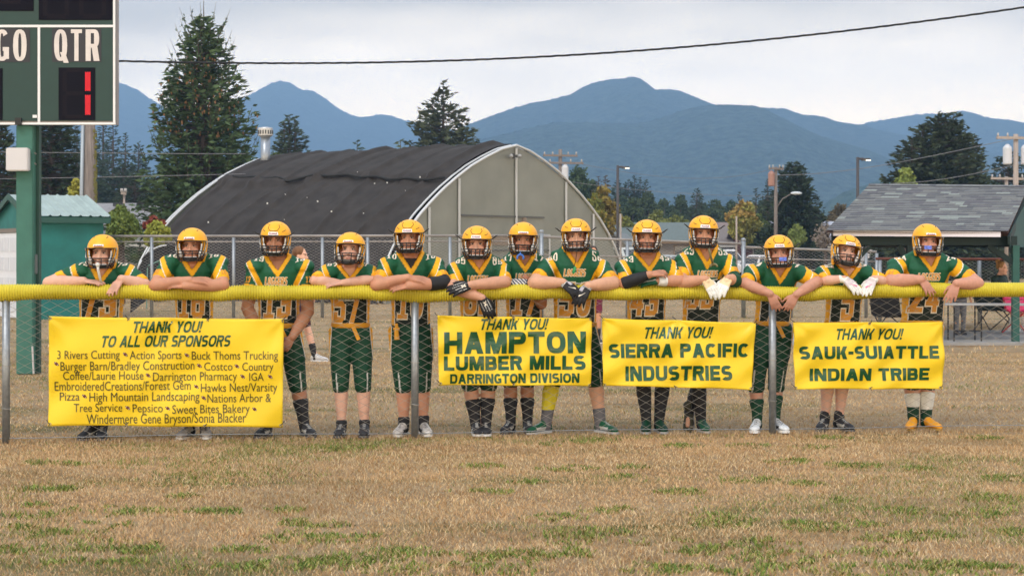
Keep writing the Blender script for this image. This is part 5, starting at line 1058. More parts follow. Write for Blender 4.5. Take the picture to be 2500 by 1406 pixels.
    m = MB(); m.tube([Vector((.056*math.sin(a), -.066-.062*math.cos(a), -.082-.004*math.cos(a))) for a in np.linspace(-1.35, 1.35, 13)], [.004]+[.006]*11+[.004], 8); sub('chin_strap', m, PAD)
    m = MB(); m.loft([(Vector((0, -.075, -.118)), Vector((1, 0, 0)), Vector((0, 1, 0)), .025, .018), (Vector((0, -.082, -.113)), Vector((1, 0, 0)), Vector((0, 1, 0)), .048, .040), (Vector((0, -.088, -.098)), Vector((1, 0, 0)), Vector((0, 1, 0)), .060, .046), (Vector((0, -.084, -.086)), Vector((1, 0, 0)), Vector((0, 1, 0)), .058, .042)], 16); sub('chin_cup', m, PADB)
    m = MB()
    for s in (-1, 1): m.ell((s*.124, -.034, .036), (.006, .014, .014)); m.ell((s*.118, -.03, -.055), (.006, .013, .018)); m.tube([(s*.12, -.035, .02), (s*.118, -.06, -.02), (s*.10, -.07, -.06), (s*.062, -.09, -.09)], .0042, 6)
    sub('clip', m, STEEL)
    if new:
        m = MB()
        for s in (-1, 1): m.tube([(s*.118, -.05, .046), (s*.138, -.06, .056), (s*.156, -.064, .073), (s*.172, -.064, .080)], [.004, .0055, .0055, .003], 6)
        sub('strap_end', m, BAR)
    return parts
HELM = {True: make_helmet(True), False: make_helmet(False)}
def hand_mesh(mb, wr, d, n, thumb, curl=(12, 18, 14), k=1.0, fat=1.0, spread=5.0, L=None):
    """palm and five fingers from the wrist along d, back of hand n; thumb: +1/-1 along n x d"""
    d = Vector(d).normalized(); n = Vector(n); n = (n-d*n.dot(d)).normalized(); s = n.cross(d)*thumb; wr = Vector(wr)
    kn = []
    for i, o in enumerate((1.5, .5, -.5, -1.5)):    # index .. little
        base = wr+d*((.092 if i in (0, 1) else .088 if i == 2 else .08)*k)+s*(o*.0205*k)-n*(.002*abs(o)); kn.append(base)
        mb.capsule(wr+d*.012*k+s*(o*.011*k), base, .0165*k*fat, .0125*k*fat, 8)
    for i, ln in enumerate((.072, .080, .075, .060)):
        a = R(spread*(1.5-i)*.8); dd = (d*math.cos(a)+s*math.sin(a)); p = kn[i]; ang = 0
        for j, (f_, r0, r1) in enumerate(((.46, .0108, .0098), (.30, .0098, .0090), (.24, .0090, .0078))):
            ang += R(curl[j]*(1+.12*i)); v = dd*math.cos(ang)-n*math.sin(ang); q = p+v*(ln*f_*k); mb.capsule(p, q, r0*k*fat, r1*k*fat, 8); p = q
    p0 = wr+d*.022*k+s*.020*k-n*.004; p1 = p0+(d*.66+s*.62-n*.28).normalized()*.042*k; p2 = p1+(d*.9+s*.32-n*.34).normalized()*.032*k; p3 = p2+(d*.95+s*.1-n*.4).normalized()*.026*k
    mb.capsule(p0, p1, .0155*k*fat, .0125*k*fat, 8); mb.capsule(p1, p2, .0122*k*fat, .0105*k*fat, 8); mb.capsule(p2, p3, .0105*k*fat, .0085*k*fat, 8)
def frame(yaw, pitch, roll): return (Matrix.Rotation(R(yaw), 3, 'Z')@Matrix.Rotation(R(pitch), 3, 'X')@Matrix.Rotation(R(roll), 3, 'Y'))
def head_parts(mb, o, Mx, sc=1.0):
    T = lambda p: o+Mx@(Vector(p)*sc); E = lambda c, r: mb.ell(T(c), [q*sc for q in r], Mx, 18, 11)
    E((0, .018, .048), (.074, .094, .086)); E((0, -.016, -.018), (.061, .072, .092)); E((0, -.042, -.082), (.049, .047, .036)); E((0, -.080, -.099), (.021, .017, .016))
    mb.capsule(T((0, -.084, .012)), T((0, -.106, -.028)), .0085*sc, .0135*sc); E((.011, -.094, -.031), (.010, .010, .008)); E((-.011, -.094, -.031), (.010, .010, .008))
    mb.capsule(T((-.042, -.079, .030)), T((.042, -.079, .030)), .0115*sc, .0115*sc)
    for s in (-1, 1): E((s*.040, -.066, -.026), (.025, .022, .022)); E((s*.076, .012, -.008), (.009, .020, .030))
    mb.capsule(T((-.018, -.088, -.058)), T((.018, -.088, -.058)), .0075*sc, .0075*sc); mb.capsule(T((-.015, -.088, -.069)), T((.015, -.088, -.069)), .0078*sc, .0078*sc)
def head_colour(v, c, o, Mx, skin, hair, lips=None, sc=1.0):
    q = (v-np.array(o))@np.array(Mx)/sc; x, y, z = q[:, 0], q[:, 1], q[:, 2]; near = (np.linalg.norm(q, axis=1) < .22)
    def put(mask, col, k=1.0): c[mask] = c[mask]*(1-k)+np.array(col)*k
    put(near & (y < -.07) & (abs(x) < .019) & (abs(z+.0635) < .0090), lips if lips is not None else np.array(skin)*np.array((.80, .45, .43)), .75)
    put(near & (y < -.075) & (abs(x) < .017) & (abs(z+.0635) < .0022), np.array(skin)*.25)
    put(near & (y < -.055) & (abs(abs(x)-.032) < .018) & (abs(z-.0275) < .0055), hair, .8)
    put(near & (y < -.055) & (abs(abs(x)-.031) < .014) & (abs(z-.0165) < .0035), np.array(skin)*.32, .8)
    put(near & (y < -.05) & (abs(abs(x)-.042) < .016) & (abs(z+.022) < .016), np.array(skin)*np.array((1.02, .78, .74)), .4)
    put(near & (y < -.095) & (abs(abs(x)-.008) < .0045) & (abs(z+.038) < .004), np.array(skin)*.3, .7)
def eyes(root, o, Mx, sc=1.0, iris=(.10, .07, .05)):
    for s in (-1, 1):
        m = MB(); c = o+Mx@(Vector((s*.031, -.0735, .0085))*sc); m.ell(c, (.0125*sc, .0125*sc, .0062*sc), Mx, 16, 12); ob = m.build('eye', EYEM, root, True); v = co(ob.data); q = (v-np.array(c))@np.array(Mx); cc = np.tile(np.array((.42, .38, .35)), (len(v), 1)); cc[np.hypot(q[:, 0], q[:, 2]) < .0068*sc] = iris; cc[np.hypot(q[:, 0], q[:, 2]) < .003*sc] = (.01, .01, .01); setcol(ob.data, cc)
def shoe(root, ank, toe_dir, colr, sole=(.7, .7, .7), hi=.02, L=.285, tip=0.0, accent=None, pitch=0):
    a = Vector(ank); d = Vector(toe_dir).normalized(); up = Vector((0, 0, 1)); d = (d*math.cos(R(pitch))-up*math.sin(R(pitch))); s = d.cross(up).normalized(); u2 = s.cross(d).normalized()
    b = a-u2*.075-d*.062; m = MB(); rg = []
    for t, w_, h_ in ((0, .014, .018), (.03, .028, .034), (.10, .035, .046), (.22, .037, .052), (.36, .037, .048), (.5, .041, .038), (.66, .047, .030), (.82, .045, .024), (.94, .034, .019), (1, .012, .012)): rg.append((b+d*(L*t)+u2*(h_+.008), s, u2, w_, h_))
    m.loft(rg, 14); m.capsule(a-u2*.02-d*.004, a+u2*hi-d*.004, .040, .042, 12); me = remesh(m, 'shoe', .007, 3); me.materials.append(CLOTH); v = co(me); q = v-np.array(b); t = q@np.array(d)/L; h = q@np.array(u2); c = np.tile(np.array(colr, float), (len(v), 1))
    if accent is not None: side = q@np.array(s); c[(t > .3) & (t < .75) & (abs(abs(side)-.03) < .018) & (h > .02) & (h < .05)] = accent; c[(t > .42) & (t < .72) & (abs(side) < .012) & (((t*26) % 1) < .45)] = accent
    setcol(me, c); smooth(me); o = link('shoe', me, root); m = MB(); pr = [(-.0, .016), (.05, .031), (.2, .037), (.4, .036), (.6, .044), (.8, .046), (.95, .034), (1, .014)]
    m.prism([(L*t, w_) for t, w_ in pr]+[(L*t, -w_) for t, w_ in pr[::-1]], lambda x, y: b+d*x+s*y-u2*.004, lambda x, y: b+d*x+s*y+u2*.014); m.build('sole', mat('sole_%.2f%.2f%.2f' % tuple(sole), sole, .6), o)
    return o
def project(bv, origin_fn, direction):
    D_ = Vector(direction).normalized(); last = [None]
    def fn(a, b, k=0):
        o = origin_fn(a, b); h = bv.ray_cast(o-D_*.6, D_)
        if h[0] is None: return (last[0] or o)
        p = h[0]-D_*(.0032+k); last[0] = p; return p
    return fn
TEAM = 'football players leaning on the fence'
def tint(s, k): return tuple(np.array(s)*k)
def player(num, label, hx, ht, new, tips, sy, vy, tx, aw, arms, legs, yaw=0, pitch=0, roll=0, mass=1.0, skin=S(206, 152, 122), hair=S(60, 40, 28), numbox=None, wordy=None, hem=957, belt=True, strapcol=None, hd=.10, cd_=.19, hipd=.27, sleeve_num=True, shoulder_num=True, extras=None, undershirt=None, numskew=.12):
    skin = tuple(np.array(skin)*np.array((.82, .83, .86))); rgh = random.Random(num); yaw += rgh.uniform(-4, 4); roll += rgh.uniform(-2.5, 2.5)
    V3 = Vector; wx0 = PX(tx, YF(tx)+hipd)
    root = empty('person', V3((wx0, YF(tx)+hipd, 0)), label, 'person', TEAM)
    SL = W(tips[0], tips[1], cd_-.04); SR = W(tips[2], tips[3], cd_-.04); ux = (SR-SL); ux.normalize(); sw = (SR-SL).length/2
    NB = W((tips[0]+tips[2])/2*.45+hx*.55, sy, cd_); Hc = W(tx, 800, hipd); dn = (Hc-NB); TL_ = dn.length; dn.normalize(); up = -dn; bk = up.cross(ux); bk = bk if bk.y > 0 else -bk; bk.normalize(); ux2 = bk.cross(up); ux2 = ux2 if ux2.x > 0 else -ux2
    aw_m = aw*YF(tx)/F
    rings = [(0.0, .095, .08), (.05, min(.20, sw*.7), .112), (.2, max(.185*mass, aw_m*1.04), .138*mass), (.45, aw_m*1.07, .13*mass), (.75, aw_m, .12*mass), (1.0, aw_m*1.0, .125*mass)]
    def torso(mb, sh): mb.loft([(NB+dn*(TL_*t+.0), ux2, bk, a-sh, b-sh) for t, a, b in rings], 24)
    Mh = frame(yaw, pitch, roll); top = W(hx, ht, hd); HO = top-Mh@V3((0, .012, .1585))
    # ---------------- body
    b = MB(); torso(b, .022); head_parts(b, HO, Mh); b.chain([NB-up*.06+bk*.01, NB+up*.02, HO+Mh@V3((0, .02, -.07))], [.075, .063*mass**.5, .060*mass**.5], 14)
    J = {}; sgn = {'L': -1, 'R': 1}
    for k in 'LR':
        s = sgn[k]; S_ = SL if k == 'L' else SR; A = arms[k]; E = W(*A['elbow']); Wr = W(*A['wrist']); Jt = S_-ux*(s*.085)-up*.005; J[k] = (S_, Jt, E, Wr); am = A.get('m', mass)*1.14
        b.chain([NB+ux*(s*.08)-up*.05, Jt], [.07, .055], 12); b.chain([Jt, Jt.lerp(E, .5), E], [.056*am, .052*am, .042*am], 14)
        fm = E.lerp(Wr, .32); b.chain([E, fm, E.lerp(Wr, .7), Wr], [.042*am, .046*am, .037*am, .028*am], 14)
        tipv = W(*A['tip']); d = tipv-Wr; n = V3(A.get('n', (0, -.9, .45))); A['d'] = d; hk = A.get('hk', 1.0)
        hand_mesh(b, Wr, d, n, 1 if k == 'L' else -1, A.get('curl', (10, 16, 14)), hk, A.get('fat', 1.0), A.get('spread', 6))
    hipj = {}
    for k in 'LR':
        s = sgn[k]; Lg = legs[k]; H_ = V3((Hc.x, Hc.y, .86))+ux*(s*.088); an = Lg['ank']; kn = Lg.get('knee'); a3 = W(an[0], 1030, an[2] if len(an) > 2 else .22); a3.z = an[1]; 
        if kn: k3 = W(kn[0], 930, kn[2] if len(kn) > 2 else .24); k3.z = kn[1]
        else: k3 = H_.lerp(a3, .48)+V3((s*.012, -.03, 0))
        hipj[k] = (H_, k3, a3); lm = mass**.6
        b.chain([V3((Hc.x, Hc.y, .92)), H_, k3], [.11, .085*lm, .056*lm], 14); cf = k3.lerp(a3, .32)+V3((0, .012, 0)); b.chain([k3, cf, k3.lerp(a3, .65), a3], [.056*lm, .064*lm, .049*lm, .037*lm], 14)
        td = V3(Lg.get('toe', (s*.25, -1, 0))).normalized(); b.capsule(a3-V3((0, 0, .03)), a3+td*.10-V3((0, 0, .05)), .03, .022, 8)
    me = remesh(b, 'body', .0066, 3, .45); me.materials.append(SKIN); v = co(me); c = np.tile(np.array(skin), (len(v), 1)); leg_k = .82
    head_colour(v, c, HO, Mh, skin, hair)
    if undershirt is not None:
        q = v-np.array(NB); lz = q@np.array(up); c[(lz < -.03) & (lz > -.17) & (abs(q@np.array(ux2)) < .09) & (q@np.array(bk) > -.135) & (q@np.array(bk) < .02)] = undershirt
    for k in 'LR':                            # knuckles a little redder
        S_, Jt, E, Wr = J[k]; t = np.linalg.norm(v-np.array(Wr+arms[k]['d'].normalized()*.1), axis=1); mk = t < .085; c[mk] = c[mk]*(1-.25*np.exp(-(t[mk]/.05)**2))[:, None]*np.array((1.0, .96, .96)); t = np.linalg.norm(v-np.array(E), axis=1); mk = t < .05; c[mk] *= np.array((1.0, .93, .9))
    setcol(me, c); smooth(me); body = link('body', me, root); eyes(root, HO, Mh)
    # ---------------- jersey
    j = MB(); torso(j, 0); j.mi = 0
    for k in 'LR':
        s = sgn[k]; S_, Jt, E, Wr = J[k]; Mt = Matrix((ux2, bk, up)).transposed()
        j.ell(S_-ux*(s*.092)+up*.004, (.096, .092, .064), Mt, 18, 11); j.capsule(NB+ux*(s*.075)+up*.004-dn*-.03, S_-ux*(s*.10)-up*.006, .058, .064, 14)
        e_ = (E-Jt).normalized(); sl = min(.165, (E-Jt).length*.74); j.chain([Jt-up*.005, Jt+e_*sl*.5, Jt+e_*sl], [.072*mass**.5, .070*mass**.5, .064*mass**.5], 16)
    me = remesh(j, 'jersey', .0075, 4, .5); me.materials.append(CLOTH); v = co(me); q = v-np.array(NB); lx = q@np.array(ux2); lz = q@np.array(up); ly = q@np.array(bk)
    # wrinkles
    wr_ = (noise2(v[:, 0]*7+3*lz, v[:, 2]*13, num % 97, 3)-.5)*.012*np.clip((-lz-.12)*6, .25, 1); nrm = np.empty(len(v)*3, np.float32); me.vertices.foreach_get('normal', nrm); nrm = nrm.reshape(-1, 3); v = v+nrm*wr_[:, None]
    c = np.tile(GREEN, (len(v), 1)); ax_ = abs(lx); front = ly < .03; dv = (vy-sy)*YF(hx)/F; wv = .108
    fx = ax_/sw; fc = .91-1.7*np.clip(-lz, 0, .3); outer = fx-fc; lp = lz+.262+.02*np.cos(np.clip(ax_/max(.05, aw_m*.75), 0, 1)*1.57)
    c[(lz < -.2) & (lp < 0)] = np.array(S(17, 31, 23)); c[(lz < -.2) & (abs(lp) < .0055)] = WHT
    c[(abs(outer+.02) < .078) & (lz > -.27)] = GOLD; c[(outer >= .058) & (outer < .080) & (lz > -.27)] = WHT
    sidep = (lz < -.24) & (ax_ > aw_m*.875); c[(lz < -.24) & (ax_ > aw_m*.835)] = WHT*.9; c[sidep] = GOLD
    for k in 'LR':
        S_, Jt, E, Wr = J[k]; s = sgn[k]; e_ = (E-Jt).normalized(); sl = min(.165, (E-Jt).length*.74); t, dd = seg_t(v, Jt, Jt+e_*sl); on = (dd < .10) & (t > .20) & (lx*s > 0) & (outer > .078)
        c[on & (t > .86)] = GOLD; c[on & (t > .20) & (t < .86) & (outer > .080)] = GREEN*.92
    Vx = wv*(1+np.minimum(0, lz)/dv); ins = (Vx-ax_)*.86; vf = front & (lz < .05) & (lz > -dv*1.02)
    c[vf & (ins > -.004) & (ins < .031)] = GOLD; hole = vf & (ins >= .031); c[hole] = BLK; v[hole] += np.array(bk)*.05
    ring = (lz > .012) & (ax_ < .105) & ~hole; c[ring & ~vf] = GOLD
    if wordy: c[front & (lz < -.24) & (abs(lz+.30) < .0) ] = WHT
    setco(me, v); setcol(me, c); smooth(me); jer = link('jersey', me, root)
    bv = BVHTree.FromPolygons([Vector(p) for p in v], [p.vertices[:] for p in me.polygons])
    Yc = YF(tx)+cd_-.05
    if numbox:
        x0, x1, y0, y1 = numbox; fn = project(bv, lambda a, b_: V3((a, Yc, b_)), (0, 1, 0)); A = (PX(x0, Yc), PX(x1, Yc), PZ(y0, Yc), PZ(y1, Yc))
        m = MB(); put_block(m, str(num), *A, fn, .205, .165, numskew, .025, .13, .62, .011, .00012, fixw=.60); m.build('number_outline', WHITEM, jer)
        m = MB(); put_block(m, str(num), *A, lambda a, b_, k: fn(a, b_, k+.0018), .205, .165, numskew, .025, .13, .62, 0, .00012, fixw=.60); m.build('number', GOLDM, jer)
    if wordy:
        x0, x1, y0, y1 = wordy; fn = project(bv, lambda a, b_: V3((a, Yc, b_)), (0, 1, 0)); A = (PX(x0, Yc), PX(x1, Yc), PZ(y0, Yc), PZ(y1, Yc))
        m = MB(); put_block(m, 'LOGGERS', *A, fn, .22, .15, .22, .03, .12, .6, .0045, .00012, fixw=.58); m.build('word_outline', WHITEM, jer)
        m = MB(); put_block(m, 'LOGGERS', *A, lambda a, b_, k: fn(a, b_, k+.0014), .22, .15, .22, .03, .12, .6, 0, .00012, fixw=.58); m.build('word', GOLDM, jer)
    for k in 'LR':
        s = sgn[k]; S_, Jt, E, Wr = J[k]; e_ = (E-Jt).normalized(); sl = min(.165, (E-Jt).length*.74); mid = Jt+e_*sl*.60
        if sleeve_num:
            vd = V3((-s*.55, 1, -.05)).normalized(); r_ = vd.cross(V3((0, 0, 1))).normalized(); r_ = r_ if r_.x > 0 else -r_; u_ = e_*-1; fn = project(bv, lambda a, b_: mid+r_*a+u_*b_, vd)
            m = MB(); put_block(m, str(num), -.025, .025, .026, -.026, lambda a, b_, k_: fn(a, b_, k_+.0005), .22, .19, .08, .02, .14, .6, 0, .0001, fixw=.6); m.build('sleeve_number', GOLDM, jer)
        if shoulder_num:
            pc = S_-ux*(s*.115)-bk*.01; vd = V3((0, .5, -1)).normalized(); fn = project(bv, lambda a, b_: pc+ux*a+V3((0, .85, .5))*b_+V3((0, 0, .03)), vd)
            m = MB(); put_block(m, str(num), -.040, .040, .036, -.036, fn, .19, .15, .0, .02, .16, .6, .0, .0001, fixw=.6); m.build('shoulder_number', WHITEM, jer)
    # ---------------- trousers, belt
    p = MB(); lm = mass**.6; p.loft([(V3((Hc.x, Hc.y, z)), ux, V3((-ux.y, ux.x, 0)), a, bb) for z, a, bb in ((1.0, aw_m*.9, .11*mass), (.95, aw_m*.985, .122*mass), (.86, aw_m*1.05, .132*mass), (.78, aw_m*.98, .12*mass), (.74, .08, .08))], 20)
    hz_ = PZ(hem, YF(tx)+.2)+.05
    for k in 'LR':
        H_, k3, a3 = hipj[k]; s = sgn[k]; p.chain([H_+V3((-s*.004, 0, -.02)), H_.lerp(k3, .5), k3], [.108*lm, .098*lm, .078*lm], 16); tt = max(.06, min(.9, (k3.z-hz_)/max(.05, k3.z-a3.z))) if k3.z > a3.z else .2; p.capsule(k3, k3.lerp(a3, legs[k].get('hemt', tt)), .077*lm, .075*lm, 16)
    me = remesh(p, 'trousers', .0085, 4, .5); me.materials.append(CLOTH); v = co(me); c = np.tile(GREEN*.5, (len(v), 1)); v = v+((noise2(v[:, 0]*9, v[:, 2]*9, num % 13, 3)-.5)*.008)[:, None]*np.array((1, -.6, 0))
    for k in 'LR':
        H_, k3, a3 = hipj[k]; s = sgn[k]; t, dd = seg_t(v, H_, k3); ax_p = np.array(H_)+np.clip(t, -.6, 1.9)[:, None]*(np.array(k3)-np.array(H_)); lat = (v-ax_p)@np.array(ux)*s; wd = .068+.035*np.clip(t, 0, 1.2); sd_ = (v[:, 0]-Hc.x)*s > 0.01
        c[sd_ & (lat > wd*lm) & (t < 1.0)] = WHT*.9; c[sd_ & (lat > (wd+.006)*lm) & (t < .98)] = GOLD*.95; c[sd_ & (abs(lat-.035+.02*(t-1)) < .0045) & (t > .85) & (v[:, 1] < H_.y)] = WHT*.8
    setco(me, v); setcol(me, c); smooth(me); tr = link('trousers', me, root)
    if belt:
        m = MB(); m.loft([(V3((Hc.x, Hc.y, z)), ux, V3((-ux.y, ux.x, 0)), aw_m*k_, .128*mass*k_+.004) for z, k_ in ((.895, 1.005), (.90, 1.03), (.93, 1.03), (.936, 1.0))], 28); be = m.build('belt', mat('belt_gold', S(206, 144, 26), .7, var=.12, scale=12), root, True)
        m = MB(); q0 = V3((Hc.x+.03, Hc.y-.137*mass, .91)); m.beam(q0, q0+V3((.05, -.012, -.11)), .008, .03, V3((1, 0, 0))); m.build('belt_tail', MATS['belt_gold'], be)
    # ---------------- socks and shoes
    for k in 'LR':
        H_, k3, a3 = hipj[k]; Lg = legs[k]; so_ = Lg.get('sock')
        if so_:
            colr, z1 = so_[0], so_[1]-.03; f_ = max(.05, min(.97, (z1-a3.z)/max(.05, k3.z-a3.z))); m = MB(); cf = k3.lerp(a3, .32)+V3((0, .012, 0)); lo = a3.lerp(k3, min(f_, .34)); pts = [a3-V3((0, 0, .03)), lo]; rs = [.043*lm, .053*lm]
            if f_ > .4: pts.append(k3.lerp(a3, max(.32, 1-f_))+V3((0, .012*f_, 0))); rs.append(.068*lm)
            if f_ > .75: pts.append(a3.lerp(k3, f_)); rs.append(.062*lm)
            m.chain(pts, rs, 14); me = remesh(m, 'sock', .0075, 3); me.materials.append(CLOTH); v = co(me); cc = np.tile(np.array(colr, float), (len(v), 1))
            if len(so_) > 2: cc[v[:, 2] < so_[3]] = so_[2]
            setcol(me, cc); smooth(me); link('sock', me, root)
        shoe(root, a3, Lg.get('toe', (sgn[k]*.25, -1, 0)), Lg.get('shoe', BLK*1.6), Lg.get('sole', (.5, .5, .5)), Lg.get('hi', .03), accent=Lg.get('accent'), pitch=Lg.get('pitch', 0), L=Lg.get('L', .275))
    # ---------------- arms: gloves and sleeves
    for k in 'LR':
        A = arms[k]; S_, Jt, E, Wr = J[k]; d = A['d'].normalized(); th = 1 if k == 'L' else -1; n = V3(A.get('n', (0, -.9, .45))); n = (n-d*n.dot(d)).normalized()
        if A.get('glove'):
            g = A['glove']; m = MB(); hand_mesh(m, Wr, d, n, th, A.get('curl', (10, 16, 14)), A.get('hk', 1.0)*1.02, A.get('fat', 1.0)*1.22, A.get('spread', 6)); fa = (E-Wr).normalized(); m.capsule(Wr+d*.02, Wr+fa*.035, .030, .036, 14)
            me = remesh(m, 'glove', .0055, 2, .4); me.materials.append(CLOTH); v = co(me); q = v-np.array(Wr); u_ = q@np.array(d); w_ = q@np.array(n); s_ = q@np.array(n.cross(d)*th); cc = g['col'](u_, s_, w_, len(v)); setcol(me, cc); smooth(me); go = link('glove', me, root)
            if g.get('logo'):
                gb = BVHTree.FromPolygons([Vector(p) for p in v], [p.vertices[:] for p in me.polygons]); m = MB(); sv = n.cross(d)*th; fn = project(gb, lambda a, b_: Wr+d*b_+sv*a, -n)
                for q_ in g['logo']:
                    for s2 in sub_poly(q_, .012): m.poly([fn(a, b_, .0006) for a, b_ in s2])
                m.build('logo', g['logomat'], go)
        for (f0, f1, colr, extra, nm) in A.get('wear', ()):
            m = MB(); am = A.get('m', mass)*1.14
            def pos(f_): return (Jt.lerp(E, f_+1), None) if f_ < 0 else (E.lerp(Wr, f_), None)
            def rad(f_): return (.056+(-.014)*(f_+1)) if f_ < 0 else float(np.interp(f_, (0, .32, .7, 1), (.042, .046, .037, .028)))
            fs = np.linspace(f0, f1, 7); m.chain([pos(f_)[0] for f_ in fs], [rad(f_)*am+extra for f_ in fs], 16); me = remesh(m, nm, .007, 3); me.materials.append(CLOTH); v = co(me); 
            # trim the rounded ends flat
            ea = (pos(f0)[0], (pos(fs[1])[0]-pos(f0)[0]).normalized()); eb = (pos(f1)[0], (pos(f1)[0]-pos(fs[-2])[0]).normalized())
            for o_, dd_, sg in ((ea[0], ea[1], -1), (eb[0], eb[1], 1)):
                h_ = (v-np.array(o_))@np.array(dd_)*sg; near = (np.linalg.norm(v-np.array(o_), axis=1) < .075) & (h_ > 0); v[near] -= (h_[near]*sg)[:, None]*np.array(dd_)
            setco(me, v); setcol(me, np.tile(np.array(colr, float), (len(v), 1))); smooth(me); link(nm, me, root)
    # ---------------- helmet
    T = Matrix.Translation(HO)@Mh.to_4x4(); hel = link('helmet', HELM[new]['helmet'], root); hel.matrix_parent_inverse = wmat(root).inverted(); hel.location = HO; hel.rotation_euler = Mh.to_euler()
    for nm, me in HELM[new].items():
        if nm == 'helmet': continue
        o = bpy.data.objects.new(nm, me); COL.objects.link(o); o.parent = hel
    if extras: extras(root, hel, HO, Mh, NB, bv, jer, bk, up, ux2)
    return root
# ------------------------------------------------------------------ the thirteen players
TAN = S(214, 160, 130); PALE = S(226, 176, 150); BRN = S(188, 132, 100); WARM = S(206, 148, 116)
BKS = (BLK*1.5, .31); W8 = WHT*.95; DGR = GREEN*.8; SH_B = dict(shoe=BLK*1.8, accent=W8*.7, sole=(.08, .08, .08)); SH_G = dict(shoe=GREEN*.7, accent=BLK, sole=(.6, .6, .6))
def A(e, w, t, **k): return dict(elbow=e, wrist=w, tip=t, **k)
def Lg(x, z=.095, d=.2, **k): return dict(ank=(x, z, d), **k)
OVER = (0, -.55, .85)
# 73
def ex73(root, hel, HO, Mh, NB, bv, jer, bk, up, ux):
    m = MB(); p = HO+Mh@Vector((.008, -.165, -.085)); q = W(247, 690, -.02); m.tube([p, p.lerp(q, .3)+Vector((0, -.02, 0)), p.lerp(q, .7)+Vector((0, -.015, 0)), q], [.011, .010, .010, .009], 8); m.ell(p, (.018, .02, .02)); m.build('mouthguard_strap', PAD, hel, True)
player(73, 'player number 73 at the far left with a white mouthguard strap hanging from the helmet', 251, 572, False, (170, 662, 336, 664), 640, 690, 245, 53,
    dict(L=A((120, 691, .06), (204, 686, .0), (252, 689, -.03), n=(0, -.25, 1), curl=(4, 10, 12), m=1.12), R=A((355, 697, .05), (296, 681, -.03), (268, 716, -.10), n=(-.2, -.8, .6), curl=(10, 12, 10), m=1.1)),
    dict(L=Lg(226, sock=(BLK*1.4, .4), **SH_B), R=Lg(248, sock=(BLK*1.4, .4), **SH_B)), mass=1.12, skin=PALE, numbox=(200, 286, 700, 778), extras=ex73, hem=960)
player(16, 'player number 16 with folded bare forearms, second from the left', 470, 556, False, (388, 642, 558, 642), 622, 670, 475, 46,
    dict(L=A((378, 697, -.03), (462, 684, -.10), (512, 682, -.09), n=(-.05, -.6, .8), curl=(6, 10, 10)), R=A((545, 696, -.02), (452, 698, -.11), (408, 692, -.06), n=(0, -.6, .8), curl=(10, 14, 10))),
    dict(L=Lg(464, sock=(BLK*1.5, .36), shoe=S(150, 142, 136), accent=BLK, sole=(.5, .48, .45)), R=Lg(500, sock=(BLK*1.5, .36), shoe=S(150, 142, 136), accent=BLK, sole=(.5, .48, .45))), mass=1.05, skin=WARM, numbox=(432, 502, 696, 776), pitch=-2)
player(13, 'tall player number 13 standing upright with both arms hanging down behind the fence', 674, 540, True, (598, 652, 768, 652), 626, 673, 682, 51,
    dict(L=A((604, 752, .17), (632, 812, .10), (650, 850, .06), n=(-.6, -.7, .1), curl=(14, 22, 18)), R=A((752, 760, .15), (714, 822, .06), (690, 858, .02), n=(.5, -.8, .2), curl=(14, 22, 18))),
    dict(L=Lg(652, d=.2, sock=(BLK*1.5, .30), **SH_B), R=Lg(744, d=.24, knee=(724, .47, .26), sock=(BLK*1.5, .30), toe=(.5, -1, 0), **SH_B)), mass=1.1, skin=BRN, numbox=(640, 714, 700, 776), wordy=(649, 705, 677, 695), hd=.16, cd_=.22, pitch=4)
player(57, 'shorter player number 57 with forearms folded on the rail and chin tucked low', 857, 567, False, (778, 664, 922, 664), 644, 684, 856, 47,
    dict(L=A((768, 685, .03), (836, 692, .0), (880, 690, .03), n=(0, -.3, 1), curl=(6, 12, 10), m=.9), R=A((908, 683, .03), (838, 690, -.04), (800, 694, -.02), n=(0, -.3, 1), curl=(6, 12, 10), m=.9)),
    dict(L=Lg(834, d=.18, knee=(832, .46, .2), sock=(BLK*1.5, .13), toe=(-.05, -1, 0), **SH_B), R=Lg(890, d=.18, knee=(886, .46, .2), sock=(BLK*1.5, .14), toe=(.05, -1, 0), **SH_B)), mass=.95, skin=PALE, numbox=(812, 882, 702, 788), pitch=-7, hd=.06)
def ex10(root, hel, HO, Mh, NB, bv, jer, bk, up, ux):
    m = MB(); p = W(968, 790, .12); m.tube([p, p+Vector((0, -.01, -.06)), p+Vector((.004, -.012, -.13))], [.012, .018, .022], 8); m.box(p+Vector((0, -.012, -.04)), (.05, .012, .02)); m.build('belt_tassel', mat('belt_gold2', S(206, 144, 26), .7), root)
player(10, 'player number 10 with a black elbow sleeve, behind the middle fence post', 1000, 536, True, (922, 646, 1085, 646), 618, 668, 1003, 48,
    dict(L=A((918, 696, -.04), (996, 678, -.10), (1042, 682, -.10), n=(-.05, -.6, .8), curl=(6, 10, 10)), R=A((1086, 690, -.02), (998, 698, -.11), (952, 702, -.09), n=(0, -.6, .8), curl=(8, 10, 10), wear=((-.25, .42, BLK*1.4, .007, 'elbow_sleeve'),))),
    dict(L=Lg(986, d=.2, sock=(BLK*1.5, .16), shoe=S(186, 180, 176), accent=BLK, sole=(.6, .58, .55), knee=(984, .46, .22)), R=Lg(1034, d=.2, sock=(BLK*1.5, .17), shoe=S(190, 186, 182), accent=BLK, sole=(.6, .58, .55), knee=(1030, .46, .22))), mass=1.06, skin=WARM, numbox=(966, 1036, 700, 778), yaw=-6, belt=False, extras=ex10, undershirt=(.02, .015, .015))
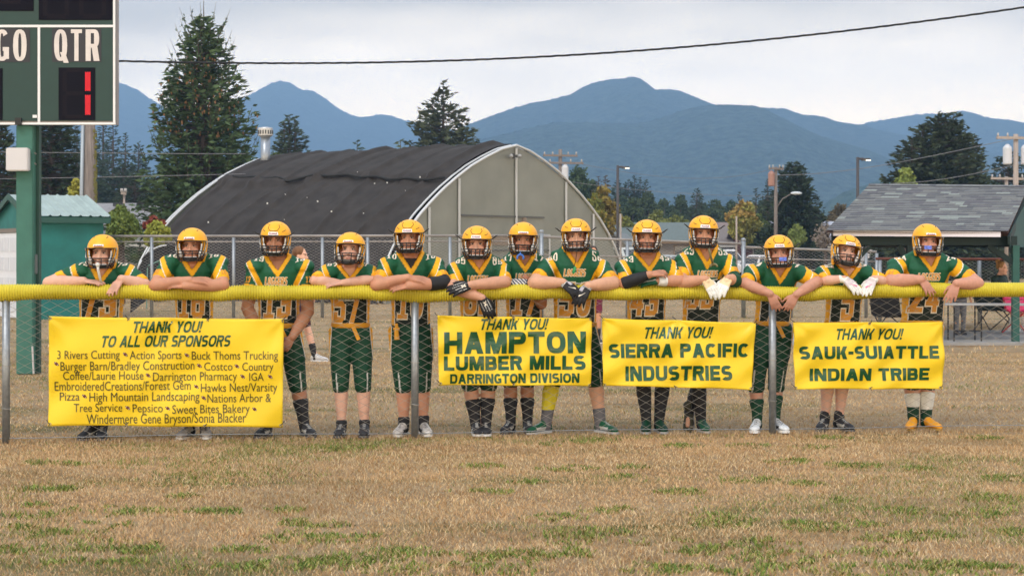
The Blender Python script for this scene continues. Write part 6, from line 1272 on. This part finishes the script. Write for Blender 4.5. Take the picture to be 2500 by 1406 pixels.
def gl_black(u, s, w, n):
    c = np.tile(BLK*1.2, (n, 1)); c[(w > .006) & (abs(((s*1.0+.05) % .021)-.0105) > .0088) & (u > .03) & (u < .17)] = W8*.85; c[(u < .004) & (w > -.01) & (u > -.02)] = W8*.7; return c
UA = [[(-.016, .072), (.016, .072), (.010, .064), (-.010, .064)], [(-.016, .040), (.016, .040), (.010, .048), (-.010, .048)], [(-.005, .048), (.005, .048), (.005, .064), (-.005, .064)]]
player(85, 'player number 85 in black and white gloves, one forearm draped over the rail', 1165, 551, True, (1090, 658, 1248, 660), 622, 668, 1170, 46,
    dict(L=A((1106, 702, -.05), (1176, 727, -.11), (1198, 772, -.12), n=(.1, -.95, .3), curl=(8, 14, 14), hk=1.1, glove=dict(col=gl_black, logo=UA, logomat=WHITEM)), R=A((1233, 688, -.02), (1147, 696, -.13), (1100, 710, -.15), n=(.1, -.9, .42), curl=(6, 12, 10), hk=1.1, glove=dict(col=gl_black, logo=UA, logomat=WHITEM))),
    dict(L=Lg(1162, d=.18, knee=(1146, .46, .2), sock=(BLK*1.4, .29), toe=(.1, -1, 0), shoe=BLK*2, accent=W8*.8, sole=(.6, .6, .6)), R=Lg(1186, d=.18, knee=(1194, .46, .2), sock=(BLK*1.4, .30), toe=(.05, -1, 0), shoe=BLK*2, accent=W8*.8, sole=(.6, .6, .6))), mass=1.08, skin=TAN, numbox=(1132, 1204, 692, 768), wordy=(1141, 1193, 673, 690), hem=952, hd=.06, hair=S(120, 84, 56))
def gl_stripe(u, s, w, n):
    c = np.tile(np.array(S(34, 36, 62)), (n, 1)); c[(abs(((u*.8+s*.7) % .026)-.013) < .006) & (w > -.004)] = W8*.9; return c
def ex17(root, hel, HO, Mh, NB, bv, jer, bk, up, ux):
    m = MB(); p = HO+Mh@Vector((-.02, -.165, -.128)); m.tube([p+Vector((.026*math.sin(a), -.012, .026*math.cos(a)-.012)) for a in np.linspace(-2.1, 2.1, 13)], .0085, 8); m.tube([p+Vector((.0, 0, .04)), p+Vector((0, -.01, .012))], .005, 6); m.build('mouthguard', BLUEG, hel, True)
player(17, 'player number 17 in the second row, blue mouthguard hanging from the face mask', 1278, 542, False, (1206, 652, 1348, 652), 616, 664, 1280, 44,
    dict(L=A((1222, 706, .20), (1242, 690, .06), (1292, 690, .03), n=(.1, -.7, .7), curl=(6, 14, 12), glove=dict(col=gl_stripe)), R=A((1322, 742, .24), (1306, 708, .12), (1290, 690, .08), n=(0, -.8, .5), curl=(10, 16, 12))),
    dict(L=Lg(1247, d=.28, knee=(1246, .46, .32), sock=(BLK*1.4, .29), toe=(-.3, -1, 0), **SH_B), R=Lg(1288, d=.28, knee=(1287, .46, .32), sock=(BLK*1.4, .29), toe=(.1, -1, 0), **SH_B)), mass=1.0, skin=BRN, numbox=(1246, 1314, 696, 768), wordy=(1258, 1302, 668, 684), hd=.26, cd_=.33, hipd=.36, hem=935, extras=ex17, sleeve_num=False)
def gl_nike(u, s, w, n):
    c = np.tile(BLK*1.2, (n, 1)); cuff = u < .03; c[cuff & (abs(((u+.1) % .010)-.005) < .0028) & (w > -.012)] = W8*.8; c[(w > .004) & (u > .03) & (u < .07) & (s > .012)] = np.array(S(176, 172, 182)); return c
SWOOSH = [[(-.022, .050), (-.012, .044), (-.006, .058), (-.016, .066)], [(-.016, .066), (-.006, .058), (.004, .078), (-.002, .080)], [(-.002, .080), (.004, .078), (.020, .118), (.018, .118)]]
SWOOSH = [[(-b+.0, 0.132-a*.72) for a, b in [(q[1]-.03, q[0]) for q in p]] for p in SWOOSH]
SWOOSH = [[(x*1.0, y) for x, y in p] for p in SWOOSH]
def ex50(root, hel, HO, Mh, NB, bv, jer, bk, up, ux):
    m = MB(); p = HO+Mh@Vector((0, -.17, -.115)); q = W(1402, 664, .0); m.tube([p, p.lerp(q, .5)+Vector((0, .02, 0)), q+Vector((0, 0, .05))], .0028, 5); mg = m.build('mouthguard_leash', BLACK, hel)
    m = MB(); m.ell(q+Vector((0, -.0, .015)), (.013, .012, .034), Matrix.Rotation(.3, 3, 'Y')); m.build('mouthguard', mat('mouthguard_green', S(44, 150, 90), .3), mg, True)
player(50, 'broad player number 50 in black gloves, standing wide with one yellow calf sleeve', 1405, 533, True, (1315, 650, 1490, 652), 604, 653, 1404, 53,
    dict(L=A((1304, 690, -.02), (1374, 690, -.08), (1420, 722, -.16), n=(.25, -.75, .6), curl=(12, 18, 14), hk=1.12, m=1.18, glove=dict(col=gl_nike, logo=SWOOSH, logomat=WHITEM)), R=A((1498, 691, -.02), (1436, 698, -.12), (1404, 748, -.16), n=(-.25, -.9, .3), curl=(10, 16, 14), hk=1.14, m=1.18, glove=dict(col=gl_nike, logo=SWOOSH, logomat=WHITEM), wear=((-.55, -.36, S(92, 88, 90), .003, 'undersleeve'),))),
    dict(L=Lg(1332, d=.2, knee=(1350, .47, .22), sock=(S(206, 190, 40), .43, S(96, 94, 98), .21), toe=(-.75, -.7, 0), shoe=GREEN*.8, accent=W8*.7, sole=(.5, .5, .5)), R=Lg(1466, d=.2, knee=(1452, .47, .24), sock=(S(96, 94, 98), .22), toe=(.6, -.8, 0), shoe=GREEN*.8, accent=W8*.7, sole=(.5, .5, .5))), mass=1.18, skin=S(218, 166, 134), numbox=(1364, 1446, 690, 772), wordy=(1375, 1430, 657, 674), hem=938, extras=ex50, hd=.08)
def gl_green(u, s, w, n): c = np.tile(GREEN*.8, (n, 1)); c[abs(s+.012) < .005] = W8*.8; return c
player(43, 'player number 43 with a full black arm sleeve and a white wristband', 1580, 536, True, (1500, 654, 1654, 650), 620, 660, 1577, 48,
    dict(L=A((1524, 692, -.02), (1586, 670, -.11), (1622, 664, -.10), n=(-.1, -.6, .8), curl=(10, 20, 20), wear=((-.8, .93, BLK*1.3, .004, 'arm_sleeve'),)), R=A((1662, 686, -.02), (1606, 686, -.07), (1566, 688, -.04), n=(0, -.6, .8), curl=(8, 12, 10), glove=dict(col=gl_green), wear=((.66, 1.0, W8, .006, 'wristband'),))),
    dict(L=Lg(1579, d=.2, knee=(1569, .46, .22), sock=(BLK*1.2, .44), toe=(-.15, -1, 0), shoe=GREEN*.35, accent=GREEN*.6, sole=(.3, .3, .3), hi=.06), R=Lg(1608, d=.2, knee=(1620, .46, .22), sock=(BLK*1.2, .44), toe=(.15, -1, 0), shoe=GREEN*.35, accent=GREEN*.6, sole=(.3, .3, .3), hi=.06)), mass=1.02, skin=WARM, numbox=(1538, 1610, 698, 770), hem=930, undershirt=None, hd=.09)
def gl_white(u, s, w, n): c = np.tile(W8*1.05, (n, 1)); c[(u < .075) & (w > .0)] = np.array(S(226, 200, 160)); c[u < .008] = GOLD; c[(abs(((s+.0105) % .021)-.0105) > .0092) & (u > .085) & (w > 0)] = W8*.62; return c
def ex53(root, hel, HO, Mh, NB, bv, jer, bk, up, ux):
    m = MB(); p = HO+Mh@Vector((.03, -.165, -.118)); q = W(1742, 648, .03); m.tube([p, p.lerp(q, .5)+Vector((-.004, -.012, 0)), q], [.009, .010, .011], 8); m.tube([q+Vector((.028*math.sin(a), -.015, .022*math.cos(a)-.01)) for a in np.linspace(-1.7, 1.7, 11)], .009, 8); m.build('mouthguard_strap', mat('mouthguard_olive', S(120, 112, 78), .5), hel, True)
player(53, 'tallest player, number 53, in white gloves with a dark green elbow band', 1718, 526, True, (1648, 636, 1796, 638), 600, 655, 1710, 46,
    dict(L=A((1662, 690, -.01), (1722, 682, -.10), (1750, 722, -.15), n=(.2, -.9, .4), curl=(6, 10, 8), hk=1.12, glove=dict(col=gl_white)), R=A((1796, 686, -.02), (1778, 680, -.09), (1752, 722, -.15), n=(-.25, -.9, .4), curl=(6, 10, 8), hk=1.12, glove=dict(col=gl_white), wear=((-.38, .55, GREEN*.6, .006, 'elbow_sleeve'),))),
    dict(L=Lg(1682, z=.20, d=.30, knee=(1716, .46, .24), sock=(BLK*1.2, .42), toe=(-.15, -.45, -1), shoe=S(60, 58, 44), accent=BLK, sole=(.3, .27, .27), hi=.05), R=Lg(1712, d=.22, knee=(1704, .46, .2), sock=(BLK*1.2, .42), toe=(.1, -1, 0), shoe=GREEN*.7, accent=BLK, sole=(.4, .38, .36), hi=.06)), mass=1.08, skin=S(210, 154, 122), numbox=(1674, 1744, 694, 752), wordy=(1700, 1752, 661, 676), hem=930, extras=ex53, hd=.12, cd_=.22, undershirt=None)
def tape(HOo, Mh, x): pass
def ex_tape(x):
    def f(root, hel, HO, Mh, NB, bv, jer, bk, up, ux):
        m = MB(); g = []
        for i in range(7): a = x-.030+.060*i/6; g.append([m.av(HO+Mh@Vector((a, -.181+.9*a*a, z))) for z in (-.030, -.061)])
        for a, b in zip(g, g[1:]): m.af(a[0], b[0], b[1], a[1])
        o = m.build('blue_tape', mat('blue_tape', S(92, 116, 206), .4, var=.35, scale=60), hel); o.modifiers.new('s', 'SOLIDIFY').thickness = .002
    return f
player(7, 'player with blue tape on the face mask whose bare hands dangle by the fence post', 1900, 573, True, (1816, 664, 1976, 666), 640, 688, 1884, 44,
    dict(L=A((1818, 692, -.02), (1880, 717, -.12), (1902, 762, -.13), n=(-.1, -.95, .2), curl=(10, 14, 12)), R=A((1994, 688, -.02), (1944, 719, -.12), (1918, 762, -.13), n=(.1, -.95, .2), curl=(12, 18, 14))),
    dict(L=Lg(1849, d=.16, knee=(1846, .45, .2), sock=(GREEN*.5, .27, BLK*1.5, .0), toe=(-.3, -1, 0), shoe=S(200, 204, 208), accent=BLK, sole=(.7, .7, .7)), R=Lg(1892, d=.16, knee=(1896, .46, .22), sock=(GREEN*.5, .30), toe=(.35, -1, 0), shoe=S(200, 204, 208), accent=BLK, sole=(.7, .7, .7))), mass=1.02, skin=S(206, 150, 124), numbox=(1866, 1902, 702, 790), extras=ex_tape(.02), yaw=-4, hd=.05, undershirt=None)
def gl_pink(u, s, w, n): c = np.tile(W8*1.05, (n, 1)); c[(u < .08) & (u > .02) & (w > .0)] = np.array(S(206, 196, 198)); c[(abs(((s+.0105) % .021)-.0105) > .0092) & (u > .085) & (w > 0)] = W8*.6; return c
PINKM = mat('pink_mark', S(226, 92, 150), .5)
player(5, 'slim player number 5 with tilted helmet, looking down at white and pink gloves', 2070, 573, True, (1990, 668, 2134, 664), 643, 684, 2056, 44,
    dict(L=A((2012, 686, .02), (2062, 680, -.06), (2094, 708, -.12), n=(.3, -.8, .55), curl=(6, 10, 8), hk=1.06, m=.88, glove=dict(col=gl_pink, logo=SWOOSH, logomat=PINKM)), R=A((2160, 688, .02), (2132, 680, -.05), (2112, 716, -.12), n=(-.25, -.85, .45), curl=(6, 10, 8), hk=1.06, m=.88, glove=dict(col=gl_pink, logo=SWOOSH, logomat=PINKM))),
    dict(L=Lg(2013, d=.2, knee=(2024, .47, .26), sock=(BLK*1.4, .12), toe=(-.4, -1, 0), shoe=BLK*1.6, accent=W8*.7, sole=(.1, .1, .1), hi=.05), R=Lg(2048, d=.2, knee=(2060, .47, .26), sock=(BLK*1.4, .13), toe=(.4, -1, 0), shoe=BLK*1.6, accent=W8*.7, sole=(.1, .1, .1), hi=.05)), mass=.92, skin=PALE, numbox=(2052, 2088, 690, 782), roll=8, pitch=-6, yaw=4, hd=.06, hem=940)
player(24, 'heavy set player number 24 at the right end in yellow shoes and white socks', 2264, 546, False, (2166, 648, 2350, 648), 616, 663, 2250, 52,
    dict(L=A((2176, 686, .0), (2248, 682, -.06), (2282, 724, -.12), n=(.15, -.85, .5), curl=(6, 10, 10), m=1.2, spread=9), R=A((2386, 692, -.01), (2336, 692, -.09), (2314, 742, -.13), n=(-.15, -.95, .3), curl=(8, 12, 10), m=1.2, hk=1.08, spread=9)),
    dict(L=Lg(2230, d=.2, knee=(2226, .47, .24), sock=(W8, .30, GREEN*.4, .20), toe=(-.4, -1, 0), shoe=S(222, 152, 32), sole=(.35, .2, .03), hi=.03), R=Lg(2260, d=.2, knee=(2266, .47, .24), sock=(W8, .31, GREEN*.4, .18), toe=(.4, -1, 0), shoe=S(222, 152, 32), sole=(.35, .2, .03), hi=.03)), mass=1.2, skin=S(212, 154, 128), numbox=(2216, 2294, 694, 762), wordy=(2235, 2292, 667, 684), extras=ex_tape(-.04), hem=950, hd=.08)
DENTS += [(PX(x, YF(x)), w_, d_) for x, w_, d_ in ((390, .10, .018), (535, .10, .018), (460, .2, .012), (930, .1, .018), (1060, .12, .02), (1000, .2, .014), (1120, .14, .022), (1225, .14, .016), (1310, .10, .02), (1400, .2, .02), (1490, .12, .018), (1540, .12, .018), (1640, .12, .014), (1740, .16, .016), (1830, .14, .022), (1905, .2, .02), (1975, .14, .022), (2080, .2, .012), (2200, .14, .012), (2330, .14, .012))]
# ------------------------------------------------------------------ people behind the fence
def bystander(label, pos, rz, J, shirt, legs, skin, hair, shoe_c, sock=None, sleeve=.45, hairb=None, pant_to=.5, hs=1.0):
    """J: joints in the person's own frame (x right, y back, z up)"""
    M = Matrix.Translation(pos)@Matrix.Rotation(rz, 4, 'Z'); f = lambda p: M@Vector(p); M3 = M.to_3x3(); root = empty('person', pos, label, 'person', 'people behind the fence')
    b = MB(); HO = f(J['head']); head_parts(b, HO, M3, hs); nk = f(J['neck']); hp = f(J['hip']); ch = nk.lerp(hp, .35); b.capsule(nk, HO-M3@Vector((0, -.01, .05))*hs, .055*hs, .05*hs)
    ux = M3@Vector((1, 0, 0)); yy = M3@Vector((0, 1, 0))
    def tor(mb, k): d = (nk-hp).normalized(); mb.loft([(hp.lerp(nk, t), ux, yy, a*k*hs, c_*k*hs) for t, a, c_ in ((-.08, .10, .09), (.05, .165, .12), (.3, .15, .11), (.65, .18, .12), (.85, .19, .11), (.97, .12, .08), (1.04, .06, .055))], 18)
    tor(b, .93)
    for s in (-1, 1):
        sh = nk+ux*(s*.17*hs)-Vector((0, 0, .05*hs)); el, wr = f(J['el'][s > 0]), f(J['wr'][s > 0]); b.chain([nk-Vector((0, 0, .05)), sh, el, wr], [.06*hs, .05*hs, .038*hs, .027*hs]); d = (wr-el).normalized(); hand_mesh(b, wr, d, ux*s, -s, k=hs*.95)
        hj = hp+ux*(s*.09*hs); kn, an = f(J['kn'][s > 0]), f(J['an'][s > 0]); b.chain([hj, kn, kn.lerp(an, .35), an], [.085*hs, .056*hs, .058*hs, .036*hs])
    me = remesh(b, 'body', .011, 3); me.materials.append(SKIN); v = co(me); c = np.tile(np.array(skin), (len(v), 1)); head_colour(v, c, HO, M3, skin, hair, sc=hs); setcol(me, c); smooth(me); link('body', me, root)
    def cl(name, m, colr, vox=.011):
        me = remesh(m, name, vox, 4); me.materials.append(CLOTH); v = co(me); n_ = (noise2(v[:, 0]*9, v[:, 2]*9, 5, 3)-.5); v = v+(n_*.015)[:, None]; setco(me, v); cc = np.tile(np.array(colr), (len(v), 1))*(1+.5*n_)[:, None]; setcol(me, cc); smooth(me); return link(name, me, root)
    m = MB(); tor(m, 1.06)
    for s in (-1, 1):
        sh = nk+ux*(s*.17*hs)-Vector((0, 0, .05*hs)); el, wr = f(J['el'][s > 0]), f(J['wr'][s > 0]); m.chain([nk-Vector((0, 0, .05)), sh, sh.lerp(el, min(1, sleeve*2))], [.07*hs, .062*hs, .056*hs]); sleeve > .5 and m.chain([el, el.lerp(wr, (sleeve-.5)*2)], [.046*hs, .038*hs])
    cl('shirt', m, shirt)
    m = MB(); m.ell(hp-Vector((0, 0, .02)), (.175*hs, .135*hs, .13*hs), M3)
    for s in (-1, 1): hj = hp+ux*(s*.09*hs); kn, an = f(J['kn'][s > 0]), f(J['an'][s > 0]); m.chain([hj, hj.lerp(kn, min(1, pant_to*2))], [.10*hs, .10*hs-.03*hs*min(1, pant_to*2)]); pant_to > .5 and m.chain([kn, kn.lerp(an, (pant_to-.5)*2)], [.068*hs, .055*hs])
    cl('trousers', m, legs)
    for s in (-1, 1):
        kn, an = f(J['kn'][s > 0]), f(J['an'][s > 0])
        if sock is not None: m = MB(); m.capsule(an-Vector((0, 0, .03)), an.lerp(kn, .36), .04*hs, .056*hs); cl('sock', m, sock)
        shoe(root, an, J.get('toe', [None, None])[s > 0] and M3@Vector(J['toe'][s > 0]) or -yy, shoe_c, (.75, .75, .75), L=.26*hs, hi=.0)
    m = MB(); m.ell(HO+M3@(Vector((0, .028, .055))*hs), [q*hs for q in (.086, .098, .088)], M3)
    for p0, p1, r0, r1 in hairb or (): m.capsule(HO+M3@(Vector(p0)*hs), HO+M3@(Vector(p1)*hs), r0*hs, r1*hs)
    me = remesh(m, 'hair', .010, 3); me.materials.append(CLOTH); v = co(me); st = noise2(v[:, 0]*90, v[:, 2]*6, 3, 2); setcol(me, np.tile(np.array(hair), (len(v), 1))*(.6+.8*st)[:, None]); smooth(me); link('hair', me, root)
    return root
STAND = dict(head=(0, -.02, 1.50), neck=(0, 0, 1.36), hip=(0, 0, .90), el=[(-.26, .02, 1.06), (.26, .02, 1.06)], wr=[(-.27, -.1, .84), (.27, -.1, .84)], kn=[(-.09, -.02, .48), (.09, -.02, .48)], an=[(-.09, 0, .08), (.09, 0, .08)])
WALK = dict(STAND, head=(0, -.06, 1.47), kn=[(-.09, -.10, .48), (.09, -.12, .48)], an=[(-.09, .30, .12), (.09, -.24, .08)], el=[(-.25, -.05, 1.08), (.25, .12, 1.08)], wr=[(-.25, -.22, .93), (.25, .10, .84)])
bystander('long haired woman in maroon walking behind the fence, hidden by the player in number 13', Vector((PX(724, 24), 24, 0)), 1.35, WALK, S(112, 34, 46), S(70, 34, 44), PALE, S(112, 78, 52), S(196, 194, 194), BLK*1.6, .46, [((0, .06, .05), (0, .11, -.12), .07, .05), ((0, .11, -.12), (.01, .13, -.24), .05, .03)], .45)
bystander('person in maroon shorts and dark leggings standing behind the broad player in number 50', Vector((PX(1447, 29), 29, 0)), .2, dict(STAND), S(40, 42, 50), S(112, 36, 62), WARM, S(60, 44, 34), S(60, 60, 64), S(40, 38, 44), .5, None, .42)
SIT = dict(head=(0, -.06, 1.18), neck=(0, .0, 1.05), hip=(0, .06, .56), el=[(-.25, -.02, .80), (.25, -.02, .80)], wr=[(-.14, -.24, .72), (.14, -.24, .72)], kn=[(-.10, -.38, .52), (.10, -.36, .54)], an=[(-.10, -.30, .12), (.10, -.46, .12)])
bystander('seated spectator with a blond hair bun in a dark green top and white shoes', Vector((PX(2440, 32), 32.0, .045)), .75, SIT, S(30, 54, 50), S(52, 58, 64), PALE, S(168, 124, 72), S(222, 222, 224), W8, .4, [((0, .06, .10), (0, .10, .14), .05, .045)], .30)
bystander('child in mottled grey trousers standing behind the folding table', Vector((PX(2343, 31), 31, .045)), .1, {k: ([tuple(np.array(q)*.70) for q in v] if isinstance(v, list) else tuple(np.array(v)*.70)) for k, v in STAND.items()}, S(52, 50, 52), S(104, 106, 112), WARM, S(80, 60, 44), S(60, 60, 66), None, .5, None, .96, hs=.74)
rail_cover()
